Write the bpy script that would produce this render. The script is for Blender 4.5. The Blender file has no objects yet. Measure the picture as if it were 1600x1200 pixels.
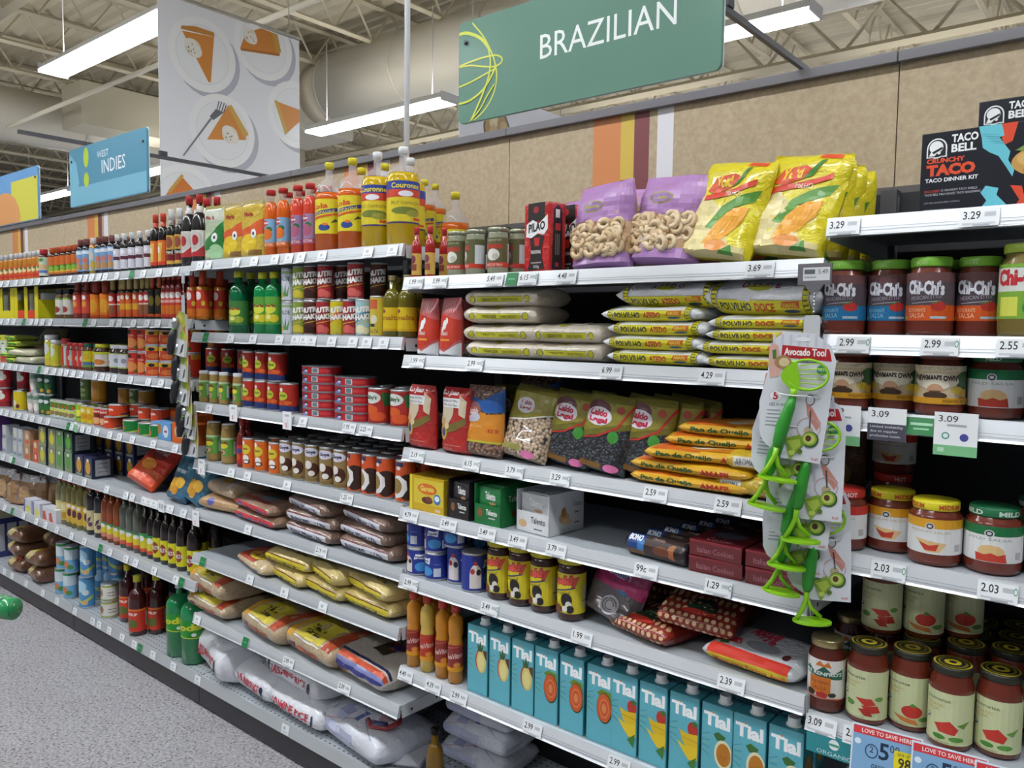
import bpy, bmesh, math, random
from mathutils import Vector, Matrix, noise
from mathutils.geometry import tessellate_polygon

S = bpy.context.scene
COL = S.collection
rnd = random.Random(7)
PI = math.pi

# ------------------------------------------------------------------ camera
EYE = 1.557                      # height of the lens above the floor
FPX, YAW, PITCH, ROLL = 1235.8, 0.688856, 0.0693284, 0.0127608
FW = Vector((-math.sin(YAW) * math.cos(PITCH), math.cos(YAW) * math.cos(PITCH), -math.sin(PITCH)))
_r0 = Vector((math.cos(YAW), math.sin(YAW), 0)); _u0 = _r0.cross(FW)
RT = _r0 * math.cos(ROLL) + _u0 * math.sin(ROLL)
UP = -_r0 * math.sin(ROLL) + _u0 * math.cos(ROLL)
cam_d = bpy.data.cameras.new('camera'); cam = bpy.data.objects.new('camera', cam_d); COL.objects.link(cam)
cam_d.sensor_width = 36.0; cam_d.lens = 36.0 * FPX / 1600.0; cam_d.clip_start = 0.02; cam_d.clip_end = 300
m = Matrix.Identity(4)
for i in range(3):
    m[i][0] = RT[i]; m[i][1] = UP[i]; m[i][2] = -FW[i]
m[2][3] = EYE
cam.matrix_world = m
S.camera = cam

# ------------------------------------------------------------------ world + exposure
w = bpy.data.worlds.new('store_air'); S.world = w; w.use_nodes = True
bg = w.node_tree.nodes['Background']; bg.inputs[0].default_value = (0.86, 0.93, 1.0, 1); bg.inputs[1].default_value = 0.15
S.view_settings.view_transform = 'Standard'; S.view_settings.look = 'None'
S.view_settings.gamma = 1.0; S.view_settings.use_curve_mapping = False
S.view_settings.exposure = 0.0
LAMP_POWER = 34.0                # radiance of the fluorescent diffusers

# ------------------------------------------------------------------ materials
def lin(c):
    c = c / 255.0
    return c / 12.92 if c <= 0.04045 else ((c + 0.055) / 1.055) ** 2.4
def rgb(h):
    h = h.lstrip('#')
    if len(h) == 3: h = ''.join(x + x for x in h)
    return tuple(lin(int(h[i:i + 2], 16)) for i in (0, 2, 4))
MATS = {}
STY = {  # style: roughness, metallic, transmission, coat, ior
    'p': (0.42, 0, 0, 0.15), 'g': (0.22, 0, 0, 0.6), 'f': (0.30, 0, 0, 0.7), 'm': (0.32, 0.85, 0, 0), 'r': (0.85, 0, 0, 0),
    'l': (0.12, 0, 0.35, 0.5), 't': (0.05, 0, 0.92, 0.3), 'b': (0.7, 0, 0, 0), 'w': (0.38, 0, 0, 0.5), 's': (0.30, 0.35, 0, 0.2)}
def M(key):
    """'rrggbb' or 'rrggbb:style' -> material."""
    if key in MATS: return MATS[key]
    h, _, st = key.partition(':'); st = st or 'p'
    ro, me, tr, co = STY[st]
    mt = bpy.data.materials.new('paint_' + h + '_' + st); mt.use_nodes = True
    nt = mt.node_tree; b = nt.nodes['Principled BSDF']
    c = rgb(h)
    b.inputs['Base Color'].default_value = (*c, 1); b.inputs['Roughness'].default_value = ro
    b.inputs['Metallic'].default_value = me; b.inputs['Transmission Weight'].default_value = tr
    b.inputs['Coat Weight'].default_value = co; b.inputs['Coat Roughness'].default_value = 0.12
    b.inputs['IOR'].default_value = 1.33 if tr else 1.45
    if st == 't': b.inputs['Transmission Weight'].default_value = 0; b.inputs['Alpha'].default_value = 0.28
    if st in ('f', 'w'):       # crinkled plastic film / woven sack
        n = nt.nodes.new('ShaderNodeTexNoise'); n.inputs['Scale'].default_value = 38 if st == 'f' else 26
        n.inputs['Detail'].default_value = 3; n.inputs['Distortion'].default_value = 1.2
        g = nt.nodes.new('ShaderNodeTexCoord'); nt.links.new(g.outputs['Object'], n.inputs['Vector'])
        bp = nt.nodes.new('ShaderNodeBump'); bp.inputs['Strength'].default_value = 0.7; bp.inputs['Distance'].default_value = 0.009
        nt.links.new(n.outputs['Fac'], bp.inputs['Height']); nt.links.new(bp.outputs['Normal'], b.inputs['Normal'])
    elif st in ('r', 'b'):
        n = nt.nodes.new('ShaderNodeTexNoise'); n.inputs['Scale'].default_value = 60
        g = nt.nodes.new('ShaderNodeTexCoord'); nt.links.new(g.outputs['Object'], n.inputs['Vector'])
        mx = nt.nodes.new('ShaderNodeMapRange'); mx.inputs[3].default_value = ro - 0.08; mx.inputs[4].default_value = min(1, ro + 0.1)
        nt.links.new(n.outputs['Fac'], mx.inputs[0]); nt.links.new(mx.outputs[0], b.inputs['Roughness'])
    MATS[key] = mt
    return mt

def node_mat(name, build, rough=0.6, metal=0.0):
    mt = bpy.data.materials.new(name); mt.use_nodes = True
    nt = mt.node_tree; b = nt.nodes['Principled BSDF']; b.inputs['Roughness'].default_value = rough; b.inputs['Metallic'].default_value = metal
    build(nt, b); MATS[name] = mt
    return mt
def ramp(nt, stops, interp='LINEAR'):
    r = nt.nodes.new('ShaderNodeValToRGB'); r.color_ramp.interpolation = interp
    e = r.color_ramp.elements
    while len(e) < len(stops): e.new(0.5)
    for el, (p, c) in zip(e, stops): el.position = p; el.color = (*rgb(c), 1)
    return r
def _floor(nt, b):
    tc = nt.nodes.new('ShaderNodeTexCoord')
    v = nt.nodes.new('ShaderNodeTexVoronoi'); v.inputs['Scale'].default_value = 75
    n = nt.nodes.new('ShaderNodeTexNoise'); n.inputs['Scale'].default_value = 90; n.inputs['Detail'].default_value = 5
    n2 = nt.nodes.new('ShaderNodeTexNoise'); n2.inputs['Scale'].default_value = 2.2; n2.inputs['Detail'].default_value = 4
    for t in (v, n, n2): nt.links.new(tc.outputs['Object'], t.inputs['Vector'])
    base = ramp(nt, [(0.36, '85848a'), (0.5, 'a5a4a9'), (0.64, 'bcbabd')]); nt.links.new(n.outputs['Fac'], base.inputs[0])
    chip = ramp(nt, [(0.0, 'ffffff'), (0.22, 'ffffff'), (0.32, '000000'), (1, '000000')]); nt.links.new(v.outputs['Distance'], chip.inputs[0])
    sel = ramp(nt, [(0, '000000'), (0.55, '000000'), (0.6, 'ffffff'), (1, 'ffffff')]); nt.links.new(v.outputs['Color'], sel.inputs[0])
    mu = nt.nodes.new('ShaderNodeMath'); mu.operation = 'MULTIPLY'; nt.links.new(chip.outputs[0], mu.inputs[0]); nt.links.new(sel.outputs[0], mu.inputs[1])
    mx = nt.nodes.new('ShaderNodeMixRGB'); nt.links.new(mu.outputs[0], mx.inputs[0]); nt.links.new(base.outputs[0], mx.inputs[1]); mx.inputs[2].default_value = (*rgb('4a474c'), 1)
    tint = ramp(nt, [(0.3, 'f4f0ef'), (0.55, 'ffffff'), (0.75, 'efe6e2')]); nt.links.new(n2.outputs['Fac'], tint.inputs[0])
    m2 = nt.nodes.new('ShaderNodeMixRGB'); m2.blend_type = 'MULTIPLY'; m2.inputs[0].default_value = 1
    nt.links.new(mx.outputs[0], m2.inputs[1]); nt.links.new(tint.outputs[0], m2.inputs[2]); nt.links.new(m2.outputs[0], b.inputs['Base Color'])
node_mat('floor_terrazzo', _floor, 0.38)
def _burlap(nt, b):
    tc = nt.nodes.new('ShaderNodeTexCoord')
    wv = []
    for ax in ('X', 'Z'):
        t = nt.nodes.new('ShaderNodeTexWave'); t.bands_direction = ax; t.inputs['Scale'].default_value = 95; t.inputs['Distortion'].default_value = 9; t.inputs['Detail'].default_value = 3
        nt.links.new(tc.outputs['Object'], t.inputs['Vector']); wv.append(t)
    n = nt.nodes.new('ShaderNodeTexNoise'); n.inputs['Scale'].default_value = 70; n.inputs['Detail'].default_value = 6; nt.links.new(tc.outputs['Object'], n.inputs['Vector'])
    a = nt.nodes.new('ShaderNodeMath'); a.operation = 'MULTIPLY_ADD'; a.inputs[1].default_value = 0.25; nt.links.new(wv[0].outputs['Fac'], a.inputs[0]); nt.links.new(n.outputs['Fac'], a.inputs[2])
    a2 = nt.nodes.new('ShaderNodeMath'); a2.operation = 'MULTIPLY_ADD'; a2.inputs[1].default_value = 0.25; nt.links.new(wv[1].outputs['Fac'], a2.inputs[0]); nt.links.new(a.outputs[0], a2.inputs[2])
    r = ramp(nt, [(0.3, '9f8d73'), (0.7, 'ad9b80'), (1.0, 'bbaa8f')]); nt.links.new(a2.outputs[0], r.inputs[0]); nt.links.new(r.outputs[0], b.inputs['Base Color'])
node_mat('burlap_laminate', _burlap, 0.7)
def _deck(nt, b):
    tc = nt.nodes.new('ShaderNodeTexCoord'); t = nt.nodes.new('ShaderNodeTexNoise'); t.inputs['Scale'].default_value = 1.5
    nt.links.new(tc.outputs['Object'], t.inputs['Vector'])
    r = ramp(nt, [(0.3, 'b9b19b'), (0.7, 'c6bfab')]); nt.links.new(t.outputs['Fac'], r.inputs[0]); nt.links.new(r.outputs[0], b.inputs['Base Color'])
node_mat('roof_paint', _deck, 0.7)
def _perf(nt, b):   # perforated light grey shelf steel
    tc = nt.nodes.new('ShaderNodeTexCoord'); sp = nt.nodes.new('ShaderNodeSeparateXYZ'); nt.links.new(tc.outputs['Object'], sp.inputs[0])
    outs = []
    for ax, per in (('X', 0.025), ('Y', 0.025)):
        d = nt.nodes.new('ShaderNodeMath'); d.operation = 'DIVIDE'; d.inputs[1].default_value = per; nt.links.new(sp.outputs[ax], d.inputs[0])
        f = nt.nodes.new('ShaderNodeMath'); f.operation = 'FRACT'; nt.links.new(d.outputs[0], f.inputs[0])
        s = nt.nodes.new('ShaderNodeMath'); s.operation = 'SUBTRACT'; s.inputs[1].default_value = 0.5; nt.links.new(f.outputs[0], s.inputs[0])
        p = nt.nodes.new('ShaderNodeMath'); p.operation = 'POWER'; p.inputs[1].default_value = 2; nt.links.new(s.outputs[0], p.inputs[0]); outs.append(p)
    ad = nt.nodes.new('ShaderNodeMath'); nt.links.new(outs[0].outputs[0], ad.inputs[0]); nt.links.new(outs[1].outputs[0], ad.inputs[1])
    r = ramp(nt, [(0.0, '4c5056'), (0.02, '4c5056'), (0.035, 'b4bac0'), (1, 'b4bac0')]); nt.links.new(ad.outputs[0], r.inputs[0]); nt.links.new(r.outputs[0], b.inputs['Base Color'])
node_mat('perforated_steel', _perf, 0.4, 0.2)
def _beans(c0, c1, sc):
    def f(nt, b):
        tc = nt.nodes.new('ShaderNodeTexCoord'); v = nt.nodes.new('ShaderNodeTexVoronoi'); v.inputs['Scale'].default_value = sc
        nt.links.new(tc.outputs['Object'], v.inputs['Vector'])
        r = ramp(nt, [(0.0, c1), (0.45, c0), (0.8, '1a1614')]); nt.links.new(v.outputs['Distance'], r.inputs[0]); nt.links.new(r.outputs[0], b.inputs['Base Color'])
        bp = nt.nodes.new('ShaderNodeBump'); bp.invert = True; bp.inputs['Strength'].default_value = 0.7; bp.inputs['Distance'].default_value = 0.004
        nt.links.new(v.outputs['Distance'], bp.inputs['Height']); nt.links.new(bp.outputs['Normal'], b.inputs['Normal'])
        b.inputs['Coat Weight'].default_value = 0.8
    return f
node_mat('beans_black', _beans('22262c', '4a515a', 120), 0.3)
node_mat('beans_pale', _beans('b49a80', 'd8c4aa', 110), 0.4)
node_mat('beans_pinto', _beans('7d5a48', 'b48f76', 110), 0.4)
node_mat('pasta_gold', _beans('a88042', 'cfa765', 60), 0.4)
def _lampmat(nt, b):
    b.inputs['Emission Color'].default_value = (0.93, 0.97, 1.0, 1); b.inputs['Emission Strength'].default_value = LAMP_POWER
node_mat('lamp_diffuser', _lampmat)
def _upmat(nt, b):
    b.inputs['Emission Color'].default_value = (1.0, .96, .88, 1); b.inputs['Emission Strength'].default_value = LAMP_POWER * .55
node_mat('added_uplight', _upmat)

# ------------------------------------------------------------------ mesh builder
class MB:
    def __init__(s): s.v = []; s.f = []; s.fm = []; s.sm = []; s.mats = []
    def mi(s, key):
        if key not in s.mats: s.mats.append(key)
        return s.mats.index(key)
    def add(s, vs, fs, mat, smooth=False):
        o = len(s.v); s.v.extend(vs); k = s.mi(mat)
        for f in fs: s.f.append(tuple(i + o for i in f)); s.fm.append(k); s.sm.append(smooth)
        return s
    def box(s, x0, x1, y0, y1, z0, z1, mat, bev=0.0):
        if bev <= 0:
            vs = [(x, y, z) for z in (z0, z1) for y in (y0, y1) for x in (x0, x1)]
            return s.add(vs, [(0, 2, 3, 1), (4, 5, 7, 6), (0, 1, 5, 4), (2, 6, 7, 3), (0, 4, 6, 2), (1, 3, 7, 5)], mat)
        bm = bmesh.new(); bmesh.ops.create_cube(bm, size=1)
        bmesh.ops.scale(bm, vec=(x1 - x0, y1 - y0, z1 - z0), verts=bm.verts)
        bmesh.ops.translate(bm, vec=((x0 + x1) / 2, (y0 + y1) / 2, (z0 + z1) / 2), verts=bm.verts)
        bmesh.ops.bevel(bm, geom=bm.edges[:], offset=bev, segments=2, affect='EDGES', profile=0.6)
        s.bm(bm, mat, False); return s
    def bm(s, bm, mat, smooth=True):
        bm.verts.index_update()
        s.add([tuple(v.co) for v in bm.verts], [tuple(v.index for v in f.verts) for f in bm.faces], mat, smooth); bm.free()
    def prism(s, pts, h0, h1, mat, axis='Z'):
        """2D outline extruded along an axis."""
        n = len(pts)
        def P(a, b, h): return {'Z': (a, b, h), 'Y': (a, h, b), 'X': (h, a, b)}[axis]
        vs = [P(a, b, h0) for a, b in pts] + [P(a, b, h1) for a, b in pts]
        fs = [(i, (i + 1) % n, n + (i + 1) % n, n + i) for i in range(n)]
        tri = tessellate_polygon([[Vector((a, b, 0)) for a, b in pts]])
        fs += [tuple(t) for t in tri] + [tuple(n + i for i in t) for t in tri]
        return s.add(vs, fs, mat)
    def lathe(s, prof, mat, seg=20, cx=0, cy=0, smooth=True, close=True):
        vs = []; fs = []; n = len(prof)
        for r, z in prof:
            for k in range(seg):
                a = -PI / 2 + 2 * PI * k / seg
                vs.append((cx + r * math.cos(a), cy + r * math.sin(a), z))
        for i in range(n - 1):
            for k in range(seg):
                k2 = (k + 1) % seg; fs.append((i * seg + k, i * seg + k2, (i + 1) * seg + k2, (i + 1) * seg + k))
        if close:
            fs.append(tuple(range(seg))[::-1]); fs.append(tuple((n - 1) * seg + k for k in range(seg)))
        return s.add(vs, fs, mat, smooth)
    def tube(s, pts, r, mat, seg=8, smooth=True, radii=None):
        pts = [Vector(p) for p in pts]; vs = []; fs = []; n = len(pts); prev = None
        for i, p in enumerate(pts):
            t = (pts[min(i + 1, n - 1)] - pts[max(i - 1, 0)]).normalized()
            if prev is None:
                a = Vector((0, 0, 1)) if abs(t.z) < 0.9 else Vector((1, 0, 0)); u = t.cross(a).normalized()
            else: u = (prev - t * prev.dot(t)).normalized()
            prev = u; w_ = t.cross(u); rr = radii[i] if radii else r
            for k in range(seg):
                a = 2 * PI * k / seg; vs.append(tuple(p + (u * math.cos(a) + w_ * math.sin(a)) * rr))
        for i in range(n - 1):
            for k in range(seg):
                k2 = (k + 1) % seg; fs.append((i * seg + k, i * seg + k2, (i + 1) * seg + k2, (i + 1) * seg + k))
        fs.append(tuple(range(seg))[::-1]); fs.append(tuple((n - 1) * seg + k for k in range(seg)))
        return s.add(vs, fs, mat, smooth)
    def mesh(s, name):
        me = bpy.data.meshes.new(name); me.from_pydata([tuple(v) for v in s.v], [], s.f)
        for k in s.mats: me.materials.append(M(k))
        me.polygons.foreach_set('material_index', s.fm); me.polygons.foreach_set('use_smooth', s.sm)
        me.update()
        bm = bmesh.new(); bm.from_mesh(me); bmesh.ops.recalc_face_normals(bm, faces=bm.faces); bm.to_mesh(me); bm.free()
        return me
def link(name, me, parent=None, loc=None, rot=None):
    o = bpy.data.objects.new(name, me); COL.objects.link(o)
    if parent: o.parent = parent
    if loc: o.location = loc
    if rot: o.rotation_euler = rot
    return o
def tag(o, label=None, cat=None, group=None, kind=None):
    if label: o['label'] = label
    if cat: o['category'] = cat
    if group: o['group'] = group
    if kind: o['kind'] = kind
    return o

# ------------------------------------------------------------------ flat print wrapped onto surfaces
EPS = 0.0003
def clip_half(poly, ax, val, keep_less):
    out = []; n = len(poly)
    for i in range(n):
        a, b = poly[i], poly[(i + 1) % n]
        ia = (a[ax] <= val + 1e-9) if keep_less else (a[ax] >= val - 1e-9)
        ib = (b[ax] <= val + 1e-9) if keep_less else (b[ax] >= val - 1e-9)
        if ia: out.append(a)
        if ia != ib:
            t = (val - a[ax]) / (b[ax] - a[ax]); p = [a[0] + (b[0] - a[0]) * t, a[1] + (b[1] - a[1]) * t]; p[ax] = val; out.append(tuple(p))
    return out
def cut(polys, ax, lines):
    for c in lines:
        res = []
        for p in polys:
            lo = min(q[ax] for q in p); hi = max(q[ax] for q in p)
            if lo < c - 1e-7 and hi > c + 1e-7:
                for k in (True, False):
                    q = clip_half(p, ax, c, k)
                    if len(q) >= 3: res.append(q)
            else: res.append(p)
        polys = res
    return polys
_TX = {}
def text_polys(txt, bold=0.0, res=2):
    k = (txt, bold, res)
    if k in _TX: return _TX[k]
    cu = bpy.data.curves.new('t', 'FONT'); cu.body = txt; cu.size = 1; cu.resolution_u = res; cu.offset = bold; cu.fill_mode = 'FRONT'
    o = bpy.data.objects.new('t', cu); me = o.to_mesh()
    vs = [(v.co.x, v.co.y) for v in me.vertices]; fs = [[vs[i] for i in p.vertices] for p in me.polygons]
    o.to_mesh_clear(); bpy.data.objects.remove(o); bpy.data.curves.remove(cu)
    if not fs: _TX[k] = []; return []
    xs = [v[0] for v in vs]; ys = [v[1] for v in vs]; x0, x1, y0, y1 = min(xs), max(xs), min(ys), max(ys)
    fs = [[((x - x0) / (x1 - x0 or 1), (y - y0) / (y1 - y0 or 1)) for x, y in f] for f in fs]
    _TX[k] = fs
    return fs
def op_polys(op):
    k = op[0]
    if k == 'r':
        _, c, x0, y0, x1, y1 = op[:6]; return [[(x0, y0), (x1, y0), (x1, y1), (x0, y1)]]
    if k == 'm': return op[2]
    if k == 'e':
        _, c, cx, cy, rx, ry = op[:6]; n = op[6] if len(op) > 6 else 16
        return [[(cx + rx * math.cos(2 * PI * i / n), cy + ry * math.sin(2 * PI * i / n)) for i in range(n)]]
    if k == 'ring':
        _, c, cx, cy, rx, ry, t = op[:7]; n = 20; o = []
        for i in range(n):
            a, b = 2 * PI * i / n, 2 * PI * (i + 1) / n
            o.append([(cx + rx * math.cos(a), cy + ry * math.sin(a)), (cx + rx * math.cos(b), cy + ry * math.sin(b)),
                      (cx + rx * (1 - t) * math.cos(b), cy + ry * (1 - t) * math.sin(b)), (cx + rx * (1 - t) * math.cos(a), cy + ry * (1 - t) * math.sin(a))])
        return o
    if k == 'p':
        pts = op[2]; tri = tessellate_polygon([[Vector((a, b, 0)) for a, b in pts]]); return [[pts[i] for i in t] for t in tri]
    if k == 'l':
        _, c, x0, y0, x1, y1, wd = op[:7]; d = math.hypot(x1 - x0, y1 - y0) or 1; nx, ny = -(y1 - y0) / d * wd / 2, (x1 - x0) / d * wd / 2
        return [[(x0 + nx, y0 + ny), (x1 + nx, y1 + ny), (x1 - nx, y1 - ny), (x0 - nx, y0 - ny)]]
    if k == 't':
        _, c, s, x0, y0, x1, y1 = op[:7]; o = op[7] if len(op) > 7 else {}
        sh = o.get('sh', 0.0); rise = o.get('rise', 0.0)      # slant, climb of the baseline
        return [[(x0 + (x1 - x0) * a + sh * b * (y1 - y0), y0 + (y1 - y0) * b + rise * a) for a, b in f] for f in text_polys(s, o.get('b', 0.0))]
    raise ValueError(k)
class Surf:
    """map(x, y, off) with the lines where the print must bend."""
    def __init__(s, fn, xs=(), ys=()): s.fn = fn; s.xs = xs; s.ys = ys
def art(mb, surf, ops, first=1, smooth=False, dom=None):
    seen = []
    for op in ops:
        polys = op_polys(op)
        if not polys: continue
        bb = (min(p[0] for q in polys for p in q), min(p[1] for q in polys for p in q), max(p[0] for q in polys for p in q), max(p[1] for q in polys for p in q))
        i = 1 + max([l for l, c in seen if c[0] < bb[2] and c[2] > bb[0] and c[1] < bb[3] and c[3] > bb[1]] or [-1]); seen.append((i, bb))
        if dom:
            for ax, val, kl in ((0, dom[0], False), (0, dom[2], True), (1, dom[1], False), (1, dom[3], True)):
                polys = [q for q in (clip_half(p, ax, val, kl) for p in polys) if len(q) >= 3]
        polys = cut(cut(polys, 0, surf.xs), 1, surf.ys)
        vs = []; fs = []
        for p in polys:
            o = len(vs); vs += [tuple(surf.fn(x, y, EPS * (i + first))) for x, y in p]; fs.append(tuple(range(o, o + len(p))))
        if fs: mb.add(vs, fs, op[1], smooth)
def flat(o, ux, uy, w, h, centre=True):
    """print plane: x -1..1 over width w, y 0..1 over height h"""
    o, ux, uy = Vector(o), Vector(ux).normalized(), Vector(uy).normalized(); n = ux.cross(uy)
    return Surf(lambda x, y, off: o + ux * (x * w / 2) + uy * (y * h) + n * off)
def cyl_surf(R, z0, z1, seg=20, cx=0, cy=0):
    """x: -1..1 is the front half turn (-90..90 deg), beyond wraps to the back."""
    st = 2 * PI / seg
    def fn(x, y, off):
        th = x * PI / 2; k = math.floor(th / st + 1e-9); f = th / st - k
        a, b = k * st - PI / 2, (k + 1) * st - PI / 2; r = R + off
        return Vector((cx + r * (math.cos(a) * (1 - f) + math.cos(b) * f), cy + r * (math.sin(a) * (1 - f) + math.sin(b) * f), z0 + (z1 - z0) * y))
    return Surf(fn, [k * st / (PI / 2) for k in range(-seg // 2, seg // 2 + 1)])

# ------------------------------------------------------------------ kinds (shared meshes) and placing
KRAD = {}; PLACED = []
KIND = {}     # kind -> (root name, root mesh or None, [(part name, mesh, label)])
def kind(key, name, parts, root=None):
    KIND[key] = (name, root.mesh(name) if root else None, [(p[0], p[1].mesh(p[0]), p[2] if len(p) > 2 else None) for p in parts])
def put(key, x, y, z, label, cat, group=None, rz=0.0, rx=0.0, ry=0.0, sc=None):
    name, rm, parts = KIND[key]
    if key in KRAD:                    # round packs are nudged back until they no longer touch their neighbours
        R_, H_ = KRAD[key]; s3 = sc or (1, 1, 1); R_ = R_ * s3[0] + .0004; H_ = H_ * s3[2]
        near = [q for q in PLACED if abs(q[0] - x) < .14 and q[2] < z + H_ and q[3] > z + .001]
        for _ in range(60):
            if all((x - q[0]) ** 2 + (y - q[1]) ** 2 >= (R_ + q[4]) ** 2 for q in near): break
            y += .002
        PLACED.append((x, y, z, z + H_, R_))
    o = link(name, rm, None, (x, y, z), (rx, ry, rz)); tag(o, label, cat, group)
    if sc: o.scale = sc
    if (rx or ry) and key not in ('avo', 'knife'):     # a tilted thing still rests on its shelf
        mw = Matrix.Rotation(rz, 3, 'Z') @ Matrix.Rotation(ry, 3, 'Y') @ Matrix.Rotation(rx, 3, 'X')
        lo = min((mw @ v.co).z for me in ([rm] if rm else []) + [p[1] for p in parts] for v in me.vertices)
        o.location.z = z - lo + .0005
    for pn, me, lb in parts:
        c = link(pn, me, o)
        if lb: c['label'] = lb
    return o

def label_band(R, z0, z1, bgc, ops, seg=20, x0=-2.0, x1=2.0):
    """paper sleeve round a can, jar or bottle"""
    mb = MB(); s = cyl_surf(R, z0, z1, seg)
    art(mb, s, [('r', bgc, x0, 0, x1, 1)] + list(ops), first=1)
    return mb
def bottle(key, name, h, R, neck, body, capc, lab=None, lab_z=(0.12, 0.5), sh=0.62, cap_h=0.025, neck_top=None, capR=None, foot=0.0, seg=20, wrap=None, fill=None, waist=0.0):
    nr = neck; zc = h - cap_h; zs = h * sh; KRAD[key] = (R + .0006, h)
    prof = [(R * 0.86, 0.0), (R, 0.004 + foot)]
    if waist: prof += [(R, h * 0.5), (R * (1 - waist), h * 0.545), (R * (1 - waist), h * 0.58), (R, h * 0.63)]
    prof += [(R, zs)] + [(nr + (R - nr) * math.cos(t * PI / 2) ** 1.15, zs + (zc - zs) * (0.62 * math.sin(t * PI / 2))) for t in (0.2, 0.4, 0.6, 0.8, 1.0)]
    prof += [(nr, zc), (nr * 0.9, zc + 0.001)]
    mb = MB(); parts = []
    if fill:       # liquid level seen through clear plastic above it
        lv, clear = fill; lo = [p for p in prof if p[1] < h * lv]; hi = [p for p in prof if p[1] >= h * lv]
        def rad(z):
            for a, b in zip(prof, prof[1:]):
                if a[1] <= z <= b[1]: return a[0] + (b[0] - a[0]) * (z - a[1]) / max(1e-6, b[1] - a[1])
            return nr
        rl = rad(h * lv)
        mb.lathe(lo + [(rl, h * lv)], body, seg); top = MB(); top.lathe([(rl, h * lv + 0.0006)] + hi, clear, seg)
        parts.append(('body', mb)); parts.append(('neck', top, 'clear empty upper bottle'))
    else:
        mb.lathe(prof, body, seg); parts.append(('body', mb))
    cr = capR or nr * 1.22
    c = MB(); c.lathe([(cr, zc - 0.004), (cr, h - 0.002), (cr * 0.93, h)], capc, seg); parts.append(('cap', c))
    if wrap:       # neck wrap: (z0f, z1f, colour)
        n = MB(); n.lathe([(nr * 1.06, h * wrap[0]), (nr * 1.06, h * wrap[1])], wrap[2], seg); parts.append(('neck_wrap', n))
    if lab:
        parts.append(('label', label_band(R, h * lab_z[0], h * lab_z[1], lab[0], lab[1], seg, *(lab[2] if len(lab) > 2 else ()))))
    kind(key, name, parts)
def jar(key, name, h, R, body, lidc, lab, lab_z=(0.14, 0.66), lid_h=0.016, lidR=0.86, lid_ops=(), top_ops=(), seg=24, neck=0.8, chunk=None):
    KRAD[key] = (R + .0006, h)
    prof = [(R * 0.86, 0), (R * 0.98, 0.005), (R, 0.012), (R, h * 0.72), (R * 0.96, h * 0.79), (R * neck, h * 0.86), (R * neck, h - 0.004)]
    b = MB(); b.lathe(prof, body, seg)
    l = MB(); r = R * lidR; l.lathe([(r, h - lid_h), (r * 1.02, h - lid_h + 0.002), (r * 1.02, h - 0.003), (r * 0.97, h)], lidc, seg)
    if lid_ops: art(l, cyl_surf(r * 1.02, h - lid_h, h - 0.002, seg), lid_ops)
    if top_ops: art(l, flat((0, -r, h), (1, 0, 0), (0, 1, 0), 2 * r, 2 * r), top_ops)
    parts = [('body', b), ('lid', l)]
    if lab: parts.append(('label', label_band(R, h * lab_z[0], h * lab_z[1], lab[0], lab[1], seg, *(lab[2] if len(lab) > 2 else ()))))
    kind(key, name, parts)
def can(key, name, h, R, bgc, ops, seg=20, rim='c8cacc:m', top='9fa3a6:m', x=()):
    KRAD[key] = (R + .0002, h)
    b = MB(); b.lathe([(R * 0.97, 0), (R, 0.002), (R, 0.005), (R * 0.985, 0.006), (R * 0.985, h - 0.006), (R, h - 0.005), (R, h - 0.001), (R * 0.95, h)], rim, seg)
    t = MB(); t.lathe([(R * 0.9, h - 0.004), (R * 0.9, h - 0.003)], top, seg)
    for rr in (0.72, 0.5): t.lathe([(R * rr, h - 0.0028), (R * rr * 0.96, h - 0.002)], top, seg)
    kind(key, name, [('body', b), ('lid', t), ('label', label_band(R * 0.99, 0.006, h - 0.006, bgc, ops, seg, *x))])
def carton(key, name, w, d, h, c, front=(), side=(), top=(), bev=0.0015, extra=None, parts=()):
    """solid pack, front face at y=-d/2; x centred, base z=0"""
    mb = MB(); mb.box(-w / 2, w / 2, -d / 2, d / 2, 0, h, c, bev)
    if front: art(mb, flat((0, -d / 2, 0), (1, 0, 0), (0, 0, 1), w, h), front)
    if side: art(mb, flat((w / 2, 0, 0), (0, 1, 0), (0, 0, 1), d, h), side)
    if top: art(mb, flat((0, -d / 2, h), (1, 0, 0), (0, 1, 0), w, d), top)
    kind(key, name, list(parts), root=mb)
def wob(p, seed, amp, sc=16.0):
    return noise.noise(Vector((p[0] * sc + seed * 7.3, p[1] * sc - seed * 3.1, p[2] * sc + seed))) * amp
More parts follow.
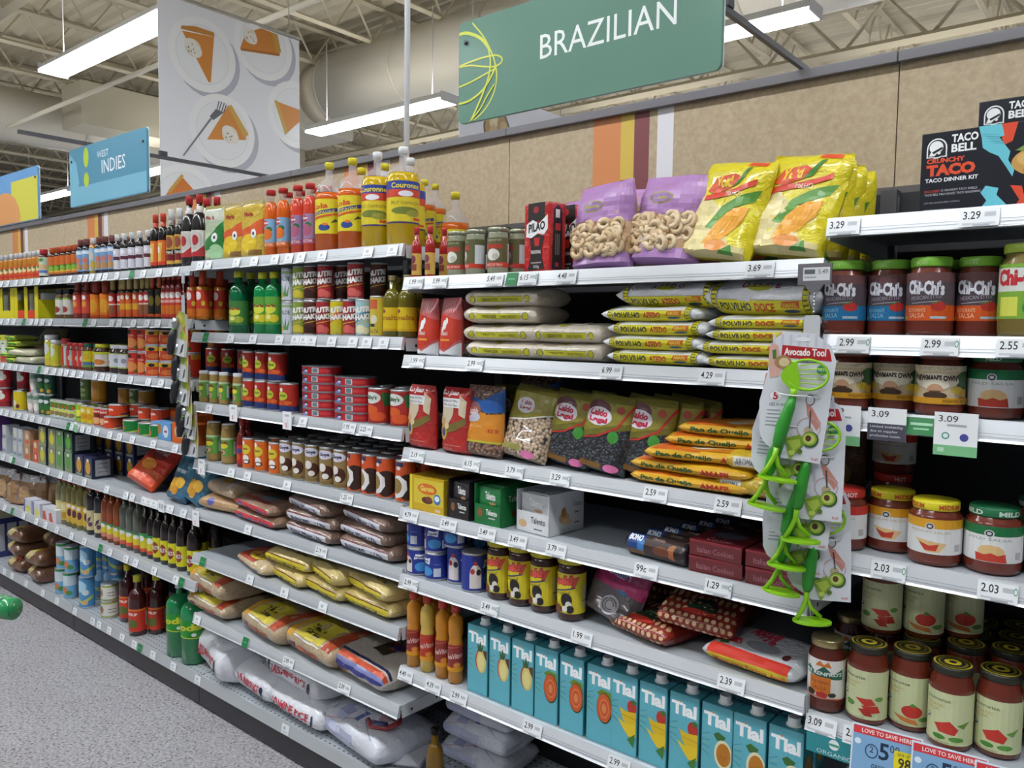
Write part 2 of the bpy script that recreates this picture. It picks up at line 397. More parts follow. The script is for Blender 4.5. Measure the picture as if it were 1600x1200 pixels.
def lying_bag(key, name, L, W, T, bgc, ops, seed=1, amp=0.006, pinch=0.12, tuck=None, n=(22, 20), ex=2.6, parts=(), endc=None):
    """filled bag lying flat: long axis X, depth Y, height Z. art: x along the bag, y = turn round it (0 front mid, .5 top mid, 1 back mid)"""
    def P(x, y, off=0.0):
        e = max(0.0, 1 - abs(x) ** (1 / pinch)) ** 0.5
        th = y * PI; c, s_ = math.cos(th), math.sin(th)
        yy = -(W / 2) * (1 if c > 0 else -1) * abs(c) ** (2 / ex) * (0.93 + 0.07 * e)
        zz = (T / 2) * (1 if s_ > 0 else -1) * abs(s_) ** (2 / ex) * (0.06 + 0.94 * e)
        nrm = Vector((0, -c, s_)).normalized()
        base = Vector((x * L / 2, yy, T / 2 + zz))
        d = wob(base, seed, amp) + wob(base, seed + 3, amp * 0.4, 45)
        if s_ < -0.3: d *= 0.3
        p = base + nrm * (d + off)
        p.z = max(p.z, 0.0)
        return p
    nx, ny = n
    xs = [-math.cos(PI * i / nx) * 0.5 + (2 * i / nx - 1) * 0.5 for i in range(nx + 1)]; xs = [max(-1, min(1, v)) for v in xs]
    ys = [2 * j / ny for j in range(ny + 1)]
    mb = MB(); vs = [tuple(P(x, y % 2.0)) for x in xs for y in ys[:-1]]
    fs = [(i * ny + j, (i + 1) * ny + j, (i + 1) * ny + (j + 1) % ny, i * ny + (j + 1) % ny) for i in range(nx) for j in range(ny)]
    fs += [tuple(range(ny)), tuple(nx * ny + j for j in range(ny))]
    mb.add(vs, fs, bgc, True)
    if endc:
        for s_ in (-1, 1):
            pass
    art(mb, Surf(lambda x, y, off: P(x, y, off + 0.0006), xs, [v for v in ys] + [v - 2 for v in ys]), ops, smooth=True)
    kind(key, name, list(parts), root=mb)
def pouch(key, name, W, H, T, bgc, ops, seed=1, amp=0.005, top=0.10, bot=0.04, n=(16, 20), fold=0.0, back_ops=(), parts=(), flare=0.0):
    """bag standing up: front -Y. art: x -1..1 over the width, y 0..1 up"""
    def P(x, y, off=0.0, side=-1):
        t = max(0.0, 1 - abs(x) ** 3.2) ** 0.6
        ez = min(1.0, (1 - y) / max(top, 1e-3)) ** 0.6 * min(1.0, 0.25 + y / max(bot, 1e-3)) if y < 1 else 0.0
        bulge = 1.0 - 0.35 * y
        th = T / 2 * t * max(0.03, ez) * bulge
        wx = W / 2 * (1 - 0.06 * (1 - min(1, (1 - y) / max(top, 1e-3)))) * (1 + flare * (y - 0.5))
        base = Vector((x * wx, side * th, y * H)); d = wob(base, seed + (0 if side < 0 else 9), amp) + wob(base, seed + 5, amp * 0.5, 50)
        if y < 0.02: d = 0
        return base + Vector((0, side, 0)) * (d + off)
    nx, ny = n; xs = [math.sin(PI / 2 * (2 * i / nx - 1)) for i in range(nx + 1)]; ys = [j / ny for j in range(ny + 1)]
    mb = MB()
    for side in (-1, 1):
        vs = []; 
        for j, y in enumerate(ys):
            for i, x in enumerate(xs):
                p = P(x, y, 0, side)
                if i in (0, nx): q = P(x, y, 0, -1); p = Vector((q.x, 0, q.z))
                vs.append(tuple(p))
        fs = [(j * (nx + 1) + i, j * (nx + 1) + i + 1, (j + 1) * (nx + 1) + i + 1, (j + 1) * (nx + 1) + i) for j in range(ny) for i in range(nx)]
        mb.add(vs, fs, bgc, True)
    bt = [tuple(P(x, 0, 0, -1)) for x in xs] + [tuple(P(x, 0, 0, 1)) for x in reversed(xs)]
    mb.add(bt, [tuple(range(len(bt)))], bgc)
    def F(x, y, off):
        p = P(x, y, off + 0.0006, -1)
        a = abs(x)
        if a > xs[-2]:
            q = P(xs[-2] if x > 0 else xs[1], y, off + 0.0006, -1); e = P(1 if x > 0 else -1, y, 0, -1); t = (a - xs[-2]) / (1 - xs[-2]); p = q.lerp(Vector((e.x, -off, e.z)), t)
        return p
    art(mb, Surf(F, xs, ys), ops, smooth=True)
    kind(key, name, list(parts), root=mb)

# ------------------------------------------------------------------ where things stand
D = 1.615                         # front edge of the shelves
def XP(px, y, z):
    """place along the aisle whose view column is px, for a point at depth y and height z (above floor)"""
    k = (px - 800) / FPX; v = RT - FW * k
    return -(v.y * y + v.z * (z - EYE)) / v.x
def AT(px, py, y):
    d_ = FW + RT * ((px - 800) / FPX) - UP * ((py - 600) / FPX)
    d_ = d_ * (y / d_.y); return Vector((d_.x, d_.y, d_.z + EYE))
NTH = ['first', 'second', 'third', 'fourth', 'fifth', 'sixth', 'seventh', 'eighth', 'ninth', 'tenth', 'eleventh', 'twelfth', 'thirteenth']
def row(key, pxs, y, z, desc, anchor, cat, group=None, rz=0.0, ordinal=True, zm=0.06, jit=0.0, back=0, dy=0.08, rev=False, off=0, xoff=0.0):
    """things side by side on a shelf; labels count away from a neighbour one can find"""
    n = len(pxs)
    for r in range(back + 1):
        for i, px in enumerate(pxs):
            X = XP(px, y, z + zm) + xoff * r
            k = (n - 1 - i if rev else i) + off
            lb = desc
            if n > 1 or off: lb += (', next to ' if k == 0 else ', ' + NTH[k] + ' from ') + anchor
            elif anchor: lb += ' beside ' + anchor
            if r: lb += (', one row back' if r == 1 else ', two rows back' if r == 2 else ', three rows back')
            put(key, X, y + dy * r, z, lb, cat, group, rz=rz + rnd.uniform(-jit, jit))
# ================================================================== the store: floor, roof, ducts, lamps
def struct(name, mb, parent=None, loc=None):
    o = link(name, mb.mesh(name), parent, loc)
    if not parent: o['kind'] = 'structure'
    return o
mb = MB(); mb.add([(-60, -8, 0), (14, -8, 0), (14, 40, 0), (-60, 40, 0)], [(0, 1, 2, 3)], 'floor_terrazzo'); struct('floor', mb)
ZR = 5.78
mb = MB(); vs = []; fs = []; y = -8.0; k = 0                        # ribbed steel roof deck, ribs along the aisle
prof = []
while y < 34: prof += [(y, ZR), (y + 0.05, ZR + 0.045), (y + 0.11, ZR + 0.045), (y + 0.16, ZR)]; y += 0.2
for yy, zz in prof: vs += [(-60, yy, zz), (14, yy, zz)]
fs = [(2 * i, 2 * i + 1, 2 * i + 3, 2 * i + 2) for i in range(len(prof) - 1)]
mb.add(vs, fs, 'roof_paint'); struct('ceiling', mb)
def truss(mb, a, b, z0, z1, step, t, mat):
    """open web joist from a to b (2D points)"""
    ax, ay = a; bx, by = b; L = math.hypot(bx - ax, by - ay); ux, uy = (bx - ax) / L, (by - ay) / L
    for z in (z0, z1): mb.tube([(ax, ay, z), (bx, by, z)], t, mat, 4, False)
    n = int(L / step)
    for i in range(n):
        p = (ax + ux * step * i, ay + uy * step * i); q = (ax + ux * step * (i + .5), ay + uy * step * (i + .5)); r = (ax + ux * step * (i + 1), ay + uy * step * (i + 1))
        mb.tube([(*p, z0), (*q, z1)], t * .45, mat, 3, False); mb.tube([(*q, z1), (*r, z0)], t * .45, mat, 3, False)
mb = MB(); truss(mb, (0, -6), (0, 32), 5.28, 5.74, 0.62, 0.035, 'c4bca6:b'); jm = mb.mesh('roof_joist')
for i in range(34):
    o = link('roof_joist', jm, None, (0.75 - 1.28 * i, 0, 0)); o['kind'] = 'structure'
for y in (3.1, 9.45, 16.5, 24.0):
    mb = MB(); truss(mb, (-48, y), (8, y), 4.72, 5.22, 0.9, 0.055, 'beb6a0:b'); struct('roof_girder', mb)
for y, z, r in ((4.6, 4.55, 0.03), (8.7, 4.95, 0.04), (12.5, 4.7, 0.035)):
    mb = MB(); mb.tube([(-45, y, z), (9, y, z)], r, 'dcd6c4:b', 8); o = struct('sprinkler_pipe', mb)
# big round air ducts
def duct(pts, r, name='air_duct', seams=True, ax='X'):
    mb = MB(); mb.tube(pts, r, 'c8c4b8:p', 32)
    p, q = Vector(pts[0]), Vector(pts[-1]); n = int((q - p).length / 1.5)
    for i in range(n + 1):
        c = p + (q - p) * ((i + 0.02) / (n + .04)); d_ = (q - p).normalized() * 0.02
        mb.tube([c - d_, c + d_], r * 1.012, 'bab6aa:p', 32)
    o = struct(name, mb); return o
duct([(-9.3, 7.35, 4.93), (9, 7.35, 4.93)], 0.50)
mb = MB(); mb.tube([(-9.35, 7.35, 4.93), (-9.75, 7.35, 4.93)], 0.42, 'c9c1ad:p', 28); mb.box(-10.9, -9.75, 6.75, 7.95, 4.4, 5.5, 'c6c1b4:p', 0.02); struct('duct_box', mb)
duct([(-14.2, -2, 4.82), (-14.2, 13.5, 4.82)], 0.42)
mb = MB(); mb.box(-13.4, -12.7, 5.2, 9.2, 4.55, 5.2, 'c0bba9:p', 0.01); struct('duct_branch', mb)
mb = MB(); mb.box(-11.6, -11.1, 7.2, 7.7, 0, 5.7, 'd6cfbd:p', 0.01); struct('column', mb)
# fluorescent fixtures
def make_fixture():
    h = MB(); h.prism([(-.14, 0.03), (-.10, .10), (.10, .10), (.14, .03)], -1.22, 1.22, 'e6e8ea:p', 'X')
    h.box(-1.225, -1.215, -.14, .14, .0, .10, 'dfe2e5:p'); h.box(1.215, 1.225, -.14, .14, .0, .10, 'dfe2e5:p')
    d_ = MB(); d_.prism([(-.13, .03), (-.11, 0), (.11, 0), (.13, .03)], -1.21, 1.21, 'lamp_diffuser', 'X')
    u = MB(); u.box(-1.15, 1.15, -.05, .05, .1015, .104, 'added_uplight')  # glowing strip added on the housing top to brighten the ceiling
    c1 = MB(); c1.tube([(-.95, 0, .1), (-.95, 0, 1.1)], .006, 'd8d8d8:p', 5); c2 = MB(); c2.tube([(.95, 0, .1), (.95, 0, 1.1)], .006, 'd8d8d8:p', 5)
    kind('ceiling_light', 'ceiling_light', [('housing', h), ('diffuser', d_), ('added_glow_strip', u), ('hanger', c1), ('hanger', c2)])
make_fixture()
fx = [(3.33, (-7.55, -12.4, -17.3, 0.6)), (6.42, (-7.45, -2.35 - 1.12, -12.4, -17.3)), (0.2, (-7.5, -4.6, -1.7, 1.2)), (-2.9, (-6.0, -1.5)), (9.6, (-16, -9.5, -5.5, -1.8, 1.9)), (12.8, (-20, -12.5, -7, -3, 1, 5)), (16.0, (-10, -5, 0))]  # first two unseen rows behind the header are added to light the ceiling
wh = {3.33: 'in the row behind the pie banner', 6.42: 'in the row under the round duct', 0.2: 'above the aisle', -2.9: 'above the next aisle', 9.6: 'in an unseen row added to light the ceiling', 12.8: 'in the next added unseen row', 16.0: 'in the farthest row'}
for y, xs in fx:
    for i, x in enumerate(xs):
        extra = {(3.33, 0): 'bright fluorescent ceiling light partly hidden by the pie banner', (6.42, 0): 'long fluorescent ceiling light just behind the white pole',
                 (6.42, 1): 'fluorescent ceiling light behind the green hanging sign'}.get((y, i), 'fluorescent ceiling light %s, %s along it' % (wh[y], NTH[i]))
        put('ceiling_light', x, y, 4.04, extra, 'ceiling light', 'fluorescent ceiling lights')

# ================================================================== gondola
BX = [-5.409, -4.189, -2.969, -1.749, -0.529, 0.691]
BACK = 2.07
root = link('gondola_shelving', None); tag(root, 'long grey shelving run with dark back panels and black kickplate', 'shelving unit')
for a, b in zip([-6.629] + BX[:-1], BX):
    p = MB(); p.box(a + .02, b - .02, BACK, BACK + .015, 0.1, 1.894, '2a2a2e:b'); link('back_panel', p.mesh('back_panel'), root)
    p = MB(); p.box(a + .002, b - .002, D + .03, D + .05, 0, .1, '26242a:p'); p.box(a + .002, b - .002, D + .004, D + .03, 0.012, .1, '2b292f:p', .002); link('kickplate', p.mesh('kickplate'), root)
    p = MB(); p.box(a + .002, b - .002, D + .006, BACK - .022, .098, .13, 'perforated_steel'); link('base_deck', p.mesh('base_deck'), root)
    p = MB(); p.prism([(D - .006, .094), (D + .004, .134), (D + .010, .134), (D + .004, .094)], a + .003, b - .003, 'bcc0c4:s', 'X'); o = link('base_price_channel', p.mesh('base_price_channel'), root)
for x in [-6.629] + BX:
    p = MB(); p.box(x - .018, x + .018, BACK - .02, BACK + .016, 0.1, 1.90, '4a4a4e:p')
    link('upright', p.mesh('upright'), root)

def tag_mesh(w_, h_, price, style):
    m_ = MB(); m_.box(-w_ / 2, w_ / 2, -.0006, .0006, 0, h_, 'e6e9ec:p')
    s = flat((0, -.0006, 0), (1, 0, 0), (0, 0, 1), w_, h_); ops = []
    if price:
        ops = [('t', '1c1e22', price, -.82, .42, .05, .88, {'b': .01}), ('r', 'b9bdc2', .25, .55, .8, .8), ('r', 'c3c7cb', -.82, .1, .8, .22), ('r', 'a9adb3', -.3, .02, .55, .12)]
        if style == 'o': ops += [('ring', '3c8f6a', .88, .66, .1, .2, .3)]
    elif style == 'n': ops = [('r', 'b4b9bf', -.5, .45, .1, .75), ('r', 'c5c9ce', -.7, .15, .7, .3)]
    if style == 'g': ops = [('r', '1f7a43', -1, 0, 1, 1), ('r', '5fb381', -.6, .45, .6, .55)]
    if style == 'G': ops = [('r', '1c7a3c', -1, 0, 1, 1), ('r', '9fd0ae', -.7, .55, .6, .7), ('r', '8cc59f', -.5, .3, .4, .4)]
    art(m_, s, ops)
    return m_.mesh('price_tag')
TAGM = {}
def shelf(b, z, label, tags=(), depth=0.0, lip='c3c8ce:s', lh=0.036, ends=True):
    """one bay wide shelf; b = bay index, z = top of its front lip"""
    x0, x1 = (BX[b] if b >= 0 else BX[0] - 1.22) + .002, BX[b + 1] - .002; y0 = D - depth
    r_ = link('store_shelf', None, None, ((x0 + x1) / 2, y0, z)); tag(r_, label, 'shelf', 'grey metal store shelves'); hw = (x1 - x0) / 2
    m_ = MB(); m_.box(-hw, hw, .006, BACK - .0215 - y0, -.014, -.001, 'a9afb6:p'); m_.box(-hw + .02, hw - .02, .0045, .0075, -.036, -.014, '8e939a:p'); link('deck', m_.mesh('deck'), r_)
    m_ = MB(); m_.prism([(-.012, -lh), (-.009, -lh + .004), (-.001, .002), (.007, .002), (.007, -.004), (.003, -lh)], -hw, hw, lip, 'X')
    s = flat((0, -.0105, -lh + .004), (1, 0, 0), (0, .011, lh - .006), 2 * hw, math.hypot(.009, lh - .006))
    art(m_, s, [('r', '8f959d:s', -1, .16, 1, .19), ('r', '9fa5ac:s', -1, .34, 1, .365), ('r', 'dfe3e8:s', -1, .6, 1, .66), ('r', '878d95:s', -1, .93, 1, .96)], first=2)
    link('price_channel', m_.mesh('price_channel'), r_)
    for sx in (-1, 1):
        m_ = MB(); m_.prism([(.008, -.0035), (BACK - .0215 - y0, -.0035), (BACK - .0215 - y0, -.052), (.012, -.040)], sx * hw - .0015, sx * hw + .0015, 'c9cccf:p', 'X')
        for yy in (.05, .16): art(m_, flat((sx * (hw + .0018 * 1), 0, 0), (0, sx, 0), (0, 0, 1), 1, 1), [('e', '2a2a2e', sx * yy * 2, -.024, .010, .005)])
        link('bracket', m_.mesh('bracket'), r_)
    ang = math.atan2(.011, lh)
    for t in tags:
        px, price, st = (t + (None, 'n'))[:3] if isinstance(t, tuple) else (t, None, 'n')
        if price and st == 'n': st = 'p'
        wd = .062 if price else .044
        if st == 'g': wd = .038
        if st == 'G': wd = .058
        X = XP(px, y0, z - .015) - (x0 + x1) / 2
        if abs(X) > hw - .02: X = max(-hw + .03, min(hw - .03, X))
        k = (wd, price, st)
        if k not in TAGM: TAGM[k] = tag_mesh(wd, lh - .003 if st != 'g' else lh, price, st)
        o = link('price_tag', TAGM[k], r_, (X, -.0145, -lh + .002), (-ang, 0, 0))
        if st == 'g': o['label'] = 'green tag clip'
    return r_
def T(*a): return list(a)
S1 = {}
zs = {0: (1.788, 1.579, 1.331, 1.068, .809, .516), 1: (1.788, 1.579, 1.331, 1.068, .809, .516), 2: (1.804, 1.527, 1.252, 1.022, .8225, .643, .397),
      3: (1.704, 1.475, 1.197, 1.017, .812, .527), 4: (1.781, 1.553, 1.405, 1.122, .779)}
names = {0: ('short orange sauce bottles, farthest along the top', 'yellow snack display trays', 'green snack packs and jars', 'red and yellow cans at the far end', 'tea boxes at the far end', 'bagged pastries and white boxes'),
         1: ('dark syrup and soy bottles', 'red hot sauce bottles', 'peach cans and pasta jars', 'green and orange squat cans', 'navy boxes and corn chip bags', 'yellow-labelled malt bottles'),
         2: ('tall orange and yellow soda bottles', 'green lemon juice bottles and shake cans', 'stacked flat red fish tins', 'coconut milk and coconut cream cans', 'bagged bulgur wheat', 'yellow cornmeal bags', 'tan rice bags with yellow panels'),
         3: ('purple ring biscuit bags and corn flake bags', 'stacked starch bags', 'bean bags and red flour bags', 'chocolate display boxes', 'blue cream cans and yellow cocoa jars', 'turquoise juice cartons'),
         4: ('black taco kit boxes', 'salsa jars with lime green lids', 'salsa jars with brown lids', 'yellow-lidded salsa jars', 'organic salsa jars with ringed lids')}
tags = {
 0: ([5, 15, 28, 40, 52, 63, 75, 88], [5, 15, 25, (40, None, 'g'), 52, 60, 70, 82], [7, 18, 28, 38, (64, None, 'g'), 76, 88, 98], [5, 14, 24, 33, 44, 54, 66, 78], [8, 20, (24, None, 'g'), 45, 78, 98], [10, (22, None, 'g'), 40, 60, 74, 92]),
 1: ([112, 128, 137, 147, 158, 168, 186, (209, None, 'g'), 227, 252, 278], [(136, None, 'g'), 150, 178, 190, 212, 233, 250, 272], [107, 118, 130, 152, 163, 172, 182, 207, 235, 255], [(90, None, 'g'), 115, 124, 132, 142, 155, 175, 190, 210, 243, 277], [113, 135, 170, 200, 210, 228, 236, 244, 252, 262, 270, 290], [115, 135, (160, None, 'g'), 175, 200, 215, 244, 278, (287, None, 'g')]),
 2: ([316, 329, 373, 401, 433, 455, 474, 507, 579, 617], [(325, None, 'g'), 364, 399, 440, 465, 478, 491, 522, 555, 577, 603], [330, 372, 455, 477, (549, '1.95'), (575, '2.25')], [321, 365, 390, 452, (545, '1.25')], [391, (505, '2.19')], [(320, None, 'g'), 394, 448, 508], [312, (387, None, 'g'), (454, '2.99'), (541, '2.09')]),
 3: ([(653, '1.99', 'o'), (690, '5.99', 'o'), (776, '5.49'), (803, None, 'g'), (828, '6.15', 'o'), (888, '4.48'), (1190, '3.69')], [(655, '1.99', 'o'), (745, '2.99', 'o'), (958, '6.99'), (1115, '4.29')],
     [(655, '2.19', 'o'), (740, '6.15', 'o'), (807, '3.79', 'o'), (878, '3.29', 'o'), (1027, '2.59'), (1140, '2.59')], [(645, '4.79'), (704, '3.49'), (764, '3.49'), (812, '3.49'), (872, '3.79'), (1012, '99c'), (1125, '1.29', 'o')],
     [(645, '2.99', 'o'), (768, '3.49', 'o'), (912, '1.99'), (1145, '2.39')], [(637, '4.49'), (680, '4.39'), (720, '2.99'), (835, '2.99'), (970, '2.99')]),
 4: ([(1320, '3.29'), (1532, '3.29')], [(1335, '2.99', 'o'), (1470, '2.99', 'o'), (1590, '2.55')], [(1322, '3.09'), (1392, '3.09'), (1443, None, 'G'), (1497, '3.09')], [(1390, '2.03', 'o'), (1560, '2.03', 'o')], [(1285, '3.09'), (1345, '2.99')])}
SHO = {}
for b in range(5):
    for i, z in enumerate(zs[b]):
        nm = 'grey metal shelf holding ' + names[b][i]
        SHO[(b, i)] = shelf(b, z, nm, tags[b][i], depth=0.012 if (b == 3 and i >= 3) or (b == 2 and i >= 5) else 0.0, lip='e6e9ee:s' if b >= 3 else 'd3d7dc:s')
for i, z in enumerate(zs[0]):
    shelf(-1, z, 'grey metal shelf at the far end, continuing the one with ' + ('the short sauce bottles', 'the snack trays', 'the green packs', 'the red cans', 'the purple boxes', 'the pastries')[i], [], lip='d3d7dc:s')
# tags on the floor-level channel
for px in (8, 20, 42, 68, 90, 118, 146, 156, 172, 192, 211, 240, 272, 310, 447):
    X = XP(px, D, .11); o = link('price_tag', TAGM[(.044, None, 'n')], root, (X, D - .0065, .098), (-.2, 0, 0))
o = link('price_tag', TAGM[(.038, None, 'g')], root, (XP(220, D, .11), D - .0075, .096), (-.2, 0, 0)); o['label'] = 'green tag clip'
# hanging red-arrow tags of bay 2
def hang_tag(px, b, i, w_=.05, h_=.062, ops=None, drop=.028):
    z = zs[b][i]; m_ = MB(); m_.box(-w_ / 2, w_ / 2, -.0006, .0006, 0, h_, 'eef0f2:p')
    art(m_, flat((0, -.0006, 0), (1, 0, 0), (0, 0, 1), w_, h_), ops or [('r', 'b9bdc2', -.5, .72, .5, .85), ('p', 'c8323c', [(-.35, .27), (.0, .27), (-.17, .4)]), ('p', 'c8323c', [(-.35, .22), (0, .22), (-.17, .08)]), ('r', 'c9cccf', .2, .1, .3, .6)])
    r_ = SHO[(b, i)]; o = link('hanging_tag', m_.mesh('hanging_tag'), r_, (XP(px, D, z) - r_.location.x, D - .017 - r_.location.y, -h_ + .012)); o['label'] = 'white tag hanging below the channel'
for px, i in ((371, 2), (455, 2), (321, 3)): hang_tag(px, 2, i)
hang_tag(312, 1, 4); hang_tag(258, 1, 4, .05, .05, [('r', 'a9adb2', -.6, .3, -.3, .7), ('r', 'a9adb2', -.1, .3, .2, .7), ('r', 'a9adb2', .4, .3, .7, .7)])
hang_tag(124, 1, 3, .035, .05, [('r', '8fc79a', -1, 0, 1, .8)])
gtag = [('t', '1c1e22', '3.09', -.8, .78, .1, .93), ('r', 'a9adb3', -.4, .68, .5, .73), ('ring', '2f8f8a', -.45, .46, .18, .08, .3), ('e', '4b4f9a', .4, .44, .2, .09), ('r', '7fbf8a', -1, 0, 1, .24), ('r', 'b9dcbf', -.8, .08, -.5, .18)]
for px in (1320, 1497): hang_tag(px, 4, 2, .07, .078, gtag)
hang_tag(1390, 4, 2, .068, .062, [('r', 'eef0f2', -1, .5, 1, 1), ('t', '1c1e22', '3.09', -.8, .72, .1, .92), ('r', '4a4a58', -1, 0, 1, .52), ('t', 'e6e6ea', 'Limited availability', -.85, .37, .85, .47), ('t', 'e6e6ea', 'due to supplier', -.85, .23, .6, .33), ('t', 'e6e6ea', 'production issues.', -.85, .09, .75, .19)])
# teal strip under the lowest shelf of the salsa bay
r_ = SHO[(4, 4)]
m_ = MB(); m_.box(-.605, .605, -.0006, .0006, -.075, -.03, '2b8c94:p')
for k in range(8):
    xx = -.55 + k * .155; art(m_, flat((xx, -.0006, -.075), (1, 0, 0), (0, 0, 1), .15, .045), [('e', 'e9f1f0', 0, .62, .14, .24), ('r', '4a9a7e', -.13, .55, .13, .66), ('t', 'cfe9ea', 'ORGANIC', -.45, .08, .45, .26)])
link('organic_strip', m_.mesh('organic_strip'), r_, (0, -.0135, 0))
def sale(px, num):
    w_, h_ = .118, .112; m_ = MB(); m_.box(-w_ / 2, w_ / 2, -.001, .001, 0, h_, '7fa9cf:p', 0)
    m_.box(-w_ / 2 - .003, w_ / 2 + .003, .0012, .0022, -.003, h_ + .003, 'dfe6ec:g')
    art(m_, flat((0, -.001, 0), (1, 0, 0), (0, 0, 1), w_, h_), [('r', 'd23b3f', -1, .87, 1, 1), ('t', 'f4dfe0', 'LOVE TO SAVE HERE', -.75, .9, .75, .97, {'b': .02}), ('e', 'd9e6f0', -.85, .74, .1, .05), ('ring', '36506f', -.42, .62, .2, .12, .18), ('t', '243650', '2', -.48, .6, -.36, .7),
        ('t', '243650', '5', -.2, .52, .1, .8, {'b': .02}), ('t', '243650', '00', .12, .68, .4, .8), ('r', 'e3d22a', .25, .38, 1, .74), ('t', '3b3b2a', '98', .38, .46, .75, .64, {'b': .02}), ('t', '3b3b2a', 'SAVE UP TO', .35, .66, .85, .71),
        ('t', '2f4664', 'GREENWISE', -.4, .34, .45, .42), ('t', '2f4664', 'ORGANIC SALSA', -.6, .24, .55, .31), ('r', '5f83ab', -.4, .12, .4, .17)])
    X = XP(px, D, .76); put_mesh('sale_sign', m_, (X, D - .035, .682), (-.22, 0, 0.12), 'blue and red 5.00 sale sign clipped below salsa jars, ' + num, 'sign', 'blue sale signs')
def put_mesh(name, mb, loc, rot, label, cat, group=None):
    o = link(name, mb.mesh(name), None, loc, rot); tag(o, label, cat, group); return o
sale(1390, 'nearer the mango cartons'); sale(1487, 'second from the juice cartons'); sale(1590, 'cut by the picture edge')

# ------------------------------------------------------------------ header panel with colour stripes and grey rail
hd = link('header_panel', None); tag(hd, 'tan burlap header panel with coloured stripes and grey top rail above shelves', 'panel')
YH = 2.095
for a, b in zip([-9.07, -7.85, -6.63] + BX[:-1], [-7.85, -6.63] + BX):
    p = MB(); p.box(a + .0015, b - .0015, YH, YH + .025, 1.913, 2.206, 'burlap_laminate'); link('laminate_panel', p.mesh('laminate_panel'), hd)
    x = a + 1.22 - .68 - .0; x = b - .68 - .0
    p = MB(); s = flat((0, YH, 1.913), (1, 0, 0), (0, 0, 1), 2, .293)
    o1 = b + (-1.409 + .529)
    art(p, s, [('r', 'cc8350', o1, 0, o1 + .1, 1), ('r', 'cdb04e', o1 + .1, 0, o1 + .147, 1), ('r', '7d4448', o1 + .147, 0, o1 + .198, 1), ('r', 'd9d8de', o1 + .225, 0, o1 + .278, 1)], first=1)
    link('colour_stripes', p.mesh('colour_stripes'), hd)
    p = MB(); p.box(a + .001, b - .001, YH - .02, YH + .045, 2.2065, 2.232, '706e73:p', .002); link('top_rail', p.mesh('top_rail'), hd)
    p = MB(); p.box(a + .001, b - .001, YH - .008, YH + .02, 1.895, 1.913, '5a5656:p'); link('lower_rail', p.mesh('lower_rail'), hd)
for k, X in enumerate((-.762, -3.222, -5.68)):
    m_ = MB(); m_.box(X - .006, X + .006, 1.1, 3.2, 2.236, 2.250, '4a4a50:p')
    m_.box(X - .009, X + .009, 1.62, 1.65, 2.25, 2.268, '3a3a40:p')
    put_mesh('sign_rod', m_, None, None, 'thin grey rod lying over the header rail, ' + ('near the green sign', 'near the blue sign', 'farthest away')[k], 'rod', 'rods over the header rail')
m_ = MB(); m_.tube([(-2.05, 1.90, 1.55), (-2.045, 1.905, 3.9), (-2.03, 1.92, 5.75)], .010, 'eceef0:p', 12)
put_mesh('white_pole', m_, None, None, 'thin white pole rising to the roof from behind the soda bottles', 'pole')

# ------------------------------------------------------------------ hanging signs
def rounded(w_, h_, r, n=5):
    pts = []
    for cx, cy, a0 in ((w_ / 2 - r, h_ - r, 0), (-w_ / 2 + r, h_ - r, 90), (-w_ / 2 + r, r, 180), (w_ / 2 - r, r, 270)):
        for i in range(n + 1):
            a = math.radians(a0 + 90 * i / n); pts.append((cx + r * math.cos(a), cy + r * math.sin(a)))
    return pts
def sign(xr, zb, bgc, ops, label, w_=.617, h_=.216, rods=(-.2, .25)):
    r_ = link('aisle_sign', None, None, (xr - w_ / 2, 1.3, zb)); tag(r_, label, 'sign', 'hanging aisle signs')
    m_ = MB(); m_.prism(rounded(w_, h_, .012), -.004, .004, bgc, 'Y'); m_.prism(rounded(w_ + .002, h_ + .002, .012), .0042, .006, 'e4ecec:p', 'Y')
    s = flat((0, -.004, 0), (1, 0, 0), (0, 0, 1), w_, h_); art(m_, s, ops, dom=(-.995, .01, .995, .99)); link('board', m_.mesh('board'), r_)
    for x in (-w_ / 2 + .022, w_ / 2 - .022):
        c = MB(); c.tube([(x, -.007, h_ - .045), (x, .008, h_ - .045)], .005, '2a3036:p', 10); link('fixing', c.mesh('fixing'), r_)
    return r_
def arc(c, pts, wd):
    """smooth stroke through points"""
    out = []; P_ = [Vector(p) for p in pts]; dn = []
    for i in range(len(P_) - 1):
        p0 = P_[max(i - 1, 0)]; p1 = P_[i]; p2 = P_[i + 1]; p3 = P_[min(i + 2, len(P_) - 1)]
        for k in range(6):
            t = k / 6; dn.append(0.5 * ((2 * p1) + (-p0 + p2) * t + (2 * p0 - 5 * p1 + 4 * p2 - p3) * t * t + (-p0 + 3 * p1 - 3 * p2 + p3) * t ** 3))
    dn.append(P_[-1]); n = len(dn); L_ = []; R_ = []
    for i, p in enumerate(dn):
        t = (dn[min(i + 1, n - 1)] - dn[max(i - 1, 0)]); t = Vector((t.x, t.y * .35)); t.normalize(); nn = Vector((-t.y, t.x / .35)) * wd
        L_.append(tuple(p + nn)); R_.append(tuple(p - nn))
    return [('m', c, [[L_[i], L_[i + 1], R_[i + 1], R_[i]] for i in range(n - 1)])]
yg = 'cfd755'
def SG(cx, cy):
    p = AT(480 + cx / 2.5, cy / 2.5, 1.3); return ((p.x - (-1.230)) / .3085 - 1, (p.z - 2.006) / .216)
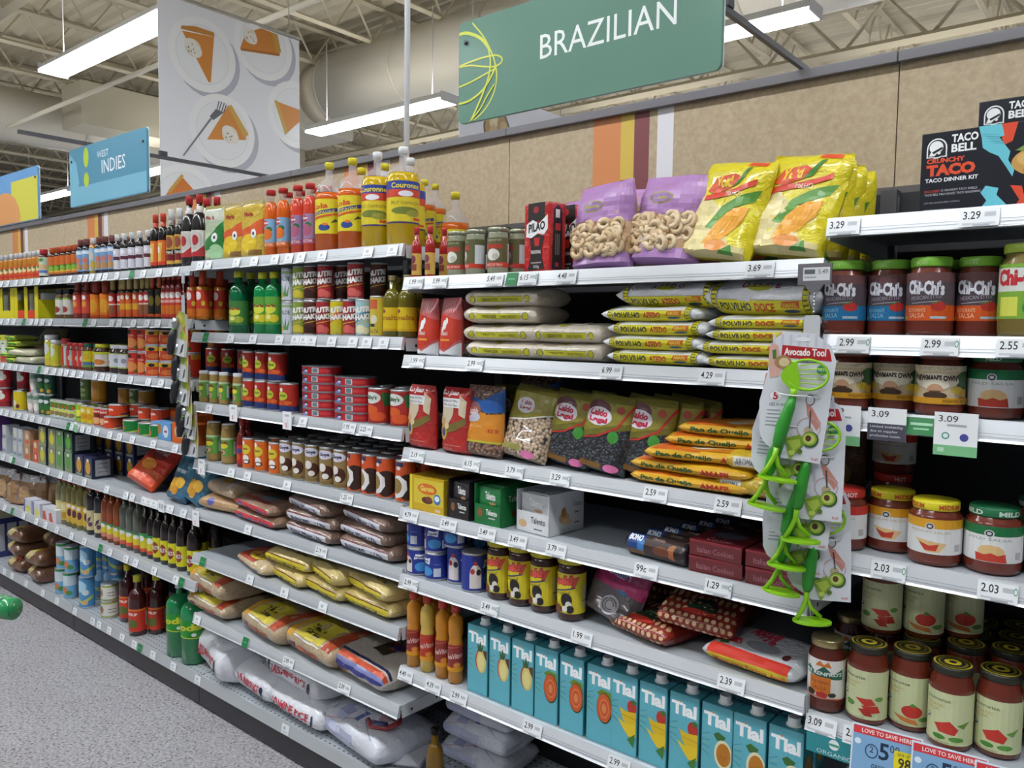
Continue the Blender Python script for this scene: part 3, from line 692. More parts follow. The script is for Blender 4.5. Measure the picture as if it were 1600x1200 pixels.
def stroke(c, pts, wd, w_=.617, h_=.216):
    P_ = [Vector((SG(*p)[0] * w_ / 2, SG(*p)[1] * h_)) for p in pts]; dn = []
    for i in range(len(P_) - 1):
        p0 = P_[max(i - 1, 0)]; p1 = P_[i]; p2 = P_[i + 1]; p3 = P_[min(i + 2, len(P_) - 1)]
        for k in range(6):
            t = k / 6; dn.append(0.5 * ((2 * p1) + (-p0 + p2) * t + (2 * p0 - 5 * p1 + 4 * p2 - p3) * t * t + (-p0 + 3 * p1 - 3 * p2 + p3) * t ** 3))
    dn.append(P_[-1]); n = len(dn); q = []
    for i, p in enumerate(dn):
        t = (dn[min(i + 1, n - 1)] - dn[max(i - 1, 0)]).normalized(); nn = Vector((-t.y, t.x)) * wd; q.append((((p + nn).x * 2 / w_, (p + nn).y / h_), ((p - nn).x * 2 / w_, (p - nn).y / h_)))
    return [('m', c, [[q[i][0], q[i + 1][0], q[i + 1][1], q[i][1]] for i in range(n - 1)])]
glob = []
for wd, pts in ((.0016, ((650, 92), (690, 140), (715, 185), (735, 235), (745, 290), (738, 350), (715, 405), (680, 450), (632, 488))), (.0034, ((592, 140), (625, 132), (660, 140), (690, 158), (715, 190))), (.0018, ((592, 265), (640, 245), (690, 228), (740, 218), (765, 228), (762, 248), (735, 262), (690, 262), (640, 258), (592, 268))),
    (.0018, ((592, 345), (640, 325), (690, 298), (735, 272))), (.0024, ((592, 410), (640, 395), (690, 355), (725, 300), (740, 265))), (.0022, ((640, 485), (670, 420), (695, 360), (715, 300), (722, 240), (712, 185))), (.0016, ((632, 488), (680, 430), (710, 375), (738, 330)))): glob += stroke(yg, pts, wd)
sign(-.613, 2.006, '5f8776:p', glob + [('t', 'eef3f0', 'BRAZILIAN', -.27, .44, .72, .66)], 'green hanging sign reading BRAZILIAN with a yellow globe drawing')
sign(-2.665, 2.001, '5791aa:p', [('r', '7cb6cc', -1, 0, 1, .33), ('p', '7cb6cc', [(-1, 0), (-.85, .0), (-.72, .4), (-.80, .75), (-1, .95)]), ('e', 'b9cf3e', -.52, .80, .07, .17), ('e', 'b9cf3e', -.52, .42, .07, .13),
     ('t', 'eef6fa', 'WEST', -.22, .73, .08, .84), ('t', 'eef6fa', 'INDIES', -.1, .46, .5, .68)], 'blue hanging sign reading WEST INDIES', rods=())
sign(-3.598, 1.985, '6d9fd0:p', [('p', 'd4cf52', [(.05, 0), (1, .0), (1, .82), (.05, .82)]), ('e', 'd99a62', -.25, .1, .62, .55)], 'blue, yellow and orange hanging sign at the far end')

# ------------------------------------------------------------------ food banners
def on_x(X, px, py):
    d_ = FW + RT * ((px - 800) / FPX) - UP * ((py - 600) / FPX); d_ = d_ * (X / d_.x); return d_.y, d_.z + EYE
def banner():
    y0, y1, z0, z1 = 2.86, 4.06, 1.95, 3.92; w_, h_ = y1 - y0, z1 - z0
    m_ = MB(); m_.box(-.002, .002, -w_ / 2, w_ / 2, 0, h_, 'f2f3f8:b'); ops = []
    def C(px, py): y, z = on_x(-5.68, px, py); return ((y - (y0 + y1) / 2) / (w_ / 2), (z - z0) / h_)
    def plate(px, py, r):
        x, y = C(px, py); a, b = r / (w_ / 2), r / h_
        return [('e', 'bfc0cb', x + .06, y - .018, a * 1.0, b * 1.0, 28), ('e', 'fafafb', x, y, a, b, 28), ('e', 'eceef2', x, y, a * .80, b * .80, 28), ('e', 'f6f7f9', x, y, a * .77, b * .77, 28)]
    def poly(c, pts): return [('p', c, [C(*p) for p in pts])]
    def cream(px, py, r):
        x, y = C(px, py); a, b = r / (w_ / 2), r / h_; o = [('e', 'e9e3d6', x, y, a, b), ('e', 'f2eee4', x - a * .3, y + b * .4, a * .7, b * .6), ('e', 'f2eee4', x + a * .4, y - b * .3, a * .7, b * .7)]
        for i in range(7): o.append(('e', '9a8468', x + a * (rnd.random() - .5) * 1.2, y + b * (rnd.random() - .5) * 1.2, a * .09, b * .09, 6))
        return o
    ops += plate(412, 72, .265) + plate(317, 86, .27) + plate(348, 205, .275) + plate(462, 180, .27) + plate(289, 315, .27)
    ops += poly('c98a3c', [(282, 45), (283, 40), (305, 41), (334, 51), (335, 58)]) + poly('dd8f3f', [(284, 48), (334, 58), (329, 129), (325, 128)]) + cream(301, 75, .065)
    ops += poly('d98a3a', [(375, 75), (383, 52), (408, 44), (432, 54), (437, 84)]) + poly('b86f2c', [(375, 75), (437, 84), (436, 88), (376, 79)]) + poly('cfa045', [(425, 52), (433, 54), (439, 82), (432, 84)]) + cream(390, 56, .06)
    ops += poly('e0923f', [(323, 218), (355, 166), (384, 210), (384, 219)]) + poly('d9ad52', [(355, 166), (361, 164), (388, 210), (382, 216)]) + cream(359, 211, .068)
    ops += poly('e0923f', [(428, 157), (468, 172), (468, 190), (446, 210)]) + poly('d9ad52', [(428, 157), (433, 157), (450, 207), (445, 211)])
    ops += poly('e0823a', [(258, 305), (283, 275), (305, 300), (305, 305)]) + poly('d9a84e', [(262, 298), (283, 272), (287, 275), (265, 303)])
    ops += poly('85878f', [(285, 243), (287, 244), (331, 186), (328, 184)]) + poly('6d6f78', [(327, 182), (337, 170), (349, 176), (333, 188)])
    for a, b in (((338, 170), (341, 158)), ((341, 172), (345, 159)), ((345, 174), (349, 161)), ((348, 176), (352, 164))): ops += poly('6d6f78', [a, (a[0] + 1.6, a[1] + .6), (b[0] + 1.6, b[1] + .6), b])
    s = flat((.002, 0, 0), (0, 1, 0), (0, 0, 1), w_, h_); art(m_, s, ops, dom=(-.995, .002, .995, .998))
    r_ = link('food_banner', None, None, (-5.68, (y0 + y1) / 2, z0)); tag(r_, 'large white hanging banner picturing pumpkin pie slices on plates', 'banner', 'food picture banners')
    link('printed_sheet', m_.mesh('printed_sheet'), r_)
    p = MB(); p.tube([(0, -w_ / 2 - .35, h_ + .02), (0, w_ / 2 + .02, h_ + .02)], .012, 'a9a596:p', 8); link('hanging_bar', p.mesh('hanging_bar'), r_)
    for yy in (-.5, .5):
        p = MB(); p.tube([(0, yy, h_ + .02), (0, yy, 5.6 - z0)], .004, 'b9b5a6:p', 5); link('wire', p.mesh('wire'), r_)
banner()
def banner2():
    X = -3.2; y0, z0 = on_x(X, 717, 222); y1, z1 = on_x(X, 890, 195); z0 = 2.2; w_ = y1 - y0; h_ = .78 
    m_ = MB(); m_.box(-.002, .002, -w_ / 2, w_ / 2, 0, h_, 'dcdde6:b')
    y, z = on_x(X, 776, 203); cx = (y - (y0 + y1) / 2) / (w_ / 2); cy = (z - z0) / h_; ops = [('e', '6e5a42', cx, cy, .23, .17), ('e', 'a98a5c', cx, cy, .20, .145)]
    for i in range(12): ops.append(('e', ('d8c9a0', 'c0a878')[i % 2], cx + .12 * math.cos(i * 2.1), cy + .09 * math.sin(i * 1.7), .07, .045, 8))
    art(m_, flat((.002, 0, 0), (0, 1, 0), (0, 0, 1), w_, h_), ops)
    r_ = link('food_banner', None, None, (X, (y0 + y1) / 2, z0)); tag(r_, 'white banner with a bowl of nuts, low behind the green sign', 'banner', 'food picture banners'); link('printed_sheet', m_.mesh('printed_sheet'), r_)
    for yy in (-w_ * .4, w_ * .4):
        p = MB(); p.tube([(0, yy, h_), (0, yy, 5.6 - z0)], .004, 'b9b5a6:p', 5); link('wire', p.mesh('wire'), r_)
banner2()

# ------------------------------------------------------------------ shopping cart handle end, lower left
g = link('shopping_cart', None); tag(g, 'green shopping cart handle end at the picture edge', 'cart')
p = MB(); a = AT(14, 951, 0.56); 
ex = AT(16, 951, .56)
p.tube([ex, ex + Vector((-.03, -.0, .001)), ex + Vector((-.45, -.24, .0))], .0195, '1f7a45:g', 20); dv = Vector((-.88, -.47, 0)); p.tube([ex - dv * .010, ex + dv * .02], .0215, '2a8a50:g', 24); p.tube([ex - dv * .013, ex - dv * .010], .017, '1f7a45:g', 24); link('handle', p.mesh('handle'), g)
q = ex + Vector((-.045, -.02, 0))
p = MB(); p.tube([q + Vector((0, 0, -.01)), q + Vector((-.02, -.01, -.25)), q + Vector((-.12, -.07, -.80))], .011, '8a8c90:m', 12); link('post', p.mesh('post'), g)
p = MB(); p.tube([q + Vector((-.12, -.07, -.80)), q + Vector((-.12, -.07, -.88)), q + Vector((-.5, -.3, -.9)), q + Vector((-1.0, -.5, -.9))], .012, '8a8c90:m', 10); link('base_rail', p.mesh('base_rail'), g)
p = MB(); c0 = q + Vector((-.12, -.07, 0)); c0.z = .06; p.tube([c0 + Vector((0, .012, 0)), c0 + Vector((0, -.012, 0))], .06, '2c2c30:p', 20); link('wheel', p.mesh('wheel'), g)
# ================================================================== products: salsa bay (right)
Z = zs
K = '1b1c22'
def tomato(cx, cy, s): return [('e', 'c8352a', cx, cy, s, s * .55), ('p', '5a8a3a', [(cx - s * .4, cy + s * .45), (cx, cy + s * .8), (cx + s * .5, cy + s * .5), (cx, cy + s * .4)])]
# --- taco boxes
def bell(x, y, w_, h_):
    return [('e', 'f2f2f2', x, y, w_, h_, 22), ('r', 'f2f2f2', x - w_, y - h_ * .9, x + w_, y), ('e', K, x, y, w_ * .86, h_ * .86, 22), ('r', K, x - w_ * .86, y - h_ * .78, x + w_ * .86, y), ('e', 'f2f2f2', x - w_ * .05, y + h_ * .1, w_ * .68, h_ * .62, 22),
            ('p', 'f2f2f2', [(x - w_ * .75, y - h_ * .75), (x - w_ * .35, y + h_ * .1), (x + w_ * .5, y - h_ * .2), (x + w_ * .1, y - h_ * .45), (x - w_ * .2, y - h_ * .75)]), ('p', K, [(x - w_ * .3, y - h_ * .55), (x + w_ * .6, y - h_ * .1), (x + w_ * .55, y + h_ * .1), (x - w_ * .45, y - h_ * .35)]), ('e', 'f2f2f2', x + w_ * .25, y - h_ * .5, w_ * .16, h_ * .14)]
taco = bell(-.79, .80, .135, .125) + [('t', 'f2f2f2', 'TACO', -.60, .85, -.26, .95, {'b': .035}), ('t', 'f2f2f2', 'BELL', -.60, .73, -.28, .83, {'b': .035}),
    ('t', 'e2502c', 'CRUNCHY', -.92, .615, -.42, .675, {'b': .04}), ('t', 'e2502c', 'TACO', -.92, .455, -.28, .60, {'b': .06}), ('t', 'e8e8ea', 'TACO DINNER KIT', -.93, .38, -.24, .43, {'b': .03}),
    ('t', 'd24a3a', 'INCLUDES', -.93, .255, -.73, .285), ('t', 'c9c9cf', '12 CRUNCHY TACO SHELLS,', -.71, .255, -.24, .285), ('t', 'c9c9cf', 'TACO BELL MILD SAUCE, TACO SEASONING', -.93, .21, -.2, .24), ('t', 'a9a9b0', 'JUST ADD GROUND BEEF & TOPPINGS', -.93, .11, -.46, .135), ('t', 'a9a9b0', 'NET WT 8.85 OZ (251g)', -.93, .02, -.6, .045),
    ('p', 'd9492a', [(.0, 1), (.22, 1), (.16, .78), (.05, .74)]), ('p', '69c3d2', [(-.26, 1), (.02, 1), (.06, .86), (.0, .84), (.14, .66), (.12, .56), (.2, .44), (.18, .36), (.10, .48), (.0, .62), (-.12, .68), (-.2, .74), (-.22, .86)]),
    ('p', '69c3d2', [(-.14, .28), (.02, .24), (.0, .16), (.16, 0), (-.2, 0), (-.12, .10), (-.2, .2)]), ('p', 'd9492a', [(.16, .26), (.3, .24), (.34, .1), (.5, 0), (.22, 0), (.28, .08)]),
    ('e', 'c99a4f', .78, .52, .62, .22, 30), ('e', 'b07f38', .8, .42, .5, .12, 24), ('e', 'd9b068', .72, .56, .5, .14, 24), ('p', '7c9a48', [(.2, .66), (.36, .74), (.6, .72), (.9, .78), (1, .7), (1, .64), (.5, .62)]), ('e', 'e9e4d8', .42, .70, .10, .035), ('e', '8a4a30', .62, .68, .14, .04), ('e', 'd8a24e', .84, .72, .10, .03)]
for i in range(5): taco.insert(-8, ('l', '3f8f9e', -.2 + .03 * i, .9 - .03 * i, -.02 + .03 * i, .88 - .03 * i, .004))
carton('taco', 'taco_kit_box', .25, .062, .146, '22232b:g', taco, side=[('r', '2b2c35', -1, 0, 1, 1), ('t', 'd24a2c', 'CRUNCHY TACO', -.8, .6, .8, .75)])
put('taco', -.243, D + .05, Z[4][0], 'black taco dinner kit box with blue and orange splashes, front of shelf', 'box', 'taco kit boxes', rz=-.02)
zb = AT(1530, 160, D + .17).z - .146
put('taco', XP(1524, D + .17, zb) + .125, D + .20, Z[4][0], 'black taco kit box hidden at the back, underneath', 'box', 'taco kit boxes', sc=(1, 1, (zb - Z[4][0]) / .146))
put('taco', XP(1524, D + .17, zb) + .125, D + .20, zb, 'black taco kit box higher at the back, upper of the two', 'box', 'taco kit boxes', rz=.01)
# --- salsa jars
sal = '6e2f22:g'; lav = '5e5560'
def chichi(bc, tx):
    return ['54484f', [('r', '6d4a4a', -2, .8, 2, 1), ('e', '8d8894', -.30, .70, .22, .15, 18), ('e', '54484f', -.30, .70, .15, .10, 16), ('t', 'dcdce4', 'Chi-Chi\'s', -.52, .56, .50, .86, {'b': .05, 'rise': -.04}), ('t', 'a9a6b2', 'MEXICAN STYLE', -.40, .42, .42, .50, {'rise': .05}), ('l', 'a9a6b2', -.4, .36, .42, .41, .015),
        ('r', bc, -2, 0, 2, .32), ('t', tx, 'RESTAURANTE', -.52, .18, .02, .26), ('t', tx, 'SALSA', -.46, .06, .0, .16), ('e', 'b8332c', .36, .30, .22, .10), ('p', '4f7f3a', [(.1, .36), (.4, .42), (.3, .36)]), ('r', 'a9c0cc', .15, .04, .6, .09), ('e', '8fbf4a', -.62, .06, .06, .03)]]
for k, bc, tx in (('chichi_b', '1f6f9f', '8fc6e0'), ('chichi_o', 'd2571f', 'f0c39a')):
    jar(k, 'salsa_jar', .148, .0405, sal, '78b33a:p', chichi(bc, tx), lab_z=(.2, .80), lid_h=.018, lid_ops=[('t', 'b9dc8f', 'CHI-CHI\'S', -.5, .25, .0, .7)])
jar('chichi_v', 'salsa_jar', .165, .042, '7a6a34:g', 'a9c24a:p', ['d9dcd4', [('r', '7fae3c', -2, 0, 2, .5), ('r', 'd8dc5a', -.6, .05, -.1, .4), ('e', '3f8f3f', .3, .2, .3, .15), ('t', 'c22f38', 'Chi-Chi\'s', -.7, .6, .8, .92, {'b': .06}), ('r', '7fae3c', -2, .93, 2, 1)]], lab_z=(.2, .78))
for i, px in enumerate((1319, 1384)): row('chichi_b', [px], D + .05, Z[4][1], 'brown salsa jar with blue band and lime lid, ' + ('next to the hanging avocado tools' if i == 0 else 'beside the orange banded jars'), '', 'jar', 'lime-lidded salsa jars')
for i, px in enumerate((1453, 1524)): row('chichi_o', [px], D + .05, Z[4][1], 'brown salsa jar with orange band and lime lid, ' + ('beside the blue banded jars' if i == 0 else 'beside the green salsa jar'), '', 'jar', 'lime-lidded salsa jars')
row('chichi_v', [1602], D + .05, Z[4][1], 'green salsa jar with red script at the picture edge', '', 'jar', 'lime-lidded salsa jars')
for i, (k, px) in enumerate((('chichi_b', 1350), ('chichi_b', 1410), ('chichi_o', 1478), ('chichi_o', 1545))):
    row(k, [px], D + .135, Z[4][1], 'lime-lidded salsa jar in the back row, ' + NTH[i] + ' from the avocado tools', '', 'jar', 'lime-lidded salsa jars')
new = ['cbb896', [('r', 'd8ccb0', -2, .86, 2, 1), ('t', '8a7a5a', '100% PROFITS TO CHARITY', -.55, .88, .55, .97), ('e', '4d6b3a', -.85, .62, .4, .22), ('e', '3f6338', .85, .62, .35, .24), ('e', 'e4dcc8', 0, .60, .62, .20, 26), ('t', '3a2a22', 'NEWMAN\'S OWN', -.55, .60, .55, .76, {'b': .05}), ('e', 'e4dcc8', 0, .50, .34, .14), ('e', 'c69a78', 0, .36, .20, .17), ('r', '6b4a3a', -.14, .31, .14, .35), ('e', '4a3528', 0, .22, .3, .10),
      ('e', 'e0bc3a', -.62, .36, .16, .12), ('e', 'd8b030', -.8, .28, .16, .10), ('e', 'e6c648', .6, .36, .18, .10), ('e', 'dcb438', .8, .28, .16, .10), ('r', 'd0961e', -2, 0, 2, .16), ('t', '5a4a1a', 'PINEAPPLE SALSA', .2, .04, .9, .12)]]
jar('newman', 'salsa_jar', .118, .0425, sal, '7a3f32:p', new, lab_z=(.2, .80), lid_h=.012)
for i, px in enumerate((1326, 1394, 1469)): row('newman', [px], D + .055, Z[4][2], 'salsa jar with moustached man in straw hat label, ' + ('beside the avocado tools', 'middle of three alike', 'beside the green banded jar')[i], '', 'jar', 'straw hat label salsa jars')
def pub(c, mild): return ['e2e2e2', [('r', c, -2, .74, 2, 1), ('e', 'd9d9d9', .0, .80, .11, .10), ('e', '3f4047', 0, .80, .085, .08), ('e', 'cfd0d4', 0, .8, .05, .04), ('t', 'b8a98f' if not mild else '8aa08f', 'MILD SALSA' if mild else 'MEDIUM SALSA', -.5, .60, .5, .67)] +
    ([('e', 'dcb982', .05, .30, .30, .18), ('p', 'c3402e', [(-.28, .02), (-.3, .24), (-.1, .2), (.05, .26), (.2, .2), (.36, .26), (.4, .02)])] if mild else [('p', 'e3c08a', [(-.35, .42), (.40, .32), (.24, .06), (-.08, .06)]), ('p', 'c3402e', [(-.26, .33), (.0, .24), (.22, .30), (.16, .10), (-.10, .10)])]) + [('r', 'b5b5b8', .62, .1, .8, .3), ('r', '3a3a40', 1.02, .05, 1.5, .7)]]
def lidtx(c, t): return [('t', c, t, -.85, .2, -.2, .8, {'b': .04}), ('t', c, t, .2, .2, .85, .8, {'b': .04})]
jar('pub_mild_s', 'salsa_jar', .118, .046, sal, '1f6b43:p', pub('1c7040', True), lab_z=(.18, .76), lid_h=.015, lid_ops=[('t', 'd9e8de', 'MILD', -.2, .2, .2, .8, {'b': .04})])
row('pub_mild_s', [1552, 1637], D + .057, Z[4][2], 'white and green label mild salsa jar under upper shelf', 'straw hat jars', 'jar', 'green banded mild salsa jars')
jar('pub_hot', 'salsa_jar', .122, .045, sal, 'c9342c:p', pub('c8302a', False), lab_z=(.2, .74), lid_h=.017, lid_ops=[('t', 'f0d8d0', 'HOT', .2, .2, .6, .8, {'b': .04})])
jar('pub_med', 'salsa_jar', .122, .0465, sal, 'd8cb28:p', pub('dca025', False), lab_z=(.2, .74), lid_h=.017, lid_ops=lidtx('c0502a', 'MEDIUM'))
jar('pub_mild', 'salsa_jar', .122, .047, sal, '1f6b43:p', pub('1c7040', True), lab_z=(.2, .74), lid_h=.017, lid_ops=lidtx('cfe3d6', 'MILD'))
row('pub_hot', [1318], D + .055, Z[4][3], 'red-lidded hot salsa jar behind the avocado tools', '', 'jar', 'red lidded salsa jars')
row('pub_med', [1384, 1461], D + .057, Z[4][3], 'yellow-lidded medium salsa jar', 'the hot jar', 'jar', 'yellow-lidded salsa jars')
row('pub_mild', [1550, 1640], D + .057, Z[4][3], 'green-lidded mild salsa jar', 'yellow-lidded jars', 'jar', 'green-lidded salsa jars')
row('pub_mild', [1625], D + .16, Z[4][3], 'green-lidded salsa jar in the dark back row', '', 'jar', 'green-lidded salsa jars')
for k in range(2): put('pub_hot', -.46, D + .31, Z[4][3] + .1225 * k, ('lower', 'upper')[k] + ' of two salsa jars stacked in the dark shelf back', 'jar', 'salsa jars stacked at the back')
put('pub_hot', -.56, D + .15, Z[4][3], 'red-lidded salsa jar in shadow behind the hot jar', 'jar', 'red lidded salsa jars')
pouch('tortilla', 'chip_bag', .17, .22, .07, '5a3a22:f', [('e', '8f6a2e', -.3, .7, .5, .16), ('e', 'a87a3a', .3, .5, .4, .14), ('r', '2b3a40', -1, 0, 1, .35)], 3)
put('tortilla', -.60, D + .30, Z[4][3] + .003, 'dark brown bag standing behind the hot salsa jars', 'bag', rx=0.05)
gold = ['e8e6e2', [('p', '1f5f50', [(-.8, .62), (-.5, .80), (-.2, .66), (.1, .85), (.4, .66), (.8, .78), (.8, .5), (-.8, .6)]), ('t', 'e8efe9', 'MRS RENFRO\'S', -.75, .6, .75, .7, {'b': .03}), ('p', 'd8772a', [(-.2, .84), (-.05, .97), (.1, .88), (.25, .97), (.35, .82)]), ('r', 'd4761f', -.42, .12, .34, .56), ('t', '8a3a16', 'Mango Habanero', -.36, .36, .28, .48), ('t', '8a3a16', 'SALSA', -.3, .22, .2, .32), ('e', '2a2a20', -.35, .12, .16, .08), ('e', 'b8322c', .05, .10, .2, .08), ('e', '3a3a28', .4, .12, .14, .06), ('l', 'cf5a2a', -.8, .06, .9, .0, .03)]]
jar('gold_salsa', 'salsa_jar', .150, .0365, '5f261b:g', 'b7a878:m', gold, lab_z=(.2, .74), lid_h=.016)
row('gold_salsa', [1291], D + .045, Z[4][4], 'salsa jar with gold lid, green banner and orange panel', '', 'jar')
row('gold_salsa', [1330], D + .22, Z[4][4], 'gold-lidded salsa jar half hidden behind the green banner jar', '', 'jar')
def gw(kind_): return ['cdd3a4', [('r', '5f9a90', -.95, .55, -.86, 1), ('t', '4a4a3a', 'greenwise', -.7, .80, .1, .88), ('t', 'b89a5a', 'ORGANIC', -.7, .70, -.05, .76), ('t', 'b89a5a', 'SALSA', -.7, .62, -.2, .68), ('e', '3f6a7a', -.62, .46, .1, .045), ('e', 'e8ecd8', -.62, .47, .06, .02)] +
    ([('p', 'c8392c', [(-.2, .42), (.3, .44), (.45, .32), (.1, .28)]), ('p', 'c8392c', [(0, .28), (.5, .3), (.6, .16), (.2, .14)]), ('p', 'b53228', [(-.1, .2), (.2, .24), (.35, .08), (.1, .08)]), ('e', '5f8f3f', -.4, .28, .18, .06), ('e', '6b9a48', .55, .44, .14, .05)] if kind_ == 0 else
     [('e', 'c8352a', .2, .30, .32, .13), ('p', '5a8a3a', [(.1, .42), (.2, .48), (.35, .42), (.2, .40)]), ('p', 'cf7a3a', [(-.4, .2), (.3, .14), (.4, .04), (-.1, .08)]), ('e', '6b8f48', .6, .16, .2, .05)] if kind_ == 1 else
     [('p', 'c8392c', [(-.35, .36), (.1, .46), (.35, .32), (.25, .2), (-.2, .22)]), ('e', '4f8a3c', -.2, .12, .2, .05), ('e', '5f9a44', .3, .12, .22, .05), ('p', '6b9a48', [(.3, .4), (.7, .5), (.5, .34)])]) + [('r', '9a9c7a', -.7, .02, .1, .035)], (-1.02, 1.02)]
ringlid = [('e', '1d1d1a', 0, .5, .98, .49, 24), ('ring', 'b3a52c', 0, .5, .95, .475, .10), ('ring', '8a8228', 0, .5, .72, .36, .12), ('e', 'c2b02e', 0, .5, .42, .21, 20), ('e', '1d1d1a', 0, .5, .2, .1, 16)]
for i in range(3): jar('gw%d' % i, 'organic_salsa_jar', .157, .0385, '6b2c1d:g', '2a2a20:p', gw(i), lab_z=(.08, .70), lid_h=.014, lidR=.9, top_ops=ringlid, neck=.86)
gx = (1355, 1417, 1485, 1556); gd = ('sliced red pepper picture', 'whole tomato picture', 'red pepper and leaves picture', 'tomato wedge and leaves picture')
for i, px in enumerate(gx): row('gw%d' % (0, 1, 2, 2)[i], [px], D + .05, Z[4][4], 'organic salsa jar with ringed lid and ' + gd[i] + ', front row', '', 'jar', 'organic salsa jars')
Xg = [XP(px, D + .05, Z[4][4] + .06) for px in gx] + [XP(1555, D + .05, .84) + .09 * k for k in (1, 2)]
n = 0
Xg[0] += 0
for r in range(1, 4):
    for i, X in enumerate(Xg[1:] if r < 3 else Xg[2:]):
        n += 1; o = i + (1 if r < 3 else 2)
        put('gw%d' % (0, 1, 2, 2, 2, 2)[o], X, D + .05 + .088 * r, Z[4][4], 'organic salsa jar with ringed lid, %s from gold-lidded jar, %s' % (NTH[o + 1], ('one row back', 'two rows back', 'three rows back', 'four rows back')[r - 1]), 'jar', 'organic salsa jars')
put('gw0', Xg[0], D + .138, Z[4][4], 'organic salsa jar carrying the red pepper jar on top', 'jar', 'organic salsa jars')
put('gw0', XP(1378, D + .135, .98), D + .135, Z[4][4] + .158, 'organic salsa jar with red pepper picture, stacked on top', 'jar', 'organic salsa jars')
put('gw1', XP(1437, D + .135, .98), D + .135, Z[4][4] + .158, 'organic salsa jar with tomato picture, stacked on top', 'jar', 'organic salsa jars')
put('gw1', XP(1500, D + .2, .98), D + .225, Z[4][4] + .158, 'organic salsa jar stacked deep in the shadow', 'jar', 'organic salsa jars')

# ================================================================== products: Brazilian bay, top shelf
z = Z[3][0]
bottle('pepper', 'pepper_sauce_bottle', .150, .0150, .0068, '9c1f1c:g', 'b83030:p', ['c8a24e', [('e', '7a3a4a', 0, .72, .4, .2), ('r', '8a4a3a', -.5, .2, .5, .5)]], (.06, .48), sh=.56, cap_h=.018, seg=14)
row('pepper', [651, 672], D + .03, z, 'tiny red pepper sauce bottle with tan label', 'the shelf end', 'bottle', 'tiny red pepper sauce bottles')
row('pepper', [694], D + .09, z, 'tiny pepper sauce bottle with red cap, behind palm heart jars', '', 'bottle', 'tiny red pepper sauce bottles')
palm = ['5d5a3a', [('t', 'b9b79a', 'imperial', -.5, .86, .5, .96), ('r', 'a8402c', -.6, .62, .6, .78), ('e', 'd8d6cc', .0, .42, .42, .20), ('e', 'b9b7a8', .15, .36, .2, .10), ('r', 'c23b2e', -2, 0, 2, .16), ('t', 'e8d8c8', 'HEARTS OF PALM', -.6, .03, .6, .12), ('r', 'c8ccd0', 1.0, .15, 1.7, .8)]]
jar('palm', 'palm_heart_jar', .128, .0285, '8d9078:g', '9da08a:m', palm, lab_z=(.16, .78), lid_h=.012, lidR=.96, neck=.92, seg=20)
for i, (px, sc_) in enumerate(((687, .95), (714, .97), (743, 1.0), (778, 1.03), (810, .96))):
    put('palm', XP(px, D + .045 + (.06 if i == 4 else 0), z + .06), D + .045 + (.06 if i == 4 else 0), z, 'palm heart jar with green and red label, ' + NTH[i] + ' from the tiny pepper bottles', 'jar', 'palm heart jars', rz=(.1, .1, -.9, .2, -.8)[i], sc=(sc_, sc_, 1))
pil = [('r', '26201f', -.68, .74, .62, 1.0), ('e', '9a2a2c', -.04, .90, .22, .05), ('p', 'dfe0e0', [(-.82, .52), (-.78, .70), (-.3, .76), (.2, .70), (.85, .82), (.88, .62), (.6, .54), (.1, .56), (-.4, .50)]), ('t', '26201f', 'PILAO', -.62, .57, .66, .70, {'b': .04, 'rise': .04}), ('t', '26201f', '~', .0, .735, .3, .765, {'b': .04}),
       ('p', '26201f', [(-.5, .49), (.1, .55), (.6, .52), (.42, .34), (.46, .2), (.62, .05), (-.66, .03), (-.46, .2), (-.42, .34)]), ('p', 'b02a26', [(-.2, .5), (.3, .5), (.2, .38), (-.1, .38)]), ('t', 'd8d0cc', 'TRADICIONAL', -.42, .27, .38, .32, {'b': .03}), ('r', 'a09490', -.4, .13, .4, .15), ('t', 'd8d0cc', '500g', -.2, .05, .24, .105)]
pside = [('p', '1f1b1c', [(-.7, .04), (-.5, .9), (.0, .97), (.5, .9), (.6, .04)]), ('r', 'd8d4d0', -.3, .78, .2, .9), ('r', 'b03030', -.35, .6, .3, .7), ('r', '8a8583', -.3, .25, -.22, .55), ('r', '8a8583', -.1, .25, -.02, .55), ('r', '8a8583', .1, .25, .18, .55), ('r', 'a83432', -.3, .08, .1, .14)]
carton('pilao', 'coffee_pack', .092, .062, .178, 'b3211f:f', pil, pside, bev=.006)
put('pilao', -1.262, D + .045, z, 'red vacuum packed coffee brick with dark hourglass label, front one', 'coffee pack', 'red coffee bricks', rz=-.12)
put('pilao', -1.225, D + .125, z, 'red coffee brick half hidden behind the front coffee brick', 'coffee pack', 'red coffee bricks', rz=-.1)
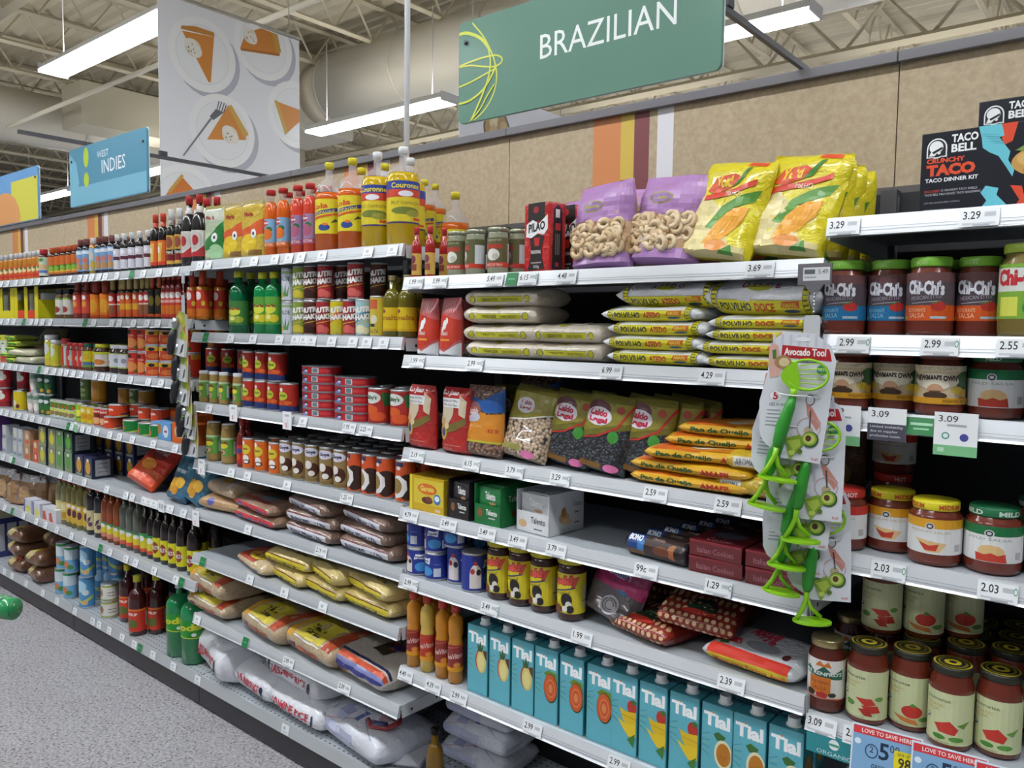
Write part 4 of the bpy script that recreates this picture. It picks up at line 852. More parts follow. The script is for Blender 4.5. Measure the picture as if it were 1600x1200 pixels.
# ring biscuit bags
def biscuits(mb, W, H, T, seed, n=44):
    r_ = random.Random(seed)
    for i in range(n):
        cx = r_.uniform(-W * .40, W * .40); cz = H * r_.uniform(.17, .52); t = (1 - (abs(cx) / (W / 2)) ** 3.2) ** .6
        cy = -T / 2 * t * (1 - .35 * cz / H) - .001 + r_.uniform(-.002, .006)
        R_ = r_.uniform(.0110, .0135); tr = R_ * .56; cy -= .006; ax = Vector((r_.uniform(-.5, .5), -1, r_.uniform(-.45, .45))).normalized(); u = ax.cross(Vector((0, 0, 1))).normalized(); v = ax.cross(u)
        pts = [Vector((cx, cy, cz)) + (u * math.cos(a) + v * math.sin(a)) * R_ for a in [2 * PI * k / 10 for k in range(11)]]
        mb.tube(pts, tr, ('c9b08c:p', 'd3bd9b:p', 'bfa37e:p')[i % 3], 7)
lavp = [('r', 'a57ab0', -1, .55, 1, 1), ('p', 'a57ab0', [(-1, .50), (-.6, .58), (0, .53), (.5, .58), (1, .5), (1, .6), (-1, .6)]), ('r', 'a57ab0', -1, 0, 1, .16), ('e', '9a8a3a', -.15, .72, .36, .07), ('e', '8a6aa0', -.15, .72, .32, .055), ('t', 'b9a544', 'Biscoito', -.36, .70, .06, .74, {'b': .04}), ('e', '8a7ab0', -.25, .24, .30, .075, 20), ('e', 'c9c4de', -.25, .24, .26, .06, 20), ('t', '6a5aa0', 'Polvilho', -.42, .225, -.06, .26), ('p', '2f7a6a', [(-.62, .28), (-.44, .27), (-.5, .24), (-.64, .25)]), ('p', '2f7a6a', [(.12, .28), (.3, .27), (.2, .24), (.06, .25)])]
for v in range(2):
    bk = MB(); biscuits(bk, .19, .205, .09, 4 + v)
    pouch('lavender%d' % v, 'biscuit_bag', .19, .215, .095, 'b9946e:f', lavp, 11 + v * 4, amp=.008, top=.22, parts=[('ring_biscuits', bk, 'pale ring shaped biscuits')])
lvs = [(945, .07, -.18, .1, 0, 'largest, beside the coffee bricks'), (1040, .07, -.12, .25, 1, 'in front, beside the corn flake bags'), (996, .20, .2, .1, 1, 'behind, between the two front ones'), (1086, .24, .1, .05, 0, 'behind, touching the yellow bags'), (925, .25, 0, .0, 0, 'farthest back behind the largest one')]
for px, dy_, rz_, rx_, v, w_ in lvs:
    put('lavender%d' % v, XP(px, D + dy_, z + .09), D + dy_, z, 'purple and clear bag of ring biscuits, ' + w_, 'bag', 'purple biscuit bags', rz=rz_, rx=-rx_ * .6, ry=.06 if v else -.03)
# yellow corn flake bags
ylc = [('p', 'd3c48a', [(-.95, .0), (-.98, .58), (-.5, .62), (-.1, .50), (.15, .35), (.5, .12), (.9, .1), (.9, 0)]), ('p', '4f8a2c', [(-.3, .28), (.0, .5), (.5, .62), (.9, .68), (.8, .56), (.2, .44), (.0, .26)]), ('p', 'e09a1e', [(-.2, .10), (.0, .34), (.4, .48), (.75, .50), (.7, .34), (.3, .16)]), ('e', 'd88a3a', .2, .10, .3, .06), ('p', '4a8a30', [(.3, .02), (.6, .12), (.7, .02)]),
       ('p', 'd04a1c', [(-.6, .66), (-.45, .80), (.1, .84), (.3, .8), (.1, .70), (-.3, .64)]), ('t', 'e8c83a', 'Yoki', -.42, .68, .08, .80, {'b': .05, 'rise': .03}), ('p', '3f7f2c', [(.1, .70), (.4, .90), (.5, .92), (.3, .74)]), ('p', 'd03a22', [(-.6, .56), (.2, .62), (.75, .72), (.75, .78), (.2, .68), (-.6, .62)]), ('t', 'f0e8d0', 'MILHO', .0, .61, .4, .66), ('r', 'd04a2a', .3, .93, .8, .98)]
for i in range(6): ylc.append(('l', 'e8b53c', -.1 + .14 * i, .16 + .03 * i, .05 + .14 * i, .34 + .02 * i, .012))
sidet = [('t', '2a2a1a', 'FLOCAO', .86, .2, .98, .6)]
for v in range(2): pouch('corn%d' % v, 'corn_flake_bag', .19, .225, .075, 'd9c91e:f', ylc, 23 + 5 * v, amp=.007, top=.12)
cs = [(1124, .06, -.25, .27, 0, 'leaning in front beside the purple bags'), (1238, .055, -.2, .30, 1, 'leaning in front beside the tag holder'), (1190, .17, -.1, .14, 1, 'upright just behind the two leaning ones'), (1262, .185, .0, .10, 0, 'upright in the second row, tallest'), (1300, .26, .05, .05, 1, 'third in the line'), (1322, .34, .1, .03, 0, 'at the back, next to the taco box')]
for px, dy_, rz_, rx_, v, w_ in cs:
    put('corn%d' % v, min(XP(px, D + dy_, z + .1), -.63), D + dy_ - .02, z, 'yellow corn flour bag with corn cob print, ' + w_, 'bag', 'yellow corn flour bags', rz=rz_, rx=-rx_, ry=.13 if rx_ > .25 else .04)
# --- second shelf: sugar, flour, starch
z = Z[3][1]
sug = [('p', 'cf4230', [(-1, .28), (-.6, .16), (0, .12), (.6, .2), (1, .30), (1, .62), (.5, .66), (-.3, .72), (-1, .60)]), ('p', 'e2e4e8', [(-1, .0), (1, 0), (1, .24), (.5, .14), (0, .08), (-.6, .12), (-1, .22)]), ('e', 'eef0f2', -.1, .54, .22, .08), ('e', 'eef0f2', .12, .60, .14, .06), ('e', 'eef0f2', -.28, .46, .12, .05), ('t', 'f2d8d0', 'UNIAO', -.45, .36, .35, .42, {'b': .04}), ('r', 'e8a33a', -.5, .27, .5, .30)]
for i in range(9): sug.append(('l', 'e6b0b0', -.9 + .2 * i, .74, -.7 + .16 * i, .98, .05))
pouch('sugar', 'sugar_bag', .088, .170, .06, 'd0696a:f', sug, 31, amp=.003, top=.25)
for px, dy_, lb in ((672, .045, 'red and white sugar bag at the shelf end'), (707, .04, 'red and white sugar bag beside the flour stack'), (690, .12, 'red sugar bag behind the two front ones'), (722, .12, 'red sugar bag behind, almost hidden by flour')):
    put('sugar', XP(px, D + dy_, z + .07), D + dy_, z, lb, 'bag', 'red and white sugar bags', rz=-.15)
flo = [('r', 'c9c62c', -.62, -.10, .60, .02), ('r', '6b6a20', -.62, -.105, .60, -.095), ('r', '6b6a20', -.62, .015, .60, .025), ('t', '3f3f18', 'CASSAVA FLOUR', -.48, -.08, -.05, .0, {'b': .02}), ('t', '3f3f18', 'FARINHA DE MANDIOCA', .06, -.075, .5, -.01), ('e', 'c9c62c', -.74, -.04, .08, .09), ('e', 'c9c62c', .72, -.04, .08, .09), ('ring', '3f3f18', -.74, -.04, .08, .09, .15), ('ring', '3f3f18', .72, -.04, .08, .09, .15), ('e', 'b3b030', -.15, .28, .12, .07), ('e', '9a9828', -.12, .26, .06, .05), ('e', 'dcd6ca', .2, .38, .3, .1), ('t', '5a5a58', 'DEUSA', .05, .35, .3, .42), ('r', 'a9a7a0', .38, .36, .6, .38)]
for v in range(3): lying_bag('flour%d' % v, 'cassava_flour_bag', .25, .17, .052, 'd3c8b6:f', flo, 41 + v * 3, amp=.006, pinch=.055)
fl = [(-1.385, 0, 0, 'bottom of the taller stack'), (-1.395, .044, 1, 'second from bottom of the taller stack'), (-1.395, .094, 0, 'third from bottom of the taller stack'), (-1.39, .140, 2, 'topmost of the taller stack'), (-1.165, 0, 1, 'bottom of the two beside the starch bags'), (-1.170, .045, 2, 'upper of the two beside the starch bags')]
for x, dz, v, w_ in fl: put('flour%d' % v, x, D + .095, z + dz, 'beige cassava flour bag, ' + w_, 'bag', 'beige cassava flour bags', rz=rnd.uniform(-.05, .05), sc=(1.0 if x < -1.3 else .88, 1, 1))
def pol(word, wc):
    o = [('r', 'e6dc1e', -.80, -.24, .80, .075), ('r', '9a9c8a', -.80, .075, .80, .085), ('t', '4a4a3c', 'POLVILHO', -.68, -.11, -.14, .03, {'b': .03}), ('t', wc, word, -.08, -.11, .26, .03, {'b': .04}), ('p', 'd8641e', [(.36, -.04), (.40, .06), (.68, .07), (.66, -.05)]), ('t', 'e8c83a', 'AMAFIL', .40, -.03, .64, .04, {'b': .04}), ('e', '2f4a7a', .52, -.11, .13, .035),
         ('t', '9a3a4a', ' '.join(word), -.30, .42, .34, .52, {'b': .03}), ('e', 'b9bc3a', .0, .27, .2, .05)]
    for s_ in (-1, 1):
        o += [('r', 'e6dc1e', s_ * .78 - .05, -.3, s_ * .78 + .05, .9), ('r', '6b6a2a', s_ * .78 - .055, -.3, s_ * .78 - .045, .9), ('r', '6a7a9a', s_ * .78 + .045, -.3, s_ * .78 + .06, .9)]
        o += [('r', '6b6a2a', s_ * .78 - .04, -.25 + .09 * k, s_ * .78 + .035, -.22 + .09 * k) for k in range(12)]
    return o
for v in range(2):
    lying_bag('azedo%d' % v, 'starch_bag', .262, .17, .042, 'eef0f3:f', pol('AZEDO', 'c8502a'), 51 + v * 4, amp=.004, pinch=.18)
    lying_bag('doce%d' % v, 'starch_bag', .245, .17, .042, 'eef0f3:f', pol('DOCE', 'd05a22'), 61 + v * 4, amp=.004, pinch=.18)
def low_(ops): return [(o[0], o[1], o[2], o[3] - (.13 if o[3] < .12 else .30), o[4], o[5] - (.13 if o[5] < .12 else .30)) if o[0] == 'r' and o[3] > -.9 and abs(o[2] - (-.8)) < .01 else ((o[0], o[1], o[2], o[3], o[4] - (.13 if o[4] < .2 else .28), o[5], o[6] - (.13 if o[4] < .2 else .28)) + tuple(o[7:]) if o[0] == 't' else ((o[0], o[1], o[2], o[3] - .13, o[4], o[5]) if o[0] == 'e' else ((o[0], o[1], [(a, b - .13) for a, b in o[2]]) if o[0] == 'p' else o))) for o in ops]
lying_bag('azedo_t', 'starch_bag', .262, .17, .066, 'e8e9ee:f', low_(pol('AZEDO', 'c8502a')), 71, amp=.008, pinch=.18, ex=2.0)
lying_bag('doce_t', 'starch_bag', .262, .17, .085, 'e8e9ee:f', low_(pol('DOCE', 'd05a22')), 75, amp=.010, pinch=.2, ex=2.0)
pos = ('bottom', 'second from bottom', 'third from bottom', 'fourth from bottom')
for i in range(4):
    put('azedo%d' % (i % 2), -.925 + (.012, .0, .012, -.006)[i], D + .09, z + .0335 * i, 'white and yellow starch bag marked AZEDO, ' + pos[i] + ' of its stack', 'bag', 'sour starch bags')
    put('doce%d' % (i % 2), -.672 + (.0, -.016, .008, .012)[i], D + .09, z + .0265 * i + (0, .004, .006, .006)[i], 'white and yellow starch bag marked DOCE, ' + pos[i] + ' of its stack', 'bag', 'sweet starch bags', sc=(1, 1, .82))
put('azedo_t', -.895, D + .095, z + .134, 'puffed starch bag marked AZEDO, topmost of its stack', 'bag', 'sour starch bags', rz=.04)
put('doce_t', -.668, D + .095, z + .113, 'large puffed starch bag marked DOCE, topmost beside the key tag', 'bag', 'sweet starch bags', rz=-.03, ry=.03)
# --- third shelf: beans
z = Z[3][2]
joao = [('p', 'c9b99e', [(-.85, .92), (.0, .95), (.1, .6), (-.3, .40), (-.85, .45)]), ('p', 'c9b99e', [(.3, .95), (.85, .8), (.8, .55), (.5, .6)]), ('r', 'b3242a', -1, .84, .45, .99), ('t', 'f0dede', 'Sao Joao', -.85, .865, .38, .965, {'b': .05}), ('r', 'dcdcdc', -1, .70, .5, .84), ('t', '4a4a50', 'Farinha de Milho', -.8, .78, .35, .82), ('t', '4a4a50', 'Yellow Corn Flour', -.8, .72, .35, .76), ('p', '7a6a34', [(-.6, .28), (-.5, .40), (.4, .50), (.85, .56), (.85, .46), (.3, .36)]), ('e', 'c8a850', -.55, .32, .26, .12), ('e', '3a4a7a', -.55, .32, .14, .07), ('e', 'c9a468', -.55, .46, .16, .07), ('e', 'd8c49a', -.3, .42, .14, .05), ('r', 'c87a6a', -.8, .12, .6, .135)]
pouch('joao', 'corn_flour_bag', .122, .190, .06, 'b02a26:f', joao, 81, amp=.004, top=.10)
row('joao', [662, 716], D + .045, z, 'red corn flour bag with white banner', 'the shelf end', 'bag', 'red corn flour bags', rz=-.1)
row('joao', [765], D + .16, z, 'red corn flour bag behind the blue and orange one', '', 'bag', 'red corn flour bags', rz=-.1)
blu = [('p', 'd0862a', [(-1, .22), (1, .22), (1, .62), (.4, .60), (-.3, .66), (-1, .56)]), ('p', '2a5aa0', [(-1, .58), (-.3, .68), (.4, .62), (1, .64), (1, .96), (.2, .8), (-.3, .82), (-1, .94)]), ('e', '9a5a4a', -.35, .66, .42, .11), ('e', 'b9b9c4', -.35, .55, .42, .07), ('t', 'e8c8c8', 'Kicaldo', -.62, .60, -.05, .68, {'b': .03}), ('t', 'e8b47a', 'Feijao Carioca', -.6, .40, .2, .46), ('r', 'c2b83a', -1, .20, 1, .23), ('e', '2f3f7a', -.7, .12, .16, .06), ('r', 'c0502a', .5, .35, .9, .40)]
pouch('bluebean', 'bean_bag', .150, .200, .065, 'beans_pinto', blu, 85, amp=.004)
def leg(seed_): return [('p', '6f6a24', [(-1, .38), (-.2, .46), (1, .60), (1, 1), (-1, 1)]), ('p', '8d8330', [(-1, .46), (-.2, .54), (1, .68), (1, .92), (-.2, .86), (-1, .80)]), ('l', 'b8322a', -1, .37, -.1, .45, .02), ('l', 'b8322a', -.1, .45, .6, .60, .03), ('l', 'b8322a', .6, .60, 1, .9, .05), ('e', '5a2a34', -.28, .80, .50, .11), ('e', 'e6e0e8', -.22, .70, .55, .12), ('t', 'c22c4a', 'Caldo', -.62, .70, .14, .79, {'b': .05}), ('t', 'c22c4a', 'Legal', -.58, .60, .18, .69, {'b': .05}), ('e', '3f8a34', .5, .47, .20, .08), ('r', '6f4c1c', -.75, .05, .25, .115), ('e', 'c86a9a', .62, .08, .26, .05), ('e', 'a84a3a', .6, .82, .14, .05)]
pouch('blackbean', 'bean_bag', .150, .195, .065, 'beans_black', leg(0), 91, amp=.004)
chk = [('p', '8f8530', [(-1, .5), (0, .56), (1, .66), (1, 1), (-1, 1)]), ('l', 'd8d4c8', -1, .48, 0, .54, .02), ('l', 'd8d4c8', 0, .54, 1, .66, .02), ('e', 'd9d3da', -.15, .72, .40, .11), ('t', 'a8324a', 'Caldo', -.4, .73, .1, .79, {'b': .04}), ('t', 'a8324a', 'Legal', -.4, .65, .1, .71, {'b': .04}), ('r', '8f8a48', -.7, .1, .1, .18), ('e', 'c86a9a', .45, .08, .3, .05)]
pouch('chickpea', 'bean_bag', .165, .200, .065, 'beans_pale', chk, 95, amp=.005)
put('bluebean', XP(757, D + .05, z + .09), D + .05, z, 'blue and orange bag of pinto beans', 'bag', 'bean bags', rz=-.08, rx=-.05)
put('chickpea', XP(818, D + .05, z + .09), D + .05, z, 'olive topped bag of pale chickpeas beside the blue bean bag', 'bag', 'bean bags', rz=-.1, rx=-.22, ry=.10)
for i, (px, dy_, w_) in enumerate(((888, .06, 'beside the chickpeas'), (940, .045, 'largest and frontmost'), (1002, .055, 'third from the chickpeas'), (1040, .08, 'fourth from the chickpeas'), (1068, .12, 'last, half in shadow'))):
    put('blackbean', XP(px, D + dy_, z + .09), D + dy_, z, 'olive topped bag of black beans, ' + w_, 'bag', 'black bean bags', rz=-.12, rx=-.12, ry=.10)
for i, (px, dy_) in enumerate(((800, .20), (870, .19), (930, .19))): put('blackbean', XP(px, D + dy_, z + .09), D + dy_, z, 'black bean bag in the second row, ' + NTH[i] + ' from the flour bags', 'bag', 'black bean bags', rz=-.1)
put('bluebean', XP(845, D + .26, z + .09), D + .26, z + .002, 'blue topped bean bag deep behind the chickpeas', 'bag', 'bean bags', sc=(1, 1, 1.1))
pq = [('r', 'd8a51c', -.86, -.25, .86, .16), ('r', 'c8601e', -.86, .14, -.1, .5), ('t', '2f5a2a', 'Pao de Queijo', -.78, -.12, .10, .06, {'b': .04}), ('t', 'b8301e', 'AMAFIL', .22, -.11, .72, .04, {'b': .05}), ('p', 'c8781e', [(-.5, .2), (.6, .2), (.7, .7), (-.4, .7)]), ('e', 'd8b06a', .1, .42, .4, .14), ('e', 'b8842e', .4, .5, .2, .08), ('e', 'd8cfc0', -.1, .3, .18, .05)]
for v in range(2): lying_bag('queijo%d' % v, 'bread_mix_bag', .30, .17, .036, 'd9a824:f', pq, 101 + 4 * v, amp=.005, pinch=.12)
pqp = [(-.835, .0, 0, .0, 'bottom'), (-.835, .030, 1, .0, 'second from bottom'), (-.80, .062, 0, .12, 'third from bottom, askew'), (-.765, .094, 1, .2, 'fourth from bottom'), (-.73, .122, 0, .12, 'topmost')]
for x, dz, v, rz_, w_ in pqp: put('queijo%d' % v, x + .015, D + .09 + (.03 if dz > .08 else 0), z + dz, 'yellow cheese bread mix bag, ' + w_ + ' of the pile', 'bag', 'cheese bread mix bags', rz=rz_)
ttt = [('p', 'd8d2c4', [(-.8, -.1), (-.3, -.1), (-.3, .1), (-.8, .1)]), ('t', '3a6a8a', 'AROMA', -.75, -.06, -.35, .05), ('t', '8a6a1a', 'Topioca', .1, -.12, .7, .08), ('e', 'c8a070', .2, .4, .4, .12), ('e', 'a8764a', -.2, .5, .3, .1)]
lying_bag('tapbrown', 'bread_mix_bag', .20, .16, .055, 'c3a52a:f', ttt, 111, amp=.008)
put('tapbrown', -.655, D + .085, z, 'golden brown snack bag lying behind the avocado tools', 'bag', rz=-.1)
put('tapbrown', -.645, D + .10, z + .052, 'upper golden brown snack bag behind the avocado tools', 'bag', rz=.15)
# --- fourth shelf: chocolate
z = Z[3][3]; F0 = D - .012
gar = [('r', 'c9a617', -.98, .02, .98, .98), ('r', 'd9c23a', -.72, .22, .95, .92), ('e', 'd8742a', .05, .66, .55, .16), ('t', 'f0d060', 'Garoto', -.35, .58, .45, .74, {'b': .05, 'rise': .02}), ('e', '5a2f22', .05, .34, .32, .10), ('e', '7a4030', .15, .38, .18, .08), ('e', '3a7ab8', .62, .42, .20, .15), ('e', 'dfe9f2', .62, .44, .14, .08), ('r', 'd8b9a0', .5, .06, .8, .14), ('r', 'e3cf3a', -.98, .0, -.84, 1)]
def wr(mb, w_, d_, h_, wc, ops, n_, dz0=.02):
    """wrapped chocolate bars standing inside a display box"""
    for i in range(n_):
        y = -d_ / 2 + .012 + i * (d_ - .02) / n_
        mb.box(-w_ / 2 + .006, w_ / 2 - .006, y, y + .013, dz0, h_, wc, .003)
def display(key, w_, d_, h_, c, front, side, bars, barops):
    b = MB(); t = .0018
    b.box(-w_ / 2, w_ / 2, -d_ / 2, d_ / 2, 0, t, c); b.box(-w_ / 2, -w_ / 2 + t, -d_ / 2, d_ / 2, 0, h_, c); b.box(w_ / 2 - t, w_ / 2, -d_ / 2, d_ / 2, 0, h_, c)
    b.box(-w_ / 2, w_ / 2, d_ / 2 - t, d_ / 2, 0, h_, c); b.box(-w_ / 2, w_ / 2, -d_ / 2, -d_ / 2 + t, 0, h_ * .5, c)
    art(b, flat((0, -d_ / 2, 0), (1, 0, 0), (0, 0, 1), w_, h_ * .5), front); art(b, flat((w_ / 2, 0, 0), (0, 1, 0), (0, 0, 1), d_, h_), side)
    br = MB(); wr(br, w_, d_, h_ * .93, bars, (), 6); y = -d_ / 2 + .012
    art(br, flat((0, y - .0002, h_ * .5), (1, 0, 0), (0, 0, 1), w_ - .012, h_ * .43), barops)
    kind(key, 'chocolate_display_box', [('box', b), ('wrapped_bars', br)])
carton('garoto', 'chocolate_display_box', .152, .12, .104, 'b8960f:f', gar, [('r', '9a7f1a', -1, 0, 1, 1), ('r', '6a5a1a', -.5, .1, .5, .8)], bev=.003)
put('garoto', -1.645, F0 + .07, z, 'yellow shiny chocolate box with heart-shaped sweets picture', 'box', 'chocolate display boxes', rz=-.05)
put('garoto', -1.60, F0 + .19, z, 'second yellow chocolate box directly behind the front one', 'box', 'chocolate display boxes', rz=-.05)
tal = lambda: [('t', 'eef0ee', 'Talento', -.1, .55, .75, .82, {'b': .03, 'rise': -.03}), ('r', 'c9c9c9', .1, .36, .6, .42), ('e', '8a5a38', -.55, .6, .2, .22)]
bar = lambda: [('t', 'eef0ee', 'Talento', -.45, .3, .45, .75, {'b': .03, 'rise': -.05}), ('e', 'b08a60', .2, .08, .3, .08)]
display('tal_k', .083, .13, .112, '211d20:p', tal(), [('e', '5a4030', 0, .3, .3, .12)], '2a2528:f', bar())
display('tal_g', .098, .13, .112, '1a6f38:p', tal(), [('e', '5a3a24', 0, .3, .3, .1), ('t', 'c9d8cc', 'Talento', -.5, .6, .5, .75)], '1f7a3e:f', bar())
tw = lambda: [('t', '3a3a3c', 'Talento', -.1, .5, .8, .8, {'b': .02, 'rise': -.02}), ('e', 'd8b080', -.6, .4, .25, .2), ('r', '6a6a6c', .1, .2, .6, .26)]
display('tal_w', .118, .14, .110, 'd9dadd:p', tw(), [('p', 'd9dadd', [(-.95, .0), (-.5, .98), (-.3, .9), (-.6, .0)]), ('e', 'd0a878', -.15, .38, .3, .14), ('e', 'b87a4a', -.18, .52, .14, .12), ('e', 'e0c090', .0, .28, .3, .08), ('t', '4a4a4e', 'Talento', .35, .62, .85, .75), ('r', '8a8a8e', .45, .2, .75, .24), ('r', '8a8a8e', .45, .45, .7, .5)], 'cfd0d4:f', bar())
put('tal_k', -1.516, F0 + .075, z, 'black open display box of wrapped chocolate bars', 'box', 'chocolate display boxes', rz=-.04)
put('tal_g', -1.408, F0 + .075, z, 'green open display box of wrapped chocolate bars', 'box', 'chocolate display boxes', rz=-.04)
put('tal_w', -1.262, F0 + .10, z, 'white open display box of wrapped chocolate bars, torn front', 'box', 'chocolate display boxes', rz=-.10)
# cookie rolls
def roll_kind(key, L, R, tint):
    m_ = MB(); seg = 20; vs = []; fs = []
    for x in (-L / 2, -L / 2 + .008, L / 2 - .008, L / 2):
        for k in range(seg):
            a = 2 * PI * k / seg; r = R if abs(x) < L / 2 - .001 else R * .8; vs.append((x, r * math.cos(a), R + r * math.sin(a)))
    for i in range(3):
        for k in range(seg): fs.append((i * seg + k, i * seg + (k + 1) % seg, (i + 1) * seg + (k + 1) % seg, (i + 1) * seg + k))
    fs += [tuple(range(seg)), tuple(3 * seg + k for k in range(seg))]
    m_.add(vs, fs, tint, True)
    st = 2 * PI / seg
    def fn(x, y, off):
        th = PI + (1 - y) * PI; k = math.floor(th / st + 1e-9); f = th / st - k; r = R + off
        a, b = k * st, (k + 1) * st; return Vector((x * (L / 2 - .009), -(r * (math.cos(a) * (1 - f) + math.cos(b) * f)) * -1 if False else r * (math.cos(a) * (1 - f) + math.cos(b) * f) * 1, R + r * (math.sin(a) * (1 - f) + math.sin(b) * f)))
    # y: 0 floor front .. 1 top, on the front quarter
    def fn2(x, y, off):
        th = PI + PI / 2 * (1 - y) - PI / 2 * 0; th = PI * 1.25 - y * PI * .75
        k = math.floor(th / st + 1e-9); f = th / st - k; r = R + off; a, b = k * st, (k + 1) * st
        return Vector((x * (L / 2 - .009), r * (math.cos(a) * (1 - f) + math.cos(b) * f), R + r * (math.sin(a) * (1 - f) + math.sin(b) * f)))
    ys = [(1.25 * PI - k * st) / (.75 * PI) for k in range(seg)]
    art(m_, Surf(fn2, [], [y for y in ys if 0 < y < 1]), [('r', '23427e', -1, .0, -.35, 1), ('p', '3a78b8', [(-.6, 0), (-.2, 0), (-.35, .6), (-.6, .8)]), ('r', '3a2a26', -.35, 0, 1, 1), ('t', 'e8ecf2', 'BONO', -.95, .55, -.45, .85, {'b': .05}), ('r', '7a5a3a', -1, 0, -.35, .22), ('e', 'a0623a', .72, .4, .2, .3), ('e', '2a1a16', .86, .42, .1, .26), ('t', 'b9a090', 'Chocolate', -.1, .72, .35, .88), ('e', '6a3a26', .3, .35, .3, .2)], smooth=True)
    kind(key, 'cookie_roll', [], root=m_)
roll_kind('roll', .17, .026, '241e22:f')
for i in range(6):
    put('roll', XP(1035 + i * 24, F0 + .06 + i * .048, z + .03), F0 + .045 + i * .057, z, 'blue and brown chocolate cookie roll, ' + ('frontmost' if i == 0 else NTH[i] + ' from the front') + ' on its shelf', 'cookie roll', 'chocolate cookie rolls', rz=-.12)
ita = [('t', 'a8707a', 'Italian Cookies', -.7, .25, .7, .6), ('r', '8a3038', -1, .85, 1, 1)]
carton('ital', 'cookie_box', .125, .14, .036, '6a1f26:g', ita, top=[('e', '4a4a58', 0, .6, .6, .25), ('t', 'a87078', 'Cookies', -.5, .1, .5, .3)])
itp = [(-.745, .0, 'beside the cookie rolls, lower'), (-.742, .037, 'beside the cookie rolls, upper'), (-.612, .0, 'behind the avocado tools, bottom'), (-.610, .037, 'behind the avocado tools, top')]
for i, (x, dz, w_) in enumerate(itp): put('ital', x, F0 + .085, z + dz, 'dark red Italian cookie box, ' + w_, 'box', 'dark red cookie boxes', rz=.03 * (-1) ** i)
# --- fifth shelf
z = Z[3][4]
bl = lambda a: [('e', 'd9cfcd', -.35 + a, .45, .30, .30), ('r', 'd9cfcd', -.65 + a, .06, -.05 + a, .45), ('e', 'b03038', -.5 + a, .55, .11, .08), ('e', '1f2030', -.2 + a, .52, .12, .09), ('e', 'b03038', -.35 + a, .78, .1, .06), ('p', 'e4e6ea', [(.05 + a, .62), (.15 + a, .85), (.5 + a, .82), (.75 + a, .88), (.7 + a, .6), (.3 + a, .66)]), ('t', '24367a', 'Nestle', .15 + a, .68, .65 + a, .78, {'b': .03}), ('e', '3f8fd0', .5 + a, .3, .4, .2), ('r', 'c8cede', .95 + a, .1, 1.35 + a, .45), ('r', '5a6ab0', .95 + a, .6, 1.35 + a, .64)]
can('bluecan', 'cream_can', .083, .035, '24358f', bl(0)); can('bluecan2', 'cream_can', .083, .035, '24358f', bl(-.8))
can('bluebig', 'cream_can', .112, .037, '24358f', bl(.5))
for i, px in enumerate((654, 682)):
    put(('bluecan', 'bluecan2')[i], XP(px, F0 + .05, z + .04), F0 + .05, z, 'small blue cream can, bottom layer, ' + ('at the shelf end', 'second from the shelf end')[i], 'can', 'blue cream cans', rz=.3)
    put(('bluecan2', 'bluecan')[i], XP(px, F0 + .05, z + .13), F0 + .05, z + .0835, 'small blue cream can, top layer, ' + ('at the shelf end', 'second from the shelf end')[i], 'can', 'blue cream cans', rz=-.2)
put('bluebig', XP(708, F0 + .05, z + .04), F0 + .05, z, 'blue and white cream can, third along, under another can', 'can', 'blue cream cans')
put('bluebig', XP(741, F0 + .05, z + .04), F0 + .05, z, 'blue cream can with dark top beside the cocoa jars', 'can', 'blue cream cans', rz=.6)
put('bluecan', XP(718, F0 + .07, z + .15), F0 + .055, z + .1125, 'blue cream can stacked on the third can', 'can', 'blue cream cans', rz=-.6)
put('bluecan2', XP(742, F0 + .13, z + .1), F0 + .135, z, 'blue cream can in shadow behind the front cans, lower', 'can', 'blue cream cans')
put('bluecan', XP(742, F0 + .13, z + .1), F0 + .135, z + .0835, 'blue cream can in shadow behind the front cans, upper', 'can', 'blue cream cans')
tod = ['d3c32a', [('t', 'b3322a', 'Toddy', -.85, .58, .72, .90, {'b': .10, 'rise': .10}), ('t', 'e2584c', 'Toddy', -.82, .60, .69, .88, {'b': .05, 'rise': .10}), ('l', '2a3a6a', -.7, .50, .5, .66, .03), ('t', '6a5a1a', 'Original', -.5, .42, .3, .52, {'rise': .06}), ('e', '25211f', .12, .34, .26, .18), ('e', 'd9d6ce', .22, .22, .14, .10), ('e', '25211f', .30, .12, .16, .10), ('e', 'e4e0d6', .06, .12, .12, .08), ('e', '6a3a20', -.55, .10, .5, .14), ('e', '8a4c2a', -.7, .22, .22, .08), ('e', 'e0cf3a', -.25, .34, .06, .03), ('r', 'c8c4a0', .9, .15, 1.35, .7), ('r', '6a6a3a', .9, .30, 1.35, .33)]]
def toddy():
    h, R = .170, .0372
    b = MB(); b.lathe([(R * .85, 0), (R * .98, .004), (R, .012), (R, h * .74), (R * .97, h * .78), (R * .97, h * .86)], '3a2019:g', 24)
    l = MB(); l.lathe([(R * .93, h * .86), (R * .98, h * .865), (R * .98, h * .985), (R * .9, h)], 'cfc425:p', 24)
    for k in range(24):
        a = 2 * PI * k / 24; l.box(R * .98 * math.cos(a) - .0008, R * .98 * math.cos(a) + .0008, R * .98 * math.sin(a) - .0008, R * .98 * math.sin(a) + .0008, h * .87, h * .98, 'c4b820:p')
    KRAD['toddy'] = (R, h)
    kind('toddy', 'cocoa_powder_jar', [('body', b), ('lid', l), ('label', label_band(R, h * .12, h * .73, *tod, 24))])
toddy()
row('toddy', [782, 815, 850, 893], F0 + .052, z, 'yellow-lidded cocoa jar with cow picture', 'the blue cans', 'jar', 'yellow cocoa jars', rz=.0, jit=.10)
row('toddy', [800, 835, 872], F0 + .14, z, 'cocoa jar in the second row', 'blue cans', 'jar', 'yellow cocoa jars')
